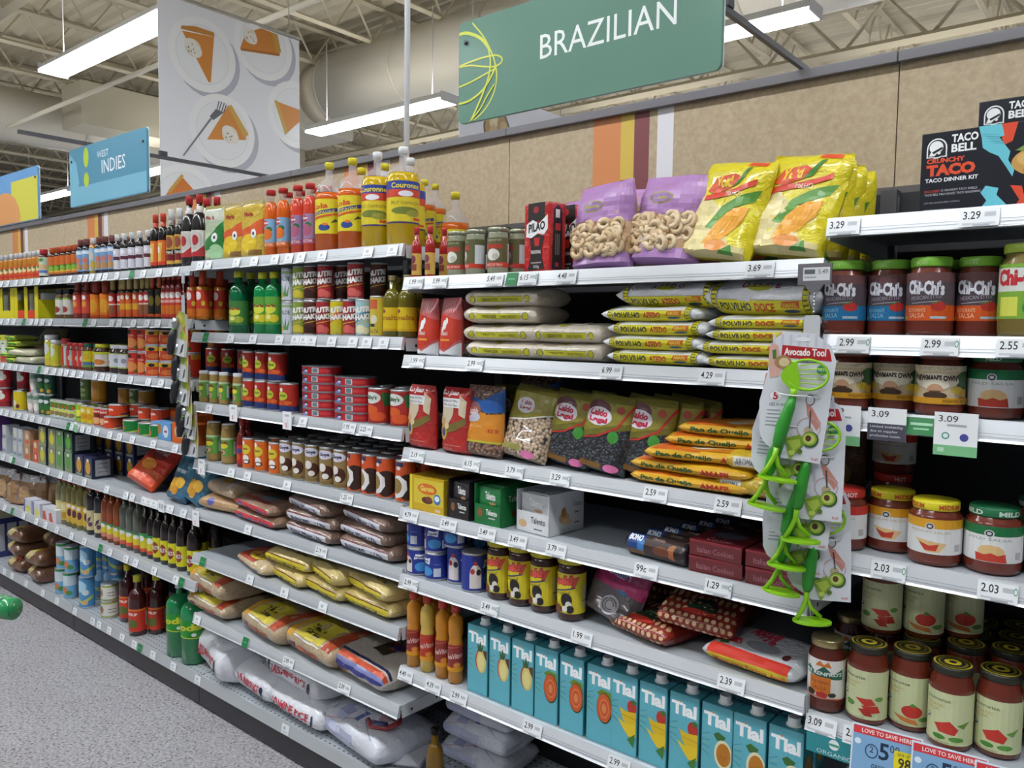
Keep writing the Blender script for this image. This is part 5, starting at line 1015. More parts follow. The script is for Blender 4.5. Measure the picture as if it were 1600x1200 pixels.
cone = [('p', '9a3a62', [(-1, .42), (1, .42), (1, .86), (.6, 1), (.2, .9), (-.3, 1), (-.7, .9), (-1, .98)]), ('r', 'b3346a', -1, .42, 1, .60), ('p', '8a6a78', [(-1, .85), (-.7, .92), (-.3, 1), (.2, .9), (.6, 1), (1, .85), (1, 1), (-1, 1)]), ('t', 'd9c0d8', 'Cones', -.5, .58, .4, .72, {'b': .08}), ('t', '4a6aa8', 'Cones', -.46, .595, .36, .705, {'b': .03}), ('e', 'b9b3b9', .1, .2, .34, .13, 20), ('ring', '6a6a72', .1, .2, .28, .10, .2), ('ring', '6a6a72', .1, .2, .18, .07, .2), ('e', '2a6a9a', .3, .42, .2, .03)]
pouch('cones', 'candy_bag', .165, .185, .06, '5a5054:f', cone, 121, amp=.008, top=.06)
put('cones', XP(950, F0 + .07, z + .08), F0 + .07, z, 'pink and clear bag marked cones, leaning beside cocoa jars', 'bag', rx=-.35, ry=.2, rz=-.15)
pn = [('p', '1f3a26', [(-.5, .62), (-.2, .9), (.15, .92), (.5, .70), (.35, .52), (-.35, .5)]), ('t', 'b9cfc0', 'yoki', -.2, .66, .2, .78), ('e', 'c2362a', -.05, .42, .5, .09), ('r', 'c2362a', -1, .0, 1, .04)]
r_ = random.Random(5)
for i in range(9):
    for j in range(9):
        x, y = -.88 + i * .22 + (.11 if j % 2 else 0), .05 + j * .108
        if abs(x) > .95 or (abs(x) < .5 and .36 < y < .9): continue
        pn.insert(0, ('e', ('c9a57c', 'd6b58c', 'b98f66')[(i + j) % 3], x, y, .068, .036, 8))
pouch('popcorn', 'peanut_bag', .165, .20, .045, '7a2418:f', pn, 131, amp=.005, top=.05, bot=.05)
def nutdots(seed_):
    o = []
    for i in range(11):
        for j in range(10):
            x, y = -.88 + i * .176 + (.088 if j % 2 else 0), -.22 + j * .125
            if abs(x) < .93: o.append(('e', ('d3b088', 'e0c29a', 'c49a70')[(i + j) % 3], x, y, .060, .044, 8))
    return o + [('p', '1f3a26', [(-.35, .34), (-.2, .50), (.2, .52), (.42, .42), (.35, .30), (-.2, .28)]), ('t', 'b9cfc0', 'yoki', -.12, .38, .22, .46), ('e', 'c2362a', .0, .26, .42, .05)]
for v in range(2): lying_bag('peanut%d' % v, 'peanut_bag', .185, .20, .055, '8a261a:f', nutdots(v), 135 + v, amp=.007, pinch=.10)
put('peanut0', XP(1022, F0 + .08, z + .03), F0 + .12, z, 'red bag printed with peanuts, lying in front beside the cones', 'bag', 'red peanut bags', rz=-.22)
put('peanut1', XP(1088, F0 + .09, z + .06), F0 + .13, z + .040, 'red bag printed with peanuts, lying on top of its neighbour', 'bag', 'red peanut bags', rz=.20, ry=.10)
put('popcorn', XP(1035, F0 + .22, z + .08), F0 + .24, z, 'red peanut bag standing behind the lying ones', 'bag', 'red peanut bags', rx=-.3, rz=-.1)
put('peanut0', XP(1110, F0 + .25, z + .04), F0 + .33, z, 'red peanut bag farthest back in shadow', 'bag', 'red peanut bags', rz=.1)
tp = [('r', 'd63a2a', -.85, .02, .85, .25), ('r', 'd8bf2a', -.85, -.25, .85, .02), ('t', 'b83a1e', 'Massa para Tapioca', -.7, -.15, .45, -.02, {'b': .03}), ('t', 'c8501e', 'Amafil', .5, -.16, .8, -.02, {'b': .04}), ('t', 'c23048', 'AMAFIL', -.5, .55, .2, .75, {'b': .06, 'rise': -.1}), ('p', 'c23a48', [(-.8, .3), (-.3, .34), (-.35, .42), (-.75, .40)]), ('p', '3f6a2c', [(-.7, .26), (-.5, .28), (-.55, .33), (-.7, .32)]), ('e', '5a2a2a', .65, .35, .08, .05), ('e', '8a8f98', .1, .4, .35, .08)]
lying_bag('tapioca', 'tapioca_bag', .225, .19, .05, 'c9ccd2:f', tp, 141, amp=.006, pinch=.14)
put('tapioca', -.655, F0 + .11, z, 'white and red tapioca bag lying alone with yellow edge', 'bag', rz=-.12)
# --- sixth shelf: guarana-like bottles and juice cartons
z = Z[3][5]
def gua(c): return [('8a2f2a' if c else 'b8321f'), [('t', 'd9b0a8', 'GuaViton', -.85, .42, .8, .62, {'b': .03, 'rise': .12}), ('l', 'b8503a', -1, .84, 1, .98, .05), ('e', 'c8702a', .3, .24, .34, .12), ('e', 'd88a3a', .3, .24, .24, .08), ('r', 'd8961e', -2, 0, 2, .16)]]
bottle('guara', 'juice_bottle', .232, .0225, .0105, 'e0962a:l', 'c23a30:p', gua(1), (.16, .50), sh=.76, cap_h=.020, capR=.0140, waist=.10, seg=18)
bottle('guara2', 'juice_bottle', .232, .0225, .0105, 'edcb62:l', 'c23a30:p', gua(0), (.16, .50), sh=.76, cap_h=.020, capR=.0140, waist=.10, seg=18)
gl = [('guara', 647), ('guara2', 668), ('guara', 692), ('guara', 712)]
for i, (k, px) in enumerate(gl): put(k, XP(px, F0 + .035, z + .1), F0 + .035, z, 'orange drink bottle with red cap, ' + ('at the shelf end', 'palest, second from the shelf end', 'third from the shelf end', 'next to the juice cartons')[i], 'bottle', 'red capped drink bottles', rz=.5)
for i, px in enumerate((655, 680, 702)): put('guara', XP(px, F0 + .08, z + .1), F0 + .085, z, 'orange drink bottle in the second row, ' + NTH[i] + ' from the shelf end', 'bottle', 'red capped drink bottles')
def til(fruit):
    o = [('r', '3a8a9a', -1, 0, -.955, 1), ('r', '3a8a9a', .955, 0, 1, 1), ('t', 'f4f7f8', 'Tial', -.86, .745, .84, .905, {'b': .048, 'rise': -.004}), ('e', 'cf8a3c', -.25, .91, .07, .012)]
    for i in range(8): o.append(('l', ('1f6f78', '8fb98a')[i % 2], -.92, .62 - i * .03, -.45, .66 - i * .045, .006))
    if fruit == 0: o += [('e', 'b83228', .35, .50, .52, .17, 24), ('e', 'd9c878', .42, .495, .48, .165, 24), ('e', 'e4d890', .4, .48, .3, .12, 20), ('p', '3a5a2c', [(.1, .64), (.0, .76), (.2, .70), (.3, .80), (.45, .70), (.6, .76), (.5, .64)]), ('p', '5a3a20', [(.55, .66), (.95, .68), (.95, .52), (.7, .6)])]
    if fruit == 1: o += [('p', '6b8a2c', [(-.2, .66), (.2, .72), (.9, .70), (.95, .58), (.3, .6)]), ('e', '2f4a22', .42, .48, .60, .20, 24), ('e', 'cf5a28', .40, .485, .55, .185, 24), ('e', 'dd7a42', .42, .48, .38, .13, 20), ('ring', 'c8502a', .42, .48, .3, .10, .3), ('e', 'e08a50', .42, .48, .14, .05)]
    if fruit == 2: o += [('e', 'b8342a', .62, .62, .36, .09, 20), ('e', '3f6a2a', .75, .69, .2, .03), ('p', 'dcb91c', [(-.3, .58), (.2, .55), (.95, .57), (.95, .40), (.4, .36), (-.05, .44)]), ('p', 'e4c526', [(-.45, .44), (.1, .40), (.95, .42), (.95, .26), (.4, .24), (0, .32)]), ('l', 'b8921c', -.2, .50, .95, .48, .008), ('p', '3f7a34', [(.3, .2), (.9, .30), (.8, .12)])]
    if fruit == 3: o += [('p', '3a6a30', [(-.2, .66), (.1, .70), (.6, .66), (.4, .60), (0, .60)]), ('e', 'e0dcb8', .45, .45, .58, .17, 24), ('e', 'b8761c', .47, .45, .46, .135, 22)] + [('l', '8a4a10', .2 + .09 * i, .38 + .02 * (i % 3), .26 + .09 * i, .43 + .03 * (i % 2), .01) for i in range(6)]
    return o
for f in range(4):
    mb = MB(); w_, d_, h_ = .074, .064, .196
    mb.box(-w_ / 2, w_ / 2, -d_ / 2, d_ / 2, 0, h_, '5fb0c0:p', .0015); s_ = flat((0, -d_ / 2, 0), (1, 0, 0), (0, 0, 1), w_, h_); art(mb, s_, til(f), dom=(-.97, 0, .97, 1))
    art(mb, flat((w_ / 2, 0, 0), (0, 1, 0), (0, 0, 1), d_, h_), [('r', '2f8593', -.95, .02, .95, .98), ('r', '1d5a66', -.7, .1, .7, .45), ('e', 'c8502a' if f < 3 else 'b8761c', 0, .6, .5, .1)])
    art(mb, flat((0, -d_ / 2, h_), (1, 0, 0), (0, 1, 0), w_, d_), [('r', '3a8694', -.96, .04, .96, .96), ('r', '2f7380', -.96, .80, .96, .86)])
    sp = MB(); sp.lathe([(.0165, h_), (.0165, h_ + .002), (.0130, h_ + .0025), (.0130, h_ + .018), (.0125, h_ + .0188)], 'f2f3f5:p', 20, .006, -.004, False)
    kind('tial%d' % f, 'juice_carton', [('cap', sp)], root=mb)
fn_ = ('pineapple', 'guava', 'mango', 'passion fruit'); lft = [726, 760, 795, 831, 870, 912, 950, 994, 1041, 1091, 1140, 1195]
for i, px in enumerate(lft):
    f = i // 3; X = XP(px + 3, F0 + .015, z + .1) + .0385
    w_ = ('first', 'second', 'third')[i % 3] + ' of three from the orange drinks'
    put('tial%d' % f, X, F0 + .049, z, 'turquoise juice carton with ' + fn_[f] + ' picture, ' + w_, 'carton', 'turquoise juice cartons', rz=rnd.uniform(-.02, .02))
    put('tial%d' % f, X + .002, F0 + .117, z, 'turquoise ' + fn_[f] + ' juice carton in the second row, ' + ('first', 'second', 'third')[i % 3] + ' of three', 'carton', 'turquoise juice cartons', rz=rnd.uniform(-.02, .02))
# --- floor deck
bottle('beer', 'beer_bottle', .195, .028, .0115, '8a661c:l', '2a2622:m', ['2a2120', [('t', 'd9c8b8', 'Xingu', -.5, .5, .5, .8, {'rise': .1}), ('r', 'b8502a', -2, .92, 2, 1)]], (.08, .34), sh=.48, cap_h=.012, wrap=(.50, .60, '2a1a16:p'), seg=20)
put('beer', XP(678, D + .06, .25), D + .065, .131, 'brown beer bottle standing alone on the bottom shelf', 'bottle')

# ================================================================== clip strip with avocado tools
x0 = -.541
m_ = MB(); m_.box(-.033, .033, -.002, .003, -.030, .012, '77747a:p', .001); m_.prism([(-.018, -.030), (.018, -.030), (.009, -.044), (-.009, -.044)], -.002, .003, '77747a:p', 'Y')
art(m_, flat((.004, -.002, -.022), (1, 0, 0), (0, 0, 1), .052, .026), [('r', 'e6e8ea', -1, 0, 1, 1), ('r', '6a6d72', -.9, .5, -.1, .85), ('t', '5a5d62', '5.49', .15, .5, .85, .85), ('r', 'a9acb0', -.9, .2, .0, .3)])
ch = MB()
for k in range(6): ch.tube([(-.0 + .003 * (k % 2), -.004, -.046 - .007 * k), (.004 - .003 * (k % 2), -.004, -.052 - .007 * k)], .0022, 'c9cacc:m', 6)
st = MB(); st.prism([(a, b - .200) for a, b in rounded(.032, .11, .006)], -.005, -.0035, 'd6d9dc:p', 'Y')
r_ = link('clip_strip_holder', None, None, (x0, D - .022, Z[3][0] - .022)); tag(r_, 'grey tag holder with chain and white strip carrying the avocado tools', 'tag holder')
link('holder', m_.mesh('holder'), r_); link('chain', ch.mesh('chain'), r_); link('strip', st.mesh('strip'), r_)
def card_outline(w_, h_):
    return [(-w_ / 2 + .004, -h_ + .03), (-w_ / 2 + .035, -h_ + .002), (w_ / 2 - .010, -h_ - .004), (w_ / 2 - .001, -h_ * .62), (w_ / 2 + .006, -.045), (w_ / 2 - .004, -.02), (w_ / 2 - .03, 0), (-w_ / 2 + .03, .003), (-w_ / 2 + .014, -.012), (-w_ / 2 + .004, -h_ * .35), (-w_ / 2 - .006, -h_ * .55), (-w_ / 2 - .003, -h_ * .8)]
def avocado(cx, cy, s):
    h = .48
    return [('e', '2f5a2a', cx + s * .5, cy + s * .2 * h, s * .50, s * .26 * h, 18), ('e', '8fae3c', cx + s * .46, cy + s * .22 * h, s * .44, s * .22 * h, 18), ('e', 'c3cf6a', cx + s * .44, cy + s * .22 * h, s * .34, s * .16 * h, 16), ('e', '5a3a24', cx + s * .40, cy + s * .24 * h, s * .17, s * .10 * h, 14),
            ('p', '7f9f30', [(cx - s * .9, cy + s * .2 * h), (cx - s * .1, cy + s * .34 * h), (cx + s * .2, cy + s * .05 * h), (cx - s * .2, cy - s * .2 * h), (cx - s * .6, cy - s * .5 * h)]), ('p', 'a9be4a', [(cx - s * .8, cy + s * .12 * h), (cx - s * .1, cy + s * .2 * h), (cx, cy), (cx - s * .4, cy - s * .2 * h)]), ('e', '55752a', cx - s * .05, cy - s * .2 * h, s * .16, s * .08 * h), ('e', 'b9c95a', cx - s * .5, cy - s * .25 * h, s * .2, s * .08 * h)]
def make_tool():
    w_, h_ = .112, .225; m_ = MB(); m_.prism(card_outline(w_, h_), 0, .0012, 'd9dbe2:p', 'Y')
    s = flat((0, 0, -h_), (1, 0, 0), (0, 0, 1), w_, h_)
    ops = [('r', 'c9cbd8', -.8 + .25 * k, .90, -.72 + .25 * k, .99) for k in range(7)] + [('e', 'e8eaee', .1, .955, .22, .018), ('p', 'b3242c', [(-.52, .81), (.98, .79), (.92, .86), (.88, .885), (-.50, .905)]), ('t', 'f2e8ea', 'Avocado Tool', -.44, .825, .80, .885, {'b': .04}), ('r', '4a3a80', .02, .775, .52, .80), ('t', 'c9c4e0', 'EASY GRIP', .08, .78, .46, .797),
        ('e', '3f8a5a', .72, .72, .17, .042), ('t', 'd9ead8', 'NEW', .6, .71, .84, .735), ('p', 'd8a9a0', [(-.85, .92), (-.62, .90), (-.5, .72), (-.55, .66), (-.82, .64), (-.9, .8)]), ('e', 'a8845a', -.45, .77, .26, .055), ('e', 'd9c49a', -.42, .77, .16, .035), ('p', '4a7a34', [(-.8, .86), (-.68, .87), (-.66, .80), (-.76, .79)]),
        ('e', 'b9bac2', -.62, .50, .20, .045), ('e', 'e8e9ee', -.62, .50, .185, .041), ('t', 'c23a44', '5', -.70, .47, -.54, .53, {'b': .04}), ('t', '4a4a55', 'USES IN ONE', -.8, .42, -.3, .445), ('r', '9a9aa4', -.85, .38, -.45, .39), ('r', '9a9aa4', -.85, .35, -.4, .36), ('r', '9a9aa4', -.88, .32, -.45, .33), ('r', '9a9aa4', -.88, .29, -.45, .3), ('r', '9a9aa4', -.9, .26, -.5, .27),
        ('ring', '5a5a64', .42, .48, .14, .045, .2), ('p', 'c98a7a', [(.3, .46), (.5, .42), (.78, .30), (.66, .24), (.36, .36)]), ('ring', 'c9a9b4', .42, .26, .36, .085, .1), ('e', 'b9a98c', .42, .24, .14, .035), ('r', '4a4a50', .43, .26, .47, .40), ('t', 'c23a44', 'fresh', .55, .005, .75, .03)] + avocado(.22, .12, .52)
    art(m_, s, ops)
    for i, ln in enumerate(()): pass
    G, L_ = '2f8f2c:p', '8cc81e:p'
    t = MB(); y = -.012
    t.tube([(-.006, y, -.112), (-.010, y - .001, -.130), (-.020, y - .002, -.165), (-.026, y - .002, -.196), (-.027, y - .002, -.202)], .008, G, 12, radii=[.0066, .0092, .0118, .0096, .0068])
    hd_ = MB(); hd_.tube([(-.004, y, -.098), (-.005, y, -.106), (-.006, y, -.114)], .0055, L_, 10, radii=[.0075, .0055, .006])
    lp = [(.016 + .034 * math.cos(a), y, -.072 + .0265 * math.sin(a)) for a in [math.radians(-150 + 10 * k) for k in range(29)]]
    hd_.tube([(-.006, y, -.100)] + lp + [(-.012, y, -.050)], .0024, L_, 8)
    bl_ = [(-.002, -.048)] + [(-.004 - .024 * math.sin(math.radians(180 * k / 10)) * (1 if k < 10 else .6), -.048 - .054 * k / 10) for k in range(1, 10)] + [(-.002, -.101), (.004, -.098), (.003, -.075)]
    hd_.prism(bl_, y - .002, y + .002, L_, 'Y')
    for k in range(6):
        zz = -.056 - k * .0072; hd_.tube([(.002, y, zz - .001), (.016 + .034 * math.sqrt(max(0, 1 - ((zz + .072 + .004 * (2.5 - k) * .6) / .0265) ** 2)) * .97, y, zz + .004 * (2.5 - k) * .6)], .0010, 'a9d63a:p', 5)
    ft = MB(); ft.tube([(-.027, y - .002, -.200), (-.031, y - .003, -.220), (-.040, y - .005, -.238), (-.052, y - .004, -.256)], .0045, L_, 8, radii=[.0055, .0045, .0042, .0042])
    ft.tube([(-.030, y - .002, -.214), (-.024, y + .004, -.236), (-.008, y + .006, -.254)], .004, L_, 8)
    el = [(-.024 + .034 * math.cos(a), .0 + .022 * math.sin(a)) for a in [2 * PI * k / 24 for k in range(24)]]
    vs = [(a, y + b, -.258 - .10 * (a + .024)) for a, b in el] + [(a, y + b, -.262 - .10 * (a + .024)) for a, b in el]; n_ = 24
    hole = [(-.030 + .012 * math.cos(a), .0 + .010 * math.sin(a)) for a in [2 * PI * k / 12 for k in range(12)]]
    ft.add(vs, [tuple(range(n_)), tuple(range(n_, 2 * n_))] + [(i, (i + 1) % n_, n_ + (i + 1) % n_, n_ + i) for i in range(n_)], L_)
    ty = MB(); ty.tube([(-.034, y + .012, -.107), (-.02, y - .006, -.108), (-.006, y - .008, -.109), (.014, y - .004, -.109), (.04, y + .011, -.112)], .0012, 'e8e8ea:p', 6)
    kind('avo', 'avocado_tool', [('card', m_), ('handle', t, 'dark green handle'), ('slicer_head', hd_, 'lime green wire slicer'), ('masher', ft, 'lime green masher foot'), ('cable_tie', ty)])
make_tool()
tl = [(1250, 521, 0, 'topmost, whole card visible'), (1242, 570, 0, 'second down'), (1262, 618, 0, 'third down'), (1254, 664, 0, 'fourth down'), (1250, 708, 0, 'fifth down'), (1268, 750, 0, 'lowest')]
for i, (px, py, dx, w_) in enumerate(tl):
    p = AT(px, py, 1.500 + .0135 * i)
    put('avo', p.x, 1.500 + .0135 * i, p.z, 'lime green avocado tool on white card, ' + w_ + ' on the strip', 'kitchen tool', 'avocado tools on the strip', rz=(.35, .33, .35, .34, .33, .36)[i], ry=(.02, .06, -.08, -.02, .0, -.13)[i], sc=(1.07, 1.07, 1.07))
# ================================================================== products: bay left of the Brazilian one
SE = 'the shelf end'
z = Z[2][0]
gp = [('r', 'c9cfc0', -1, .72, 1, .9), ('p', '2f7a3a', [(-1, .30), (.2, .55), (1, .72), (1, .20), (-1, .2)]), ('e', 'e3e6e6', .2, .42, .26, .085), ('e', '333a3a', .2, .42, .10, .03), ('e', '9fc79a', .3, .16, .55, .14), ('t', 'a3402c', 'Maria', -.6, .74, .2, .82, {'b': .04}), ('r', '8a7a3a', -1, .93, 1, 1)]
yp = [('p', 'd0582a', [(-1, .48), (.0, .55), (1, .68), (1, .42), (0, .36), (-1, .36)]), ('e', 'd8b92c', -.1, .26, .7, .16), ('e', 'e3e6e6', .35, .42, .24, .08), ('e', '333a3a', .35, .42, .10, .03), ('t', 'a3402c', 'Maria', -.5, .72, .3, .80, {'b': .04}), ('r', '7a5a2a', .0, .05, .9, .14), ('r', '8a7a3a', -1, .93, 1, 1)]
pouch('plant_g', 'chip_bag', .135, .215, .05, 'b9c8a8:f', gp, 201, amp=.004, bot=.05); pouch('plant_y', 'chip_bag', .125, .21, .05, 'c9ab3a:f', yp, 205, amp=.004, bot=.05)
for k, px, w_ in (('plant_g', 337, 'green and white chip pouch at the shelf end'), ('plant_y', 366, 'yellow and red chip pouch beside the green one'), ('plant_y', 395, 'yellow and red chip pouch beside the orange juice bottles')):
    put(k, XP(px, D + .04, z + .1), D + .045, z, w_, 'bag', 'plantain chip pouches', rz=.1)
for i, px in enumerate((352, 380)): put('plant_y', XP(px, D + .12, z + .1), D + .12, z, 'yellow chip pouch in the second row, ' + NTH[i] + ' from the shelf end', 'bag', 'plantain chip pouches')
def juice(c, f): return [c, [('e', 'b83a3a', -.45, .84, .5, .12), ('t', 'e8e8f0', 'Goya', -.7, .80, .1, .90, {'b': .04}), ('e', '2f6a3a', .1, .62, .35, .10), ('e', f, -.1, .45, .55, .20), ('r', f, -2, 0, 2, .16), ('t', 'f2e2d8', 'NECTAR', -.6, .04, .5, .13)]]
bottle('oj', 'juice_bottle', .235, .0235, .0125, 'ef7426:l', 'b52a26:p', juice('7fa9c8', 'd9702c'), (.14, .56), sh=.62, cap_h=.014, neck_top=0, capR=.0165, fill=(.82, 'd9c8c0:t'))
bottle('gj', 'juice_bottle', .235, .0235, .0125, 'e8553c:l', 'b52a26:p', juice('9a7aa0', 'a85a78'), (.14, .56), sh=.62, cap_h=.014, capR=.0165, fill=(.82, 'd9c8c0:t'))
for i, (k, px) in enumerate((('oj', 424), ('oj', 443), ('gj', 466), ('gj', 485))):
    put(k, XP(px, D + .04, z + .1), D + .04, z, ('orange juice bottle with blue and orange label', 'pink juice bottle with purple label')[i // 2] + (', next to the chip pouches', ', second from the pouches', ', beside the orange ones', ', beside the big sodas')[i], 'bottle', 'red capped juice bottles', rz=.4)
    put(k, XP(px, D + .04, z + .1) + .01, D + .105, z, ('orange', 'pink')[i // 2] + ' juice bottle in the second row, ' + NTH[i] + ' from the chip pouches', 'bottle', 'red capped juice bottles', rz=.2)
cola = ['d8c72a', [('t', 'c85a2a', 'Kola', -.8, .66, .2, .82, {'b': .04, 'rise': .08}), ('p', '2f3f8a', [(-1, .46), (.7, .66), (.7, .76), (-1, .56)]), ('t', 'e8d860', 'CHAMPAGNE', -.8, .50, .5, .58, {'rise': .12}), ('p', 'd0582a', [(-1, .36), (.7, .56), (.7, .61), (-1, .42)]), ('e', '2f4a8f', .0, .18, .28, .10), ('e', 'd8762a', .05, .27, .14, .04), ('p', '2a4a3a', [(.3, .3), (.5, .42), (.7, .36), (.5, .34)]), ('r', 'c9c8c0', 1.0, .05, 1.6, .65), ('r', '5a5a58', 1.05, .55, 1.55, .58), ('r', '5a5a58', 1.05, .45, 1.55, .47), ('r', '5a5a58', 1.05, .3, 1.55, .32)]]
bottle('cola', 'soda_bottle', .297, .0475, .0125, 'e8701e:l', 'd3c52a:p', cola, (.20, .58), sh=.60, cap_h=.018, capR=.0150, fill=(.655, 'd0cdd2:t'), seg=26)
couro = ['d3bf2a', [('r', '2c3f92', -2, .80, 2, 1), ('r', 'c8432f', -2, .62, 2, .80), ('t', 'd9c83a', 'Couronne', -.6, .83, .6, .96, {'b': .03}), ('e', 'e0e0e8', .0, .70, .3, .07), ('e', '6f7a2c', 0, .30, .6, .09), ('e', '8f8f3a', .3, .24, .3, .08), ('t', '7a6a1a', 'FRUIT CHAMPAGNE', -.6, .44, .6, .52), ('r', '3a2f6a', -2, 0, 2, .04), ('r', 'c8432f', .3, .08, .9, .14), ('ring', 'b8862a', 1.1, .6, .2, .08, .3), ('e', 'c8502a', 1.15, .52, .14, .04)]]
bottle('couro', 'soda_bottle', .300, .0500, .0125, 'e8c41c:l', 'e3e5e8:p', couro, (.22, .64), sh=.64, cap_h=.018, capR=.0150, fill=(.73, 'd0cdd2:t'), seg=26)
for i, (k, px, r_) in enumerate((('cola', 513, .5), ('cola', 549, .45), ('couro', 588, .5), ('couro', 628, 1.0))):
    put(k, XP(px, D + .055, z + .12), D + .06, z, ('big orange soda bottle with yellow cap, beside the juice bottles', 'big orange soda bottle with yellow cap, second from the juices', 'big yellow soda bottle with white cap, beside the orange ones', 'biggest yellow soda bottle with white cap, at the step')[i], 'bottle', 'big soda bottles', rz=r_)
    if i < 3: put(k, XP(px, D + .055, z + .12) + .02, D + .18, z, ('orange', 'orange', 'yellow', 'yellow')[i] + ' soda bottle in the second row, ' + NTH[i] + ' from the juice bottles', 'bottle', 'big soda bottles', rz=r_)
for px, y_, z_, w_ in ((663, D + .30, z, 'beside the big yellow bottle'), (680, D + .38, z, 'half hidden, in the middle'), (711, D + .29, Z[3][0], 'nearest the palm heart jars')):
    put('cola', XP(px, y_, z_ + .15), y_, z_, 'orange soda bottle standing behind the hot sauces, ' + w_, 'bottle', 'orange sodas behind the palm hearts', rz=.6, sc=(.84, .84, .86) if z_ == z else (1, 1, 1))
# second shelf
z = Z[2][1]
def lem(c, f): return [c, [('e', 'd7dc4a', 0, .55, .45, .16), ('t', '8a2a2a', 'Iberia', -.4, .62, .4, .74, {'b': .04}), ('e', f, -.2, .25, .4, .16), ('e', f, .3, .22, .35, .14), ('e', 'e6ea9a', -.1, .26, .2, .08), ('r', 'e0e0e0', -.95, .1, -.8, .9)]]
bottle('lime1', 'lemon_juice_bottle', .235, .0370, .0135, '0f7a4a:l', 'c3c52c:p', lem('3f7a3a', 'a3b23a'), (.14, .52), sh=.60, cap_h=.02, capR=.018)
bottle('lime2', 'lemon_juice_bottle', .225, .0330, .0125, '12a055:l', 'd3d02c:p', lem('5fa03a', 'd8c82c'), (.16, .60), sh=.66, cap_h=.02, capR=.016)
for i, (k, px, y_) in enumerate((('lime1', 374, .05), ('lime1', 393, .125), ('lime2', 411, .05), ('lime2', 429, .05))):
    put(k, XP(px, D + y_, z + .1), D + y_, z, ('dark green lime juice bottle at the shelf end', 'dark green lime juice bottle behind the end one', 'bright green lemon juice bottle, beside the dark ones', 'bright green lemon juice bottle beside the aloe cans')[i], 'bottle', 'green lemon juice bottles', rz=.4)
alo = [('r', '8fae7a', -2, .86, 2, .94), ('t', '5a6a7a', 'ALOE', -.5, .62, .4, .76, {'b': .03}), ('p', '5f8f5a', [(-.3, .1), (-.4, .5), (-.15, .2), (0, .55), (.1, .2), (.35, .48), (.25, .1)]), ('e', 'c8a83a', -.4, .14, .2, .08)]
can('aloe', 'aloe_drink_can', .116, .0235, 'c9cbd8', alo)
def nut(c, c2, f): return [('p', c2, [(-2, .3), (2, 1.0), (2, .8), (-2, .1)]), ('t', 'ecebe6', 'NUTRI', -.75, .62, .75, .80, {'b': .07, 'rise': .08}), ('t', 'ecebe6', 'SHAKE', -.75, .40, .75, .58, {'b': .07, 'rise': .08}), ('l', 'd8c04a', -1, .28, 1, .44, .02), ('e', f, -.1, .16, .42, .13), ('e', f, .3, .12, .3, .1), ('r', 'cfd0c8', 1.1, .08, 1.5, .92)]
shk = {'green': ('8a9a3a', '6f8230', 'c8b83a'), 'brown': ('5a2f22', '4a241a', '3a1a14'), 'red': ('a32a2e', '8a2026', 'd0605a'), 'yellow': ('cfbf1c', 'c8502a', 'c2b43a'), 'blue': ('9fc3c8', '2f7aa0', 'e0dcb8')}
for k, (a, b_, f) in shk.items(): can('nut_' + k, 'shake_can', .118, .0270, a, nut(a, b_, f))
for i in range(2): put('aloe', XP(451, D + .035, z + .05), D + .035, z + .1165 * i, 'tall white aloe drink can, ' + ('lower', 'upper') [i] + ' of two', 'can', 'white aloe cans', rz=.5)
low = [('green', 470), ('brown', 487), ('red', 507), ('yellow', 529), ('red', 549), ('blue', 569)]
for i, (c, px) in enumerate(low): put('nut_' + c, XP(px, D + .04, z + .05), D + .04, z, c + ' shake can in the bottom layer' + (' next to the yellow one' if i == 2 else ' next to the blue one' if i == 4 else ''), 'can', 'shake cans', rz=.55)
up = [('green', 470, 0), ('brown', 487, 0), ('red', 509, 0), ('brown', 534, .05), ('red', 556, 0), ('brown', 592, .05)]
for i, (c, px, dy_) in enumerate(up): put('nut_' + c, XP(px, D + .04 + dy_, z + .17), D + .04 + dy_, z + .1185, c + ' shake can in the top layer, ' + NTH[i] + ' from the aloe cans', 'can', 'shake cans', rz=.55)
for i, px in enumerate((528, 555, 590)): put('nut_brown', XP(px, D + .1, z + .05), D + .10, z, 'brown shake can in the bottom back row, ' + NTH[i] + ' from the aloe cans', 'can', 'shake cans')
can('ycan', 'drink_can', .128, .026, 'cdb53a', [('r', 'c8603a', -1, .7, .2, .95), ('e', 'd9d5c0', -.1, .42, .3, .12), ('r', 'b9b9b0', .7, .2, 1.1, .7), ('r', '2f3a4a', -.5, .22, 0, .3), ('t', '3a3a2a', 'MALTA', -.6, .05, .3, .15)])
put('ycan', XP(591, D + .04, z + .05), D + .04, z, 'yellow drink can beside the malt bottles', 'can', rz=.4)
bottle('malt', 'malt_bottle', .190, .0305, .0125, '7f7420:l', 'b3a878:m', ['d8b91c', [('e', '8a3a4a', -.45, .84, .18, .08), ('t', 'a8741a', 'malta', -.55, .46, .7, .68, {'b': .04}), ('r', 'c8a018', -2, 0, 2, .1), ('r', 'b98a5a', 1.0, .1, 1.5, .9)]], (.10, .48), sh=.52, cap_h=.012, seg=22)
for i, px in enumerate((614, 637)): put('malt', XP(px, D + .045, z + .08), D + .045, z, 'olive malt bottle with yellow label, ' + ('beside the yellow can', 'at the shelf end by the sugar bags')[i], 'bottle', 'olive malt bottles', rz=.45)
for i, px in enumerate((622, 648)): put('malt', XP(px, D + .12, z + .08), D + .12, z, 'olive malt bottle in the second row, ' + ('near the yellow can', 'at the far end')[i], 'bottle', 'olive malt bottles', rz=.45)
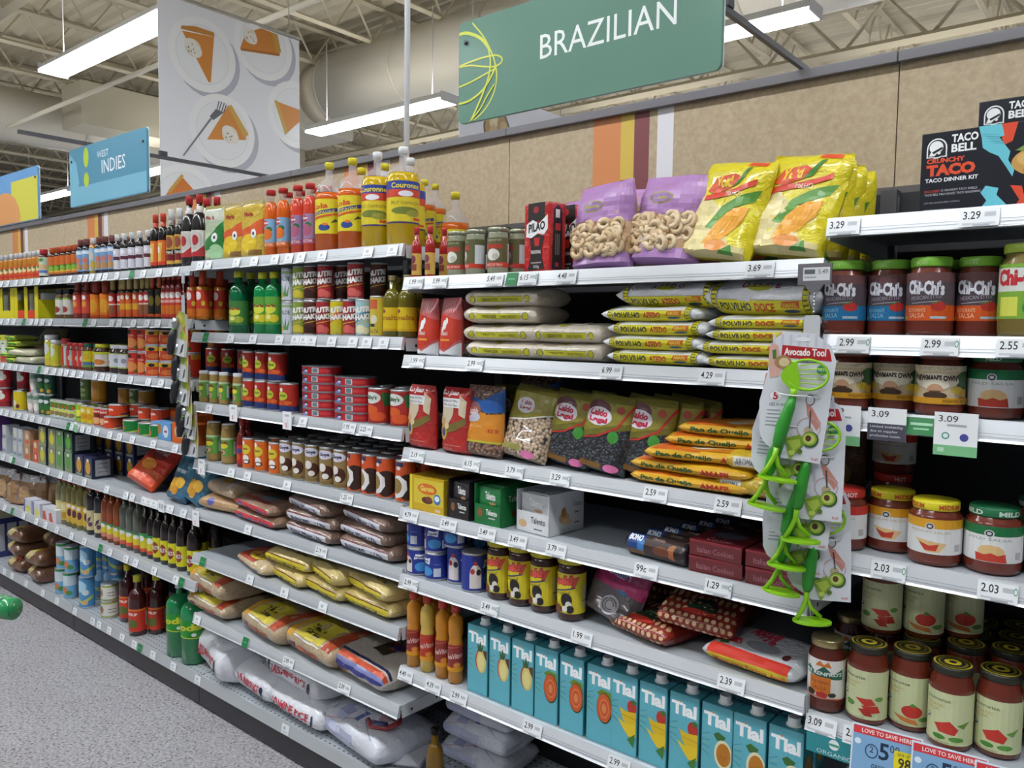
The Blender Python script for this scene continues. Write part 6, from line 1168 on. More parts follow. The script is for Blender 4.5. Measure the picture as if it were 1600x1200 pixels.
# third shelf
z = Z[2][2]
gar2 = ['5f9a3f', [('r', 'b9cfa8', -2, .88, 2, 1), ('e', 'd8d23a', -.1, .55, .45, .14), ('t', '8a3a2a', 'Badia', -.45, .66, .35, .82, {'b': .04}), ('e', 'c89a78', -.2, .2, .35, .14), ('e', '3a2a22', -.25, .18, .12, .08), ('r', 'd3d6da', .8, .1, 1.3, .8)]]
jar('garlic', 'garlic_jar', .125, .0195, 'a08248:g', 'dadce2:p', gar2, lab_z=(.16, .70), lid_h=.012, lidR=.9, neck=.9, seg=18)
for i, px in enumerate((319, 335, 350, 372)): put('garlic', XP(px, D + .03, z + .05), D + .03, z, 'chopped garlic jar with white lid, ' + NTH[i] + ' from the hanging kitchen tools', 'jar', 'garlic jars on the third shelf', rz=.3)
rb = [('p', '24346a', [(-2, 0), (2, 0), (2, .30), (.6, .18), (-.3, .26), (-2, .14)]), ('e', 'b9c23a', -.25, .58, .42, .17), ('t', '3a5a2a', 'Grace', -.5, .56, .05, .66, {'b': .03}), ('e', 'd8642a', .1, .32, .4, .08), ('e', 'c8501e', -.3, .30, .3, .07), ('e', 'e0e0e0', -.3, .82, .14, .08)]
can('redcan', 'callaloo_can', .105, .0340, 'b02f22', rb); can('redcan_s', 'callaloo_can', .105, .028, 'b02f22', rb)
for i, px in enumerate((391, 410, 430, 452)): put('redcan' if i == 3 else 'redcan_s', XP(px, D + .04, z + .05), D + .04, z, 'red can with navy base, bottom layer, ' + NTH[i] + ' from the garlic jars', 'can', 'red and navy cans', rz=.5)
for i, px in enumerate((391, 411, 434)): put('redcan' if i == 2 else 'redcan_s', XP(px, D + .045, z + .15), D + .045, z + .1055, 'red can with navy base, top layer, ' + NTH[i] + ' from the garlic jars', 'can', 'red and navy cans', rz=.5)
for i, px in enumerate((335, 360, 385, 412)): 
    for l in range(2): put('redcan_s', XP(px - 6, D + .14, z + .1), D + .15, z + .1055 * l, 'dark red can at the back, %s layer, %s from %s' % (('bottom', 'top')[l], NTH[i], 'the shelf end'), 'can', 'red and navy cans', rz=1.2)
def oval(key, L, W, H):
    m_ = MB(); pts = [(L / 2 * abs(math.cos(a)) ** .7 * (1 if math.cos(a) > 0 else -1), W / 2 * abs(math.sin(a)) ** .85 * (1 if math.sin(a) > 0 else -1)) for a in [2 * PI * k / 36 for k in range(36)]]
    m_.prism(pts, .0025, H - .0025, 'b3212a:p', 'Z'); big = [(a * 1.02, b * 1.02) for a, b in pts]
    rim = MB(); rim.prism(big, 0, .0028, 'b9bcc0:m', 'Z'); rim.prism(big, H - .0028, H, 'b9bcc0:m', 'Z')
    xs = [p[0] for p in pts if p[1] < 0]
    lst = sorted([(p[0], p[1]) for p in pts if p[1] <= 1e-6])
    def fn(x, y, off):
        X = x * L / 2
        for (a0, b0), (a1, b1) in zip(lst, lst[1:]):
            if a0 <= X <= a1: t = (X - a0) / max(1e-9, a1 - a0); Y = b0 + (b1 - b0) * t; break
        else: Y = 0
        return Vector((X, Y - off, .003 + y * (H - .006)))
    art(m_, Surf(fn, [p[0] / (L / 2) for p in lst]), [('e', '8a2a4a', -.62, .5, .14, .34), ('e', '6a8ac8', -.40, .15, .22, .14), ('e', '24304a', -.30, .58, .16, .24), ('e', 'c8ccd8', -.28, .42, .12, .14), ('r', 'c9cfd6', .12, .12, .52, .9), ('r', '6a7a80', .17, .2, .47, .82), ('r', 'c83a3a', .56, .3, .95, .7)])
    kind(key, 'fish_tin', [('rim', rim)], root=m_)
oval('tin', .155, .10, .0285)
for i in range(6): put('tin', XP(505, D + .055, z + .1) - .01, D + .058, z + .0287 * i, 'flat red oval fish tin in the taller stack, ' + ('bottom' if i == 0 else 'top' if i == 5 else NTH[i] + ' from bottom'), 'tin', 'red fish tins', rz=rnd.uniform(-.03, .03))
for i in range(5): put('tin', XP(553, D + .055, z + .1) + .005, D + .058, z + .0287 * i, 'flat red oval fish tin in the shorter stack, ' + ('bottom' if i == 0 else 'top' if i == 4 else NTH[i] + ' from bottom'), 'tin', 'red fish tins', rz=rnd.uniform(-.03, .03))
lib = [('e', 'd9dcd8', -.2, .76, .62, .18), ('t', '22602f', "Libby's", -.6, .68, .2, .84, {'b': .04}), ('p', '2a6a36', [(.4, .9), (2, .95), (2, .5), (.6, .52)]), ('e', 'd8602c', -.2, .40, .45, .14), ('e', 'd8582a', .2, .20, .55, .14), ('r', '8a2028', -2, .0, 2, .04)]
can('pump', 'fruit_can', .116, .0355, 'b0302c', lib)
for i, px in enumerate((593, 628)): put('pump', XP(px, D + .045, z + .05), D + .045, z, 'red can with white oval logo, ' + ('beside the fish tins', 'at the shelf end')[i], 'can', 'red oval logo cans', rz=.3)
for i, px in enumerate((601, 634)): put('pump', XP(px, D + .13, z + .05), D + .13, z, 'red can with white oval logo in the second row, ' + ('near the fish tins', 'at the far end')[i], 'can', 'red oval logo cans', rz=.3)
# fourth shelf
z = Z[2][3]
jar('garlic_l', 'garlic_jar', .155, .030, 'a08248:g', 'dadce2:p', gar2, lab_z=(.2, .66), lid_h=.014, lidR=.85, neck=.9)
for i, px in enumerate((335, 358)): put('garlic_l', XP(px, D + .045, z + .07), D + .045, z, 'large garlic jar with green label, ' + ('at the shelf end', 'beside the red sauce bottle')[i], 'jar', 'large garlic jars', rz=.35)
bottle('redsauce', 'sauce_bottle', .185, .021, .010, '8a1f1a:g', 'a02a24:p', ['b82a2a', [('e', '3a3f8a', .2, .7, .4, .14), ('e', 'c8502a', -.1, .35, .5, .18)]], (.08, .45), sh=.5)
put('redsauce', XP(377, D + .035, z + .07), D + .04, z, 'red sauce bottle between garlic jars and orange cans', 'bottle')
put('redsauce', XP(388, D + .11, z + .07), D + .11, z, 'red sauce bottle in shadow behind the orange cans', 'bottle')
cm = [('e', 'd6c33a', -.2, .66, .5, .18), ('t', '7a2a1a', 'Grace', -.5, .64, .05, .74, {'b': .03}), ('e', 'e8e6e0', -.15, .34, .3, .12), ('e', '2a1a14', -.1, .22, .36, .08), ('e', 'f0eeea', -.1, .22, .24, .05), ('e', 'e6e6e6', -.35, .88, .16, .08), ('p', 'c85a1a', [(.4, 0), (2, 0), (2, .5), (.5, .3)])]
can('cocoo', 'coconut_milk_can', .117, .0300, 'd8661f', cm)
ct = [('e', 'd3cfe0', -.1, .84, .66, .13, 20), ('t', '2a2a4a', 'Goya', -.5, .78, .3, .90, {'b': .05}), ('e', '4a2418', .15, .34, .40, .20, 20), ('e', 'e3dcd6', -.25, .48, .3, .12), ('e', 'e8e2dc', .0, .24, .25, .08), ('t', '6a4a2a', 'COCONUT MILK', -.6, .03, .6, .10)]
can('cocot', 'coconut_milk_can', .132, .0315, '8f7648', ct)
cc = [('p', '2f3458', [(-.75, .88), (-.05, .88), (-.05, .99), (-.75, .99)]), ('e', 'e0d8d0', -.4, .84, .18, .05), ('e', '352018', .25, .36, .75, .34, 24), ('p', 'e2dfe0', [(-.85, .62), (-.3, .66), (.15, .52), (.2, .30), (-.1, .12), (-.6, .06), (-.85, .1)]), ('e', '8f7640', -.55, .38, .42, .20, 20), ('t', 'b8501e', 'COCO', .3, .80, .9, .9, {'b': .03})]
can('cococ', 'coconut_cream_can', .132, .0320, 'cf5428', cc)
for i, px in enumerate((392, 411, 433)): put('cocoo', XP(px, D + .04, z + .05), D + .04, z, 'orange coconut milk can, ' + ('next to the red sauce bottle', 'middle of three', 'next to the tan cans')[i], 'can', 'orange coconut milk cans', rz=.5)
for i, px in enumerate((451, 471, 491, 514, 536)): put('cocot', XP(px, D + .04, z + .05), D + .04, z, 'tan coconut milk can, ' + NTH[i] + ' from the orange coconut milk cans', 'can', 'tan coconut milk cans', rz=(.5, .3, .6, .5, .3)[i])
for i, px in enumerate((558, 581, 604, 634)): put('cococ', XP(px, D + .042, z + .05), D + .042, z, 'orange coconut cream can with half shell, ' + NTH[i] + ' from the tan cans', 'can', 'coconut cream cans', rz=(.2, .3, .4, .65)[i])
bc = [('cocoo', p) for p in (400, 422)] + [('cocot', p) for p in (445, 465, 487, 509, 531)] + [('cococ', p) for p in (553, 577, 602, 630)]
for r in range(1, 4):
    for i, (k, px) in enumerate(bc): put(k, XP(px, D + .04, z + .05) + .02 * r, D + .04 + .075 * r, z, 'coconut can in the %s row back, %s from the garlic jars' % (NTH[r - 1], NTH[i]), 'can', 'coconut cans in the back rows', rz=.4)
put('cococ', -1.64, D + .24, z, 'coconut cream can deep behind the yellow chocolate box', 'can', 'coconut cans in the back rows')
# fifth shelf: pasta and bulgur bags
z = Z[2][4]
lying_bag('pasta', 'pasta_bag', .26, .17, .06, 'pasta_gold', [('r', 'b3906a', -1, -.3, 1, 1.0), ('e', '5a5aa0', -.3, .1, .16, .12), ('e', 'd0a53a', .1, .5, .4, .12), ('r', '5f7a3a', .6, .2, .9, .7)], 211, amp=.009)
lying_bag('pasta2', 'pasta_bag', .24, .17, .07, 'b29a7e:f', [('e', 'c8962c', .0, .38, .22, .10), ('e', 'd8b04a', .05, .42, .12, .05), ('r', 'b9b9c8', .5, .1, .64, .6)], 214, amp=.009)
put('pasta', XP(364, D + .09, z + .02), D + .10, z, 'clear bag of elbow pasta lying at the bottom', 'bag', 'pasta bags', rz=.1)
put('pasta2', XP(370, D + .1, z + .07), D + .11, z + .055, 'clear pasta bag lying on top of another', 'bag', 'pasta bags', rz=-.1)
put('pasta2', XP(395, D + .22, z + .03), D + .19, z, 'brown pasta bag behind the red sided bags', 'bag', 'pasta bags', rz=.2)
pouch('greenbag', 'pasta_bag', .17, .15, .06, '4a5a2a:f', [('e', '6a7a34', 0, .5, .5, .2)], 219); put('greenbag', XP(395, D + .28, z + .07), D + .30, z, 'green bag at the back behind the pasta bags', 'bag', rx=-.4)
rs = [('r', 'c03a3c', -.95, -.20, .95, .10), ('e', '3f4f9a', -.62, -.05, .13, .09), ('t', 'e6e6ea', 'Goya', -.7, -.08, -.54, -.02), ('t', '3a4a90', 'Bulgur', .35, -.1, .8, .02, {'b': .04}), ('e', '3f4f9a', -.1, -.05, .08, .07), ('r', '9a3a3a', -.8, .30, .6, .40), ('e', '6a7a8a', .1, .5, .3, .12)]
for v in range(2): lying_bag('redside%d' % v, 'grain_bag', .30, .17, .045, '9a7a66:f', rs, 221 + v, amp=.005, pinch=.08)
put('redside0', XP(427, D + .09, z + .02), D + .09, z, 'grain bag with red edge, lower of two', 'bag', 'red edged grain bags', rz=-.08); put('redside1', XP(424, D + .09, z + .06), D + .09, z + .042, 'grain bag with red edge, upper of two', 'bag', 'red edged grain bags', rz=-.16)
bg_ = [('r', 'd6d7de', -.88, -.22, .88, .06), ('t', '34386a', 'Bulgur Wheat / Ble', -.72, -.15, .70, .0, {'b': .04}), ('r', '7a2a3a', -.90, .06, .90, .085), ('e', '3a3f70', -.1, .45, .22, .09), ('e', 'b03a2c', .1, .5, .14, .06), ('p', 'c9a53a', [(-.3, .4), (.0, .36), (-.1, .44)])]
for v in range(3): lying_bag('bulgur%d' % v, 'bulgur_bag', .285, .18, .056, '82685a:f', bg_, 231 + v, amp=.006, pinch=.07)
bz = [(504, 0, 0, -.10, 'bottom of the first stack'), (506, .046, 1, -.04, 'middle of the first stack'), (503, .092, 2, -.20, 'top of the first stack'), (594, 0, 1, -.08, 'bottom of the second stack'), (590, .047, 2, -.16, 'middle of the second stack'), (594, .094, 0, -.24, 'top of the second stack')]
for px, dz, v, r_, w_ in bz: put('bulgur%d' % v, XP(px, D + .07, z + .03 + dz), D + .095, z + dz, 'brown bulgur wheat bag with white edge, ' + w_, 'bag', 'bulgur wheat bags', rz=r_)
# sixth shelf: cornmeal
z = Z[2][5]
yc = [('r', 'd3c22c', -.90, -.24, .90, .06), ('t', '3a3422', 'Fine Corn Meal / Maiz', -.74, -.16, .74, -.02, {'b': .03}), ('r', '6a2a2a', -.92, .06, .92, .09), ('p', '6a2a2a', [(-.92, .06), (-.86, .06), (-.7, .9), (-.76, .9)]), ('e', 'c8862a', -.25, .42, .2, .08), ('e', 'a83a2c', .1, .5, .22, .06), ('t', '5a4a2a', 'Fine Corn Meal', .2, .30, .7, .38, {'b': .03}), ('e', '3a3f70', -.05, .56, .2, .06)]
for v in range(3): lying_bag('cornm%d' % v, 'cornmeal_bag', .27, .19, .062, 'cdb878:f', yc, 241 + v, amp=.008, pinch=.09)
ro = [('p', 'a83c2c', [(-.8, .1), (.3, .15), (.6, .6), (-.7, .6)]), ('e', 'd0b53a', .0, .35, .5, .12), ('t', '5a2a1a', 'Corn Meal', -.3, .32, .3, .4, {'b': .04}), ('r', '3a3f70', .3, -.1, .7, -.02), ('r', 'b05a3a', -.8, -.12, -.3, .0)]
lying_bag('cornr', 'cornmeal_bag', .27, .19, .055, 'cfb892:f', ro, 251, amp=.008)
F2 = D - .012
cz = [('cornr', 418, 0, -.25, 'red topped cornmeal bag lying at the empty end'), ('cornm0', 468, 0, -.18, 'yellow cornmeal bag, bottom, first from the red topped bag'), ('cornm1', 470, .054, -.05, 'yellow cornmeal bag, top, first from the red topped bag'), ('cornm2', 525, 0, -.15, 'yellow cornmeal bag, bottom, second from the red topped bag'), ('cornm0', 528, .055, -.30, 'yellow cornmeal bag, top, second from the red topped bag'), ('cornm1', 596, 0, -.10, 'yellow cornmeal bag, bottom, at the shelf end'), ('cornm2', 597, .055, -.22, 'yellow cornmeal bag, top, at the shelf end')]
for k, px, dz, r_, lb in cz: put(k, XP(px, F2 + .08, z + .03 + dz), F2 + .105, z + dz, lb, 'bag', 'cornmeal bags', rz=r_)
# seventh shelf: rice
z = Z[2][6]
rc = [('p', 'c9b83a', [(-.6, .18), (.45, .14), (.62, .5), (-.5, .56)]), ('t', '3a3a20', 'Yellow', -.35, .36, .2, .44, {'b': .04}), ('t', '3a3a20', 'Grits', -.35, .26, .25, .34, {'b': .04}), ('p', 'b0492a', [(.55, .12), (.9, .12), (.9, .7), (.7, .7)]), ('r', 'c8962a', -.9, .10, -.62, .6), ('l', 'd9d6d0', -.6, .14, .5, .10, .03), ('r', '6a3038', -.75, -.12, -.5, .0), ('r', 'c0603a', -.4, -.12, .5, -.02), ('t', '8a3a2c', 'GRITS', -.1, -.11, .4, -.03)]
for v in range(3): lying_bag('rice%d' % v, 'rice_bag', .335, .24, .095, 'b8a283:f', rc, 261 + v, amp=.011, pinch=.07)
rz_ = [('rice0', 352, 0, -.05, 'bottom of the two at the shelf end', .8), ('rice1', 352, .075, -.12, 'top of the two at the shelf end', 1), ('rice2', 438, 0, -.14, 'second along, flat alone', 1), ('rice1', 514, 0, -.10, 'third along, flat alone', 1)]
for k, px, dz, r_, w_, s_ in rz_: put(k, XP(px, F2 + .1, z + .05 + dz), F2 + .128, z + dz, 'tan grain bag with yellow panel, ' + w_, 'bag', 'tan grain bags', rz=r_, sc=(.9, 1, s_))
wr_ = [('r', '34387e', -1, -.02, 1, .05), ('r', '7a7fb0', -1, .05, 1, .14), ('p', 'c85232', [(-1, .16), (1, .14), (1, .24), (-1, .26)]), ('r', '2c2f5a', -1, .27, 1, .31), ('p', '3a3420', [(-.2, .46), (.3, .44), (.35, .6), (-.1, .6)]), ('e', 'b0503c', .2, .6, .3, .08), ('e', '34387e', .2, .58, .16, .05), ('r', 'd87a3a', -.6, -.16, -.2, -.06), ('t', '8a3a3a', 'Enriched Rice', .1, -.16, .8, -.08)]
lying_bag('ricew', 'rice_bag', .32, .24, .085, 'c9beb2:f', wr_, 271, amp=.010, pinch=.08)
put('ricew', XP(588, F2 + .1, z + .05), F2 + .130, z, 'white rice bag with navy and orange stripes', 'bag', rz=-.12)
# floor deck: woven rice sacks
jr = [('e', '2c2a48', -.78, .0, .07, .09), ('t', 'c23444', 'JASMINE RICE', -.62, -.07, .62, .06, {'b': .03}), ('t', '5a5a78', 'LONG GRAIN', -.1, .34, .3, .42), ('t', 'c23444', 'JASMINE RICE', -.5, .48, .5, .56, {'b': .02}), ('e', '2c2a48', .75, .0, .05, .08), ('r', '5a3a5a', -.35, .62, .2, .67)]
for v in range(3): lying_bag('jas%d' % v, 'rice_sack', .42, .28, .125, 'dcdde4:w', jr, 281 + v, amp=.014, pinch=.09)
js = [('jas0', 362, .0, .02, .12, 'under the green soda side, fattest'), ('jas1', 430, 0, -.02, 0, 'crumpled, second along'), ('jas2', 488, .0, .05, -.05, 'bottom of the two marked ones'), ('jas0', 486, .105, .05, -.08, 'top of the two marked ones')]
S0 = .131
put('jas0', XP(372, D + .14, .2), D + .155, S0, 'white jasmine rice sack beside the green sodas, fattest', 'sack', 'white rice sacks', rz=-.28, sc=(.85, 1, 1.35))
put('jas1', XP(432, D + .14, .2), D + .16, S0, 'white jasmine rice sack, crumpled, second from the sodas', 'sack', 'white rice sacks', rz=-.1, sc=(.75, 1, 1.0))
put('jas2', XP(492, D + .12, .2), D + .155, S0, 'white jasmine rice sack, bottom of the two clearly lettered', 'sack', 'white rice sacks', rz=-.06, sc=(.88, 1, .85))
put('jas0', XP(488, D + .12, .3), D + .165, S0 + .104, 'white jasmine rice sack, top of the two clearly lettered', 'sack', 'white rice sacks', rz=-.10, sc=(.9, 1, .92))
put('jas1', XP(600, D + .28, .3), D + .275, S0 + .10, 'white sack lying above the torn paper, with yellow patch', 'sack', 'white rice sacks', rz=.1, sc=(.8, .9, .8))
put('jas2', XP(612, D + .33, .2), D + .325, S0, 'white sack beneath the one with the yellow patch', 'sack', 'white rice sacks', rz=.0, sc=(.7, .75, .85))
pr = [('r', 'a9aed0', -.6, .2, -.3, .5), ('r', '5a6ab0', -.1, .3, .05, .44), ('l', 'c88a90', -.8, .1, .6, .5, .012), ('r', 'c8a0a8', .2, .45, .5, .62), ('l', '9aa0c0', -.7, .6, .7, .2, .012), ('r', 'b9bcd6', -.9, -.1, .2, .1)]
for v in range(2): lying_bag('flsk%d' % v, 'flour_sack', .36, .26, .11, 'd2d4de:w', pr, 291 + v, amp=.014, pinch=.1)
put('flsk0', XP(585, D + .12, .2), D + .14, S0, 'printed white flour sack in front of the beer bottle', 'sack', 'white flour sacks', rz=-.15)
for i in range(3): put('flsk1', XP(765 + 4 * i, D + .30, .2), D + .30, S0 + .080 * i, 'printed white sack stacked at the back, ' + ('bottom', 'middle', 'top')[i], 'sack', 'white flour sacks', sc=(.75, .8, .72))
# torn wrapper with red band lying on the sacks
m_ = MB(); m_.add([(-.07, -.05, .0), (.07, -.05, .012), (.08, .06, .03), (-.06, .05, .022), (-.02, 0, .035)], [(0, 1, 4), (1, 2, 4), (2, 3, 4), (3, 0, 4)], 'c3c4cc:w')
m_.add([(-.075, -.052, -.002), (.075, -.052, .008), (.085, .062, .026), (-.065, .052, .018)], [(0, 1, 2, 3)], 'b9bac4:w')
q_ = AT(640, 1140, D + .14); put_mesh('torn_carton', m_, (q_.x, D + .12, .131 + .004), (.0, 0, .4), 'torn white carton flap lying beside the sacks', 'wrapper')
m_ = MB(); m_.tube([(-.06, 0, 0), (-.03, -.035, .0), (.03, -.04, .005), (.06, -.005, .012), (.05, .02, .02)], .009, '9a2a30:f', 6); m_.tube([(-.02, -.034, .011), (.03, -.036, .014)], .0095, '3a3f6a:f', 6)
put_mesh('red_band', m_, (XP(600, D + .09, .28), D + .09, .245), (0, 0, .35), 'red and navy packing band on the white sacks', 'band')
# ================================================================== far bays
def sb(key, h, R, body, capc, base, stripes, lz=(.12, .55), sh=.6, nr=.3, cap_h=.025, wrap=None, name='sauce_bottle', fill=None):
    bottle(key, name, h, R, R * nr, body, capc, [base, stripes], lz, sh=sh, cap_h=cap_h, wrap=wrap, seg=14, fill=fill)
sb('s_dark_w', .175, .0185, '1b1518:g', 'd9dadc:p', 'cfcdd6', [('r', '5a2a3a', -1, .45, .8, .62), ('e', 'e6e4ec', -.2, .82, .5, .1)], (.1, .62), .66, .5)
sb('s_grace', .245, .022, '17120f:g', 'd8d8d8:p', 'c9a24a', [('e', '8f4a3a', 0, .75, .5, .2), ('r', '1a1614', -2, .35, 2, .5), ('t', 'e8e8e8', 'Brand', -.5, .36, .5, .48, {'b': .03}), ('r', '7a1f24', -2, .12, 2, .34)], (.08, .56), .58, .45, .04, (.72, .84, 'a9a9a6:p'))
sb('s_black', .285, .033, '141113:g', 'b3242a:p', 'd9d6d0', [('e', 'c8c4c0', -.1, .62, .6, .36), ('e', 'b0343a', -.1, .62, .3, .2), ('p', 'b8343a', [(-1, 0), (1, .0), (1, .6), (0, .18), (-1, .1)])], (.14, .5), .52, .33, .03, (.70, .84, 'c9c9cc:p'))
sb('s_orlab', .235, .0225, '16120f:g', 'c8402a:p', 'd86a2a', [('p', 'd8b25a', [(-1, .1), (.1, .1), (.3, .9), (-1, .9)]), ('e', 'e8e2d0', -.3, .6, .3, .14), ('r', 'c23a26', -2, 0, 2, .14)], (.08, .52), .6, .42, .03, (.62, .88, 'b8382a:p'))
sb('s_blue', .175, .021, '1f1c24:g', '7a4a44:p', '7aa3cf', [('e', 'c87a6a', 0, .5, .5, .14), ('e', 'b88a5a', .1, .2, .6, .16), ('r', 'e0e4ea', -.8, .8, .8, .95)], (.12, .7), .7, .55)
sb('s_yel', .175, .0185, 'a87a1a:g', 'd8d8da:p', '9fc0d4', [('e', 'd8c9b0', -.2, .65, .5, .18), ('e', 'c8a83a', .3, .25, .5, .2)], (.12, .72), .7, .5, wrap=(.7, .84, 'b86a3a:p'))
sb('s_org', .155, .021, '3a2418:g', 'b8502c:p', 'c8662a', [('r', '4f7a2a', -2, .2, 2, .5), ('e', '7fae3c', 0, .32, .5, .14), ('r', 'd8aa3a', -2, .1, 2, .2)], (.12, .7), .72, .6)
sb('s_redc', .155, .024, '4a1a18:g', 'a82a30:p', 'b9c3b0', [('e', '4f8a4a', 0, .85, .4, .1), ('r', 'c8a87a', -.8, .35, .8, .6), ('r', '5a6ab0', -.8, .15, .8, .3)], (.1, .72), .74, .65)
sb('s_amber', .150, .017, 'b87a2c:g', 'bfc3c6:p', 'c85a28', [('e', 'd8c89a', -.1, .65, .6, .2), ('r', 'c8382a', -2, .1, 2, .3), ('e', '5f7a3a', .3, .8, .3, .1)], (.08, .52), .74, .6, wrap=(.72, .86, 'b9bfc4:p'))
z = Z[1][0]
YB = D + .045
def seq(items, y, z_, grp, cat='bottle', zm=.08, back=0, dy=.07):
    """items: (kind, [px...], description, neighbour)"""
    for k, pxs, ds, nb in items:
        for r in range(back + 1):
            for i, px in enumerate(pxs):
                lb = ds + ((', ' + NTH[i] + ' from ' + nb) if len(pxs) > 1 else (' beside ' + nb if nb else '')) + ('', ', back row')[r > 0]
                put(k, XP(px, y, z_ + zm) + .008 * r, y + dy * r, z_, lb, cat, grp, rz=.5 + rnd.uniform(-.2, .2))
seq([('s_black', [297, 313], 'big black syrup bottle with red cap', 'the soy bottles'), ('s_grace', [269, 282], 'dark browning bottle with pale neck', 'the red necked bottles'), ('s_orlab', [244, 256], 'dark bottle with orange label and red neck', 'the white label row'),
     ('s_dark_w', [184, 195, 207, 219, 232], 'dark vinegar bottle with white label', 'the blue label bottles'), ('s_blue', [156, 165, 176], 'dark bottle with blue label', 'the yellow sauce'), ('s_yel', [146], 'small yellow sauce bottle', 'the blue label bottles'),
     ('s_blue', [127, 136], 'black capped bottle with blue and white label', 'the green fruit bottles')], YB, z, 'sauces on the far top shelf', back=1)
seq([('s_org', [83, 92, 101, 110, 119], 'small brown sauce bottle with orange cap', 'the red capped bottles'), ('s_redc', [69, 78], 'brown bottle with red cap and beige label', 'the amber bottles'),
     ('s_amber', [-4, 3, 11, 19, 27, 34, 41, 48, 55, 62], 'tiny amber sauce bottle with orange label', 'the picture edge')], YB, z, 'sauces on the far top shelf', back=1)
# second far shelf
z = Z[1][1]
sb('h_orange', .195, .0245, 'c8781f:g', 'b8401f:p', 'c83a22', [('e', 'e8dcd8', -.1, .78, .34, .16), ('e', 'd8c23a', .45, .5, .2, .1), ('r', 'd8761f', -2, 0, 2, .3)], (.06, .60), .66, .45, .06, (.72, .84, 'c8501e:p'))
sb('h_red', .190, .0165, '8f2a20:g', 'a33a30:p', 'c83a30', [('e', 'e8e0dc', 0, .84, .6, .12), ('r', 'd8a8a0', -2, .55, 2, .66), ('r', 'd0701f', -2, .1, 2, .45)], (.06, .62), .62, .42, .02)
sb('h_dark', .190, .0195, '2a1c14:g', 'c85a28:p', '1f1a16', [('e', '6a5a1a', 0, .6, .4, .2), ('r', 'c8501e', -2, 0, 2, .1)], (.06, .66), .64, .42, .05, (.70, .84, 'c8602a:p'))
sb('h_tan', .190, .0185, '241a14:g', 'a89a5c:p', 'c8342a', [('e', 'e6dcd6', 0, .78, .5, .12), ('e', '8a5a3a', 0, .3, .7, .22), ('r', 'd8c8b8', -2, .5, 2, .56)], (.06, .62), .62, .5, .05, (.70, .84, '9a9058:p'))
sb('h_tano', .190, .0180, '241a14:g', 'b8a466:p', 'cf5a22', [('e', 'e6dcd6', 0, .82, .3, .10), ('r', 'd8a22c', -2, .3, 2, .55)], (.06, .62), .62, .5, .05, (.70, .84, 'a89a60:p'))
sb('h_org', .185, .030, 'a84a1c:g', '8f3a28:p', 'd8761a', [('e', 'd89a2a', 0, .5, .5, .3), ('r', 'c8501a', -2, 0, 2, .12)], (.04, .62), .64, .55, .07)
sb('h_ket', .190, .025, '8a2a1e:g', '8a3024:p', 'd04a3a', [('e', 'e8e0e0', -.1, .84, .26, .12), ('e', 'd8a23a', -.1, .5, .3, .16), ('r', 'd8d8dc', .9, .1, 1.5, .9)], (.14, .62), .66, .45, .05)
seq([('h_orange', [302, 317], 'orange hot sauce bottle with red label', 'the hanging kitchen tools'), ('h_red', [258, 265, 272, 281], 'slim red hot sauce bottle', 'the black label pair'), ('h_dark', [239, 250], 'black label hot sauce with orange neck', 'the green necked bottles'),
     ('h_tan', [224, 232], 'hot sauce with olive neck and red label', 'the orange label ones'), ('h_tano', [194, 203, 214], 'hot sauce with tan neck and orange label', 'the red label ones'), ('h_tan', [177, 188], 'hot sauce with tan neck and peppers', 'the orange hot sauces'),
     ('h_org', [152, 167], 'wide hot sauce with all orange label', 'the ketchup bottles'), ('h_ket', [123, 137], 'red sauce bottle with white back label', 'the dark topped jar')], YB, z, 'hot sauces', back=1)
for i, px in enumerate((338, 352)): put('h_orange', XP(px, D + .2, z + .08), D + .2, z, 'hot sauce bottle in shadow behind the shelf step, ' + NTH[i] + ' along', 'bottle', 'hot sauces', rz=.4)
jar('fjar', 'spice_jar', .150, .027, '7a5a3a:g', '1d1b20:p', ['d0cdc4', [('e', '9a3a3a', 0, .3, .6, .2), ('r', '8aa84a', -2, .9, 2, 1)]], lab_z=(.15, .7), lid_h=.03, seg=14)
for i, px in enumerate((96, 108)): put('fjar', XP(px, YB, z + .07), YB, z, 'spice jar with black lid, ' + ('beside the yellow trays', 'beside the ketchup bottles')[i], 'jar', 'black lidded spice jars')
def tray(c, c2):
    b = MB(); w_, d_, h_ = .30, .16, .17; t = .003
    b.box(-w_ / 2, w_ / 2, -d_ / 2, d_ / 2, 0, t, c); b.box(-w_ / 2, w_ / 2, d_ / 2 - t, d_ / 2, 0, h_, c); b.box(-w_ / 2, w_ / 2, -d_ / 2, -d_ / 2 + t, 0, .045, c2)
    for x in (-w_ / 2, -.02, w_ / 2 - .04): b.box(x, x + .04, -d_ / 2 - .0005, -d_ / 2 + t, 0, h_, c)
    for s_ in (-1, 1): b.box(s_ * w_ / 2 - t / 2, s_ * w_ / 2 + t / 2, -d_ / 2, d_ / 2, 0, h_ * .6, c)
    pk = []
    for i in range(4):
        p = MB(); cx = -.108 + .072 * i; p.box(cx - .03, cx + .03, -.04, .05, t, .14, ('5a3420:f', 'b9bfae:f', '6a4028:f', 'c8cdd0:f')[i], .008); pk.append(('snack_pack', p))
    return [('tray', b)] + pk
kind('tray_y', 'display_tray', tray('d3c61c:p', 'd3c61c:p')); kind('tray_r', 'display_tray', tray('cfc41c:p', 'd0401e:p'))
put('tray_y', XP(26, D + .1, z + .06), D + .10, z, 'yellow cardboard display tray of snack packs', 'tray', 'cardboard snack trays', sc=(1.35, 1, 1))
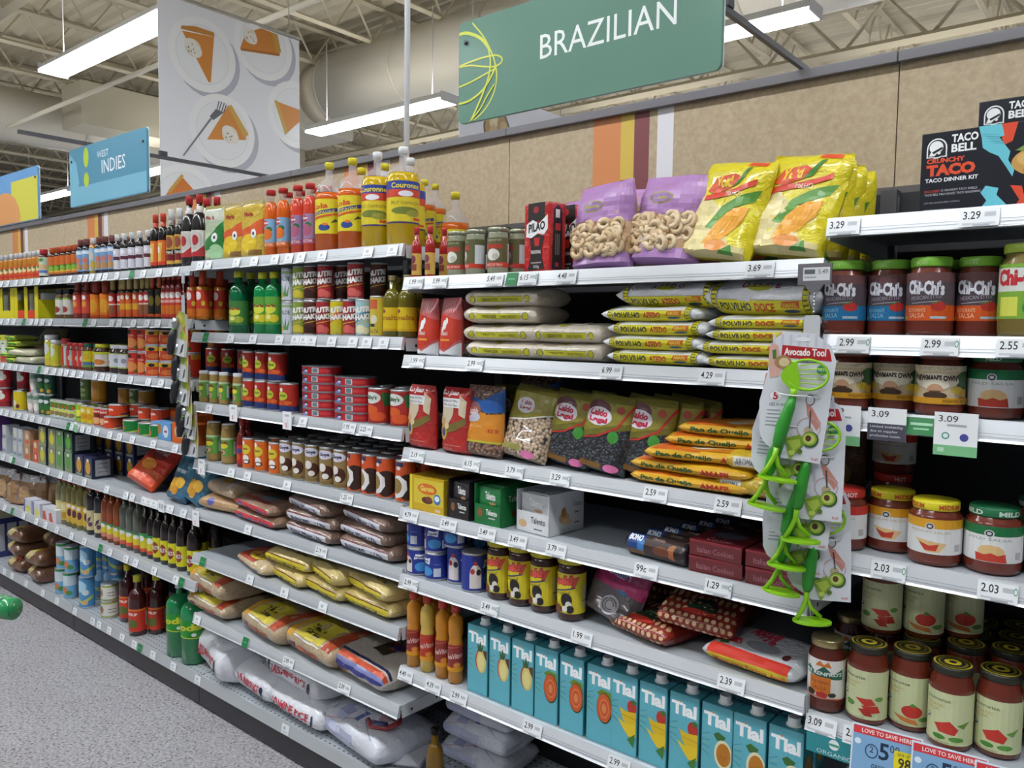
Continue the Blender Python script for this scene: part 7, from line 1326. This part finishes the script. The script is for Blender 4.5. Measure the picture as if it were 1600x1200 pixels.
put('tray_r', XP(66, D + .1, z + .06), D + .10, z, 'yellow and red cardboard display tray of snack packs', 'tray', 'cardboard snack trays', sc=(1.1, 1, 1)); put('tray_y', XP(-8, D + .1, z + .06), D + .10, z, 'yellow display tray cut by the picture edge', 'tray', 'cardboard snack trays')
# third far shelf
z = Z[1][2]
def pc(f): return [('e', '1f1a18', -.2, .86, .3, .09), ('t', 'e8d0c0', 'PEACHES', -.7, .66, .3, .74), ('e', f, -.1, .36, .62, .26), ('e', '3f6a2c', .5, .14, .2, .07), ('r', 'c8901f', .6, .8, 2, 1)]
can('peach', 'peach_can', .105, .0360, 'c8321f', pc('d88a4a'), seg=16); can('pchs', 'peach_can', .068, .0400, 'c8421f', [('r', 'd8aa22', -2, .7, 2, 1), ('e', 'e0dcd8', -.6, .5, .25, .3), ('e', '1f1a18', .1, .82, .25, .12), ('e', 'd8763a', .3, .3, .5, .2)], seg=16)
for l in range(2):
    for i, px in enumerate((214, 229)): put('peach', XP(px, D + .045, z + .05 + .1 * l), D + .045, z + .1055 * l, 'red peach slices can, %s layer, %s' % (('bottom', 'top')[l], ('by the white lidded jars', 'by the short cans')[i]), 'can', 'peach cans', rz=.3)
for l in range(3):
    for i, px in enumerate((243, 257)): put('pchs', XP(px, D + .045, z + .03 + .07 * l), D + .045, z + .0685 * l, 'short red and yellow fruit can, %s layer, %s' % (('bottom', 'middle', 'top')[l], ('by the tall peach cans', 'by the hanging tools')[i]), 'can', 'peach cans', rz=.5)
for l in range(2):
    for i, px in enumerate((300, 312)): put('peach', XP(px, D + .12, z + .05 + .1 * l), D + .12, z + .1055 * l, 'peach can behind the hanging tools, %s layer, %s' % (('bottom', 'top')[l], NTH[i]), 'can', 'peach cans')
jar('wj', 'pasta_sauce_jar', .130, .040, '3a2826:g', 'd0d2da:p', ['d3d5de', [('e', '8a8f9a', .1, .5, .2, .16), ('r', '9ab34a', -2, .0, 2, .08), ('r', '9ab34a', -2, .94, 2, 1)]], lab_z=(.2, .72), seg=16)
jar('yj', 'pasta_sauce_jar', .130, .037, '4a2a20:g', 'c9cc2c:p', ['d8d4cc', [('e', 'c87a3a', 0, .3, .6, .2), ('r', 'c9cc2c', -2, .84, 2, 1)]], lab_z=(.2, .72), seg=16)
jar('gj2', 'seasoning_jar', .130, .029, '6a4a20:g', '1f5a4a:p', ['d3c81c', [('r', '6a9a3a', -2, 0, 2, .35), ('r', '5a6ab0', -1, .15, 1, .3), ('e', 'd8b02a', 0, .65, .5, .2)]], lab_z=(.12, .72), seg=14)
jar('rj2', 'seasoning_jar', .130, .027, '8a2a20:g', 'b82a26:p', ['9fc0c8', [('r', 'c8342a', -.6, .0, .2, 1), ('e', 'd8c8b0', .4, .5, .4, .2)]], lab_z=(.12, .72), seg=14)
seq([('wj', [186, 199], 'pasta sauce jar with white lid and label', 'the yellow lidded pair'), ('yj', [161, 171], 'sauce jar with yellow lid', 'the dark green lids'), ('gj2', [140, 148, 155], 'seasoning jar with dark green lid', 'the red lids'), ('rj2', [113, 122, 131], 'seasoning jar with red lid', 'the grated bottle')], YB, z, 'jars on the far third shelf', 'jar', back=1)
sb('gcb', .150, .024, '9a8a5a:g', 'b8323a:p', 'c83a34', [('r', 'd8d8d8', .4, 0, 1, 1)], (.1, .75), .8, .7); sb('mj', .165, .032, '8a7a3a:g', 'd8dade:p', 'c9cc3a', [('e', 'd8d8da', 0, .7, .5, .25), ('r', 'c8b83a', -2, 0, 2, .3)], (.05, .8), .85, .8)
put('gcb', XP(104, YB, z + .07), YB, z, 'red capped shaker beside the seasoning jars', 'bottle'); put('mj', XP(81, YB, z + .07), YB, z, 'jar with white cap and yellow label', 'jar'); put('mj', XP(91, YB, z + .07), YB - .005, z, 'smaller jar with yellow cap beside the white capped one', 'jar', sc=(.9, .9, .85))
lying_bag('gpk', 'snack_pack', .22, .14, .030, '8f9a3a:f', [('r', 'b9cc2c', -.95, -.3, .95, .3), ('r', '2f7a22', -.95, -.08, .95, .08)], 301, amp=.006)
for i in range(5): put('gpk', XP(30 + (i % 2) * 4, D + .08, z + .1), D + .085, z + .031 * i, 'green and yellow edged snack pack in the pile, ' + ('bottom' if i == 0 else 'top' if i == 4 else NTH[i] + ' from bottom'), 'pack', 'green edged snack packs', rz=rnd.uniform(-.2, .2))
lying_bag('wpk', 'snack_pack', .26, .16, .045, 'c9c6a8:f', [('e', 'b9503a', .2, .5, .3, .1)], 305, amp=.008)
for i, (dz, px) in enumerate(((0, 60), (.04, 55))): put('wpk', XP(px, D + .1, z + dz), D + .10, z + dz, 'pale crinkled snack pack beside the green pile, ' + ('lower', 'upper')[i], 'pack', 'pale snack packs', rz=.2 * i)
pouch('tan_big', 'snack_pack', .34, .19, .1, '8a7a4a:f', [('e', '5a6a2a', -.3, .5, .2, .2)], 308, amp=.01); put('tan_big', XP(62, D + .25, z + .1), D + .28, z + .01, 'large tan bag slumped behind the green packs', 'bag', rx=-.4)
carton('wbx', 'snack_pack', .09, .06, .155, 'c9cfc0:p', [('r', 'c8c22c', -1, .8, 1, 1), ('r', 'c8502a', -1, 0, 1, .3), ('e', 'e0e0dc', 0, .55, .5, .2)])
for i, px in enumerate((2, 14)): put('wbx', XP(px, YB, z + .08), YB, z, 'white and yellow upright carton at the far end, ' + NTH[i] + ' from the edge', 'carton', 'white and yellow cartons')
# fourth far shelf
z = Z[1][3]
def oc(bg2, c2, c3): return [('r', c2, -2, .0, 2, .3), ('e', c3, 0, .6, .55, .2), ('e', 'd9d6cf', -.1, .85, .4, .1)]
can('c_red', 'bean_can', .112, .033, 'b3262c', oc(0, '8a1f26', 'd8d4cc'), seg=16); can('c_yel', 'bean_can', .112, .036, 'd3b91c', [('e', 'd8c8b0', -.3, .35, .4, .2), ('e', '5a2a20', .2, .2, .2, .12)], seg=16)
can('c_rw', 'bean_can', .112, .026, 'b8bdb4', [('p', 'b83a44', [(-2, 0), (0, 0), (-.4, .6), (-2, .5)]), ('e', 'e2ddd6', .2, .3, .3, .2), ('r', '6a8a7a', -2, .7, 2, .9)], seg=14); can('c_grn', 'bean_can', .112, .028, '1f4a3a', [('e', 'c8d0d0', 0, .7, .4, .1), ('e', 'b8922c', .3, .15, .25, .1), ('e', '2f6a2f', 0, .4, .6, .15)], seg=14)
can('c_veg', 'vegetable_can', .095, .026, 'c8cdb4', [('e', '4f7a2a', 0, .75, .7, .18), ('e', 'b85a2a', .3, .7, .2, .1), ('r', 'd0cf3a', -2, .4, 2, .5), ('e', '8a7a4a', 0, .25, .5, .14), ('r', 'b9c8c8', -2, 0, 2, .1)], seg=14)
can('c_gy', 'vegetable_can', .095, .024, '9ab82c', [('e', 'd3d84a', 0, .5, .5, .2), ('r', '6a8a22', -2, .2, 2, .3)], seg=14); can('c_y2', 'corn_can', .090, .025, 'd8b81c', [('e', 'c8901c', 0, .4, .5, .2), ('e', 'd8cfae', -.2, .75, .4, .12)], seg=14)
can('c_o2', 'bean_can', .090, .026, 'cf3a1c', [('e', '7a2a1c', 0, .6, .6, .15), ('e', 'd8a878', 0, .28, .6, .2), ('t', 'e8e0d8', 'BEANS', -.6, .78, .5, .9, {'b': .03})], seg=14)
can('c_sq', 'squat_can', .060, .0420, 'd0421c', [('t', 'ded6cc', 'Goya', -.8, .45, .1, .8, {'b': .05}), ('p', 'd8c22c', [(.2, 0), (2, 0), (2, .2)]), ('r', '2f2f6a', .6, .12, 2, .25)], seg=16); can('c_gq', 'squat_can', .060, .0420, '1a7a34', [('e', 'c8683a', -.4, .4, .25, .3), ('p', 'c9cc2c', [(-.2, 0), (1, .05), (1, .2)]), ('e', '8fc0a0', -.6, .8, .3, .14)], seg=16)
can('c_tg', 'tall_vegetable_can', .115, .030, '5f7a3a', [('e', 'c8cdb4', -.1, .8, .5, .12), ('e', '9ab070', 0, .5, .6, .1), ('e', '9ab070', 0, .25, .6, .1)], seg=14); can('c_to', 'tall_corn_can', .115, .036, 'c8902c', [('e', 'd8a08a', -.1, .5, .35, .3), ('r', 'b8781c', -2, 0, 2, .15)], seg=16)
L4 = [('c_red', 8), ('c_yel', 33), ('c_rw', 51), ('c_rw', 60), ('c_grn', 70), ('c_grn', 78)]
for i, (k, px) in enumerate(L4): put(k, XP(px, YB, z + .05), YB, z, {'c_red': 'red', 'c_yel': 'yellow', 'c_rw': 'red and white', 'c_grn': 'dark green'}[k] + ' bean can, bottom layer, ' + NTH[i] + ' from the picture edge', 'can', 'cans at the far end', rz=.4)
for i, (k, px) in enumerate([('c_red', 10), ('c_red', 34), ('c_rw', 55), ('c_grn', 68), ('c_grn', 79)]): put(k, XP(px, YB + .02 * (i == 1), z + .16), YB + .03 * (i == 1), z + .1125, {'c_red': 'red', 'c_rw': 'red and white', 'c_grn': 'dark green'}[k] + ' bean can, top layer, ' + NTH[i] + ' from the picture edge', 'can', 'cans at the far end', rz=.4)
seq([('c_veg', [87, 94, 101, 108, 115], 'mixed vegetable can with white and green label', 'the dark green cans'), ('c_gy', [121, 127], 'lime green vegetable can', 'the corn cans'), ('c_y2', [135, 145], 'yellow corn can', 'the lime green cans'), ('c_o2', [156, 166], 'red orange bean can', 'the corn cans')], YB, z, 'vegetable cans', 'can', zm=.05, back=1)
for i, px in enumerate((133, 152)): put(('c_tg', 'c_to')[i], XP(px, YB + .06, z + .15), YB + .07, z + .0955, ('tall green vegetable can stacked above the lime cans', 'tall orange corn can stacked above the corn cans')[i], 'can')
for i, px in enumerate((184, 200, 216)): put('c_tg' if i % 2 else 'c_to', XP(px, YB + .1, z + .15), YB + .14, z + .062, 'tall can in shadow above the squat cans, ' + NTH[i] + ' along', 'can', 'shadowed tall cans')
for l, ks in ((0, (('c_sq', 178), ('c_gq', 208), ('c_gq', 232), ('c_gq', 250))), (1, (('c_sq', 186), ('c_sq', 207), ('c_sq', 232), ('c_sq', 252)))):
    for i, (k, px) in enumerate(ks): put(k, XP(px, YB + .045 * (l and i > 0), z + .03), YB + .045 * (l and i > 0), z + .0605 * l, ('green' if k == 'c_gq' else 'orange red') + ' squat can, ' + ('bottom', 'top')[l] + ' layer, ' + NTH[i] + ' from the bean cans', 'can', 'squat cans', rz=.4)
for i, px in enumerate((210, 234, 254)): put('c_gq', XP(px, YB + .09, z + .03), YB + .09, z, 'squat can carrying another in the back, ' + NTH[i] + ' from the bean cans', 'can', 'squat cans')
carton('blu', 'cracker_box', .16, .06, .075, '5f9ad0:p', [('e', 'a87a4a', -.3, .6, .32, .3), ('e', 'd9dce6', .45, .5, .28, .36), ('r', '9a4a5a', .3, .44, .6, .56)], side=[('r', '3f84c8', -1, 0, 1, 1)])
carton('org', 'cracker_box', .17, .07, .085, 'd8641e:p', [('e', 'd8b08a', -.4, .55, .4, .3), ('e', '8a8a98', .5, .5, .3, .3), ('r', 'e0e0e0', .3, .45, .7, .55)])
put('blu', XP(263, D + .05, z + .04), D + .05, z, 'light blue cracker box with biscuit picture', 'box', rz=.0); put('org', XP(298, D + .05, z + .04), D + .055, z, 'orange cracker box behind the hanging tools', 'box', 'orange cracker boxes', rz=.1)
put('org', XP(268, D + .14, z + .1), D + .15, z, 'orange cracker box standing behind the blue box', 'box', 'orange cracker boxes', sc=(1, 1, 1.3)); put('org', XP(305, D + .14, z + .1), D + .14, z, 'orange cracker box in the second row by the step', 'box', 'orange cracker boxes', sc=(1, 1, 1.25))
# fifth far shelf
z = Z[1][4]
def tea(key, c, e, sidec='23303a'): carton(key, 'tea_box', .092, .10, .100, c + ':p', [('e', e, 0, .52, .62, .34, 18), ('e', 'd8dcd0', .0, .86, .3, .08), ('r', '8a9078', -.7, .04, .7, .16)], side=[('r', sidec, -1, 0, 1, 1), ('r', '9a9ca0', -.7, .12, .7, .9), ('r', '5a5c60', -.5, .3, .5, .33), ('r', '5a5c60', -.5, .5, .5, .53), ('r', '5a5c60', -.5, .7, .5, .73)])
tea('teay', '7f8468', 'c9c02c'); tea('teag', '76906a', '4f8f3a'); tea('teag2', '2f5a34', '58a032'); tea('navy', '2c2f52', 'c8962c', '1f2238')
for l in range(2):
    for i, (k, px) in enumerate((('teay', 82), ('teay', 97), ('teag', 109), ('teag' if l == 0 else 'teag2', 123))): put(k, XP(px, D + .06, z + .05 + .1 * l), D + .06, z + .1005 * l, ('yellow', 'green')[k != 'teay'] + ' oval tea box, %s layer, %s from the spice boxes' % (('bottom', 'top')[l], NTH[i]), 'box', 'tea boxes', rz=.0)
for i, px in enumerate((140, 154)): put('navy', XP(px, D + .06, z + .05), D + .06, z, 'navy box with orange arch picture, ' + ('beside the tea boxes', 'with its side showing')[i], 'box', 'navy boxes')
for l in range(2):
    for i in range(4): put('navy', XP(160, D + .17, z + .1) + .115 * i, D + .20, z + .1005 * l, 'navy box in the back row, %s layer, %s from the tea boxes' % (('bottom', 'top')[l], NTH[i]), 'box', 'navy boxes')
carton('wtb', 'spice_box', .060, .07, .080, 'b9bcc4:p', [('e', 'c8ccb4', 0, .6, .6, .2), ('r', '7a8a90', -.8, .1, .8, .3)]); carton('otb', 'spice_box', .080, .07, .080, 'b08a6a:p', [('e', 'd8c8b0', 0, .6, .5, .2), ('r', 'c8602a', -.8, .1, .8, .35)]); carton('prb', 'spice_box', .10, .07, .105, '5a3a7a:p', [('r', 'b9c8d0', -.2, .4, 1, .8), ('e', 'c84a4a', -.6, .3, .3, .2)])
for l in range(2):
    for i, (k, px) in enumerate((('prb', 3), ('wtb', 17), ('wtb', 34), ('wtb', 42), ('otb', 53))): put(k, XP(px, D + .05, z + .05 + .09 * l), D + .05, z + (.1055 if k == 'prb' else .0805) * l, {'prb': 'purple', 'wtb': 'white and grey', 'otb': 'tan'}[k] + ' spice box, %s layer, %s from the picture edge' % (('bottom', 'top')[l], NTH[i]), 'box', 'spice boxes')
carton('orr', 'spice_box', .075, .06, .115, 'c8643a:p', [('e', 'c8342a', 0, .25, .7, .22), ('e', 'd8d4cc', 0, .25, .35, .12), ('e', 'c9ccb4', 0, .8, .5, .14)], side=[('r', 'c3c6cc', -.95, 0, .95, 1)]); put('orr', XP(65, D + .045, z + .05), D + .045, z, 'orange box with red ring logo in front of the tan boxes', 'box')
chp = [('p', 'c22c1c', [(-1, .3), (1, .3), (1, .9), (-1, .9)]), ('e', '8a2a28', 0, .62, .5, .16), ('t', 'c8c0b8', 'TOSTADAS', -.5, .58, .5, .66, {'b': .03}), ('e', 'd88a2a', -.1, .36, .5, .10), ('p', 'd8481a', [(-1, 0), (1, 0), (1, .2), (-1, .26)]), ('t', 'd8a080', 'Charras', -.6, .06, .3, .13)]
pouch('chipr', 'chip_bag', .20, .27, .07, 'd0501f:f', chp, 311, amp=.007, bot=.05)
chb = [('p', '2a6a84', [(-1, .42), (1, .42), (1, 1), (-1, 1)]), ('p', '4a9ab8', [(-.6, .8), (.2, .95), (.6, .75), (0, .7)]), ('t', '1f3f50', 'TORTILLA', -.6, .58, .5, .66, {'b': .03}), ('r', 'b9c4c4', -.6, .46, .5, .52), ('e', 'c8962c', -.2, .24, .5, .13), ('e', 'd8a83a', .3, .3, .4, .10), ('e', 'b8802a', .1, .16, .3, .08), ('r', '2a5a78', -1, 0, 1, .07)]
pouch('chipb', 'chip_bag', .17, .25, .07, '2c5f7a:f', chb, 315, amp=.007, bot=.05)
put('chipr', XP(226, D + .07, z + .08), D + .045, z, 'red orange chip bag leaning back on the shelf', 'bag', rx=-.72, ry=.25, rz=.1)
put('chipb', XP(262, D + .20, z + .05), D + .15, z, 'teal chip bag lying flat between the leaning bags', 'bag', 'teal chip bags', rx=-1.1, rz=.3)
put('chipb', XP(283, D + .06, z + .1), D + .04, z, 'teal chip bag leaning, second from the red one', 'bag', 'teal chip bags', rx=-.4, ry=.05, rz=-.05)
put('chipb', XP(310, D + .06, z + .1), D + .04, z, 'teal chip bag leaning beside the pasta bags', 'bag', 'teal chip bags', rx=-.40, ry=.18, rz=-.1)
# sixth far shelf
z = Z[1][5]
sb('k_green', .245, .026, '9a9468:l', 'a82a30:p', 'c3b870', [('e', 'd0caa0', 0, .7, .5, .16), ('e', 'b08a30', 0, .25, .6, .2)], (.1, .48), .72, .55, .018, name='dressing_bottle')
sb('k_yel', .245, .026, '8f8648:l', 'a82a30:p', 'c8a63a', [('e', '5a2a3a', .1, .5, .3, .2), ('e', 'd8d4c8', 0, .85, .3, .1)], (.1, .50), .72, .55, .018, name='dressing_bottle')
sb('k_dark', .245, .028, '1a1320:g', 'a82a30:p', 'c8ba8a', [('p', '3f2a55', [(-.3, .3), (.2, .5), (.3, .7), (-.1, .6)]), ('e', '5a3a5a', .2, .3, .25, .12)], (.1, .50), .72, .55, .018, name='dressing_bottle')
sb('k_or', .250, .025, 'a8501e:l', '8a8a80:p', 'd3c02c', [('r', '3f8a5a', -2, .8, 2, 1), ('e', 'd9dcd8', -.1, .78, .4, .14), ('r', 'c87a6a', -2, 0, 2, .3)], (.08, .36), .66, .42, .02, name='soda_glass_bottle')
sb('k_cl', .250, .025, '6f7468:l', '8a8a80:p', 'd3c02c', [('r', '3f8a5a', -2, .8, 2, 1), ('e', 'd9dcd8', -.1, .78, .4, .14), ('r', 'c8503a', -2, 0, 2, .25)], (.08, .36), .66, .42, .02, name='soda_glass_bottle')
sb('k_br', .255, .028, '1f120c:g', '3a322a:p', 'cfc81c', [('e', '8a3028', -.2, .5, .4, .3), ('t', 'e0d8d0', 'MALTA', -.7, .4, .3, .6, {'b': .04})], (.08, .42), .5, .4, .02, name='malt_glass_bottle')
sb('k_brg', .250, .026, '1f120c:g', '3a322a:p', 'cdbf2c', [('r', '2f8a4a', -2, .75, 2, 1), ('e', 'd9dcd8', -.1, .72, .4, .16), ('r', 'c8503a', -2, 0, 2, .2)], (.08, .42), .5, .4, .02, name='malt_glass_bottle')
seq([('k_green', [96, 104], 'pale green dressing bottle with red cap', 'the white boxes'), ('k_yel', [112, 120, 128, 135], 'olive dressing bottle with yellow label', 'the pale ones'), ('k_dark', [145, 157], 'dark purple bottle with red cap', 'the olive dressings'), ('k_or', [167, 176, 186], 'orange soda glass bottle with green and yellow label', 'the purple bottles'),
     ('k_cl', [196, 206, 217], 'clear soda glass bottle with green and yellow label', 'the orange sodas'), ('k_brg', [228, 239], 'brown bottle with green topped label', 'the clear sodas')], D + .055, z, 'bottles on the sixth far shelf', zm=.1, back=1)
for i, px in enumerate((251, 263, 275, 288, 306)): put('k_br', XP(px, D + .06, z + .08), D + .055, z, 'dark malt bottle with bright yellow label, ' + NTH[i] + ' from the green labelled ones', 'bottle', 'yellow label malt bottles', rz=.6, sc=(1.1, 1.1, 1) if i == 4 else None)
for i, px in enumerate((262, 276, 292, 312, 335)): put('k_br', XP(px, D + .13, z + .08), D + .135, z, 'dark malt bottle in the back, ' + NTH[i] + ' from green labels', 'bottle', 'yellow label malt bottles', rz=.4)
pouch('bread', 'bread_bag', .19, .17, .11, '9a7450:f', [('r', '8a8fa8', -.9, .1, -.5, .8), ('e', 'b0906a', .2, .4, .5, .3), ('r', 'b9b9c0', -1, .8, 1, 1)], 321, amp=.015, top=.4)
for i, (px, y_) in enumerate(((6, .07), (22, .06), (42, .08), (62, .13), (76, .16))): put('bread', XP(px, D + y_, z + .08), D + y_ + .02, z, 'clear bag of brown pastries, ' + NTH[i] + ' from the picture edge', 'bag', 'bagged pastries', rz=.2 * (-1) ** i)
carton('wbox', 'white_box', .10, .06, .075, 'c9cad4:p', [('r', '5a5f90', -1, .0, -.6, 1), ('e', 'd8cf3a', .2, .3, .5, .3)]); carton('wboxr', 'white_box', .09, .05, .07, 'cdced6:p', [('p', 'c8523a', [(-1, 0), (.2, .0), (-.3, .7), (-1, .6)])])
for i, (k, px) in enumerate((('wbox', 52), ('wbox', 66), ('wboxr', 80), ('wboxr', 90))): put(k, XP(px, D + .035, z + .03), D + .035, z, 'small white box below the pastries, ' + NTH[i] + ' from the pastry bags', 'box', 'small white boxes')
# far floor deck
z = S0
carton('bbox', 'snack_box', .17, .20, .24, 'a9b4c4:p', [('r', '34408a', -1, .8, 1, 1), ('e', 'c89a5a', 0, .3, .8, .25), ('r', 'c8a82a', .3, .0, 1, .2)], side=[('r', '2c3468', -1, 0, 1, 1)] + [('r', 'a9aab0', -.9 + .65 * i, .15, -.4 + .65 * i, .85) for i in range(3)])
for i, px in enumerate((-2, 14)): put('bbox', XP(px, D + .14, z + .1), D + .13, z, 'tall blue and white snack box, ' + NTH[i] + ' from the picture edge', 'box', 'blue snack boxes')
carton('ybox', 'flat_box', .30, .22, .035, 'a9a48a:p', [('r', 'cdb91c', -.4, 0, .2, 1), ('r', '2c3050', -1, 0, 1, .12)])
for i in range(3): put('ybox', XP(8, D + .14, z + .28) + .02 * i, D + .13, z + .2405 + .036 * i, 'flat yellow and white box on top of the snack boxes, ' + ('lowest', 'middle', 'top')[i], 'box', 'flat yellow boxes')
lying_bag('nut', 'nut_bag', .16, .17, .085, '6a4630:f', [('e', 'b9a878', -.4, .2, .4, .2), ('r', 'b8b82c', -.8, .3, -.2, .5), ('e', 'b0603a', 0, .5, .3, .1)], 331, amp=.010)
for i, (px, dz) in enumerate(((45, .17), (43, .085), (74, .085), (76, 0), (46, 0), (96, .17), (98, .085), (98, 0))): put('nut', XP(px, D + .09 + .08 * (i > 4), z + dz + .04), D + .09 + .09 * (i > 4), z + dz, 'brown bag of nuts, %s, stack %s' % (('top', 'middle', 'top', 'bottom', 'bottom', 'top', 'middle', 'bottom')[i], ('one', 'one', 'two', 'two', 'one', 'three', 'three', 'three')[i] + ' from the blue boxes'), 'bag', 'nut bags', rz=.1 * (-1) ** i)
pouch('redp', 'candy_bag', .09, .11, .05, 'b8281c:f', [('e', 'd8783a', 0, .7, .5, .2)], 335); put('redp', XP(29, D + .04, z + .04), D + .045, z, 'small red bag on the floor shelf beside the nut bags', 'bag')
can('wc1', 'coconut_water_can', .14, .033, '6fa9cf', [('r', 'c8d4da', -2, .5, 2, .9), ('e', 'c87a4a', -.2, .3, .4, .15), ('r', '2f8a3a', -2, .92, 2, 1), ('e', '4f8a4a', .3, .2, .3, .1)], seg=16); can('wc2', 'coconut_water_can', .16, .036, '4f8fc4', [('e', 'a9d0e4', -.2, .7, .6, .2), ('p', 'b9c85a', [(-1, .3), (0, .1), (1, .3), (1, .4), (0, .2), (-1, .4)]), ('e', 'd0a878', .2, .15, .3, .08), ('e', 'c9d6da', .3, .5, .3, .1)], seg=16)
for l in range(2):
    for i, (k, px) in enumerate((('wc1', 97), ('wc1', 110), ('wc2', 136))):
        put(k, XP(px + 2 * l, D + .05, z + .06 + .14 * l), D + .05, z + (.1405 if k == 'wc1' else .1605) * l, 'blue coconut water can, %s layer, %s from the nut bags' % (('bottom', 'top')[l], NTH[i]), 'can', 'coconut water cans', rz=.5)
for l in range(2):
    for i in range(4): put('wc2', XP(152 + 9 * i, D + .16, z + .1), D + .17, z + .1605 * l, 'dark blue can in the back rows, %s layer, %s along' % (('bottom', 'top')[l], NTH[i]), 'can', 'coconut water cans', rz=1.4)
can('wl', 'white_label_can', .083, .0400, 'd0d2cc', [('e', 'a8784a', -.35, .5, .3, .3), ('e', '6a4428', -.35, .5, .14, .14), ('r', '9aa83a', -2, .9, 2, 1), ('r', '9aa83a', -2, 0, 2, .08), ('r', '6a6c70', .3, .3, .9, .35), ('r', '6a6c70', .3, .5, .9, .55)], seg=18)
put('wl', XP(160, D + .03, z + .04), D + .065, z, 'short white label can, bottom, beside the coconut water', 'can', 'short white label cans', rz=.5); put('wl', XP(160, D + .03, z + .12), D + .065, z + .0835, 'short white label can stacked on another', 'can', 'short white label cans', rz=.4)
put('wl', XP(172, D + .05, z + .04), D + .05, z, 'short white label can alone in front', 'can', 'short white label cans', rz=.5); put('wl', XP(184, D + .14, z + .04), D + .15, z, 'short white label can behind, in shadow', 'can', 'short white label cans', rz=.5)
for nm in ('wl',): pass
def syr():
    bottle('syr', 'syrup_bottle', .275, .039, .0135, '3f0f12:g', 'cfc62a:p', ['c8341f', [('r', 'd8901f', -2, .92, 2, .97), ('t', 'e8dcd0', 'SYRUP', -.5, .70, .3, .82, {'b': .04}), ('e', '5a6a2a', -.1, .35, .4, .2), ('r', 'b9bfc0', .95, .2, 1.5, .85), ('r', '6a7070', 1.0, .5, 1.45, .53)]], (.08, .46), sh=.56, cap_h=.025, seg=22)
syr()
for i, (px, y_) in enumerate(((200, .10), (215, .05), (239, .10), (250, .19), (230, .22))): put('syr', XP(px, D + y_, z + .12), D + y_, z, 'dark red syrup bottle with yellow cap, ' + ('nearest the white label cans', 'frontmost', 'behind the front one', 'fourth, deeper in', 'deepest in shadow')[i], 'bottle', 'red syrup bottles', rz=.6)
bottle('lls', 'soda_bottle', .315, .055, .0135, '249a5c:l', 'dcdfe0:p', ['1a8a2a', [('t', 'c9cc2c', 'Soda', -.9, .35, .7, .75, {'b': .05, 'rise': .14}), ('p', 'c9cc2c', [(-1, .12), (0, .06), (1, .02), (.2, .0), (-1, .06)]), ('e', 'dfe4dc', .3, .22, .12, .1), ('r', '8fb0a0', 1.0, .1, 1.5, .7)]], (.36, .60), sh=.68, cap_h=.02, capR=.017, seg=26)
for i, (px, y_) in enumerate(((281, .068), (304, .070), (312, .19), (338, .2), (366, .22))): put('lls', XP(px, D + y_, z + .15), D + y_, z, 'large green lemon soda bottle, ' + ('nearest the syrup bottles', 'second from the syrup bottles', 'third, one row back', 'fourth, one row back', 'deepest behind the rice sack')[i], 'bottle', 'large green soda bottles', rz=.55)
# ------------------------------------------------------------------ clip strip of avocado knives between the bays
m_ = MB(); m_.prism([(a, b - .04) for a, b in rounded(.018, .04, .004)], -.002, .002, 'c9ccd0:p', 'Y'); ch = MB()
for k in range(5): ch.tube([(.001 * (-1) ** k, 0, -.042 - .009 * k), (-.001 * (-1) ** k, 0, -.050 - .009 * k)], .002, 'b9bcc0:m', 6)
st = MB(); st.box(-.012, .012, -.002, -.0005, -.16, -.085, 'd3d6da:p')
q_ = AT(286, 427, 1.585); r_ = link('clip_strip_holder', None, None, (q_.x, 1.585, q_.z)); tag(r_, 'small clip with chain and white strip carrying the black handled tools', 'tag holder')
link('holder', m_.mesh('holder'), r_); link('chain', ch.mesh('chain'), r_); link('strip', st.mesh('strip'), r_)
def knife():
    m_ = MB(); m_.prism([(-.045, -.19), (.035, -.21), (.045, -.12), (.042, -.02), (.0, 0), (-.03, -.03), (-.036, -.1)], 0, .0012, 'b9b6a8:p', 'Y')
    s = flat((0, 0, -.21), (1, 0, 0), (0, 0, 1), .09, .21); art(m_, s, [('p', 'b9b84a', [(-.3, .98), (.5, .95), (.9, .4), (.6, .3), (.2, .6)]), ('e', 'c9c83f', -.1, .84, .4, .10), ('e', 'd8cc6a', -.1, .84, .26, .06), ('p', 'b0705a', [(.3, .62), (.7, .7), (.6, .5)]), ('p', 'd6d8dc', [(-.9, .05), (.5, .0), (.6, .35), (-.5, .4)]), ('p', '4a4c50', [(-.1, .06), (.3, .12), (.5, .3), (.2, .26)]), ('e', '8fae3c', .2, .48, .25, .09)])
    h = MB(); h.tube([(-.022, -.012, -.085), (-.030, -.014, -.12), (-.040, -.014, -.165), (-.046, -.012, -.20)], .008, '222228:p', 8, radii=[.010, .015, .014, .010])
    b = MB(); b.tube([(-.010, -.012, -.035), (-.016, -.012, -.06), (-.022, -.012, -.088)], .008, 'b3b6ba:m', 8, radii=[.011, .012, .006]); b.tube([(-.021, -.012, -.080), (-.024, -.012, -.090)], .0085, '6fae1e:p', 8)
    kind('knife', 'avocado_cutter', [('card', m_), ('handle', h, 'black handle'), ('blade', b)])
knife()
for i, (px, py) in enumerate(((282, 490), (284, 530), (286, 568), (290, 604), (296, 632), (300, 660))):
    q_ = AT(px, py - 5, 1.53 + .012 * i); put('knife', q_.x, q_.y, q_.z, 'black handled avocado cutter on a printed card, ' + ('topmost', 'second down', 'third down', 'fourth down', 'fifth down', 'lowest')[i] + ' in the hanging cluster', 'kitchen tool', 'avocado cutters on the far strip', rz=.05 + .08 * (-1) ** i, ry=.03 * (-1) ** i, sc=(1, 1, .72) if i > 3 else (1, 1, .85))
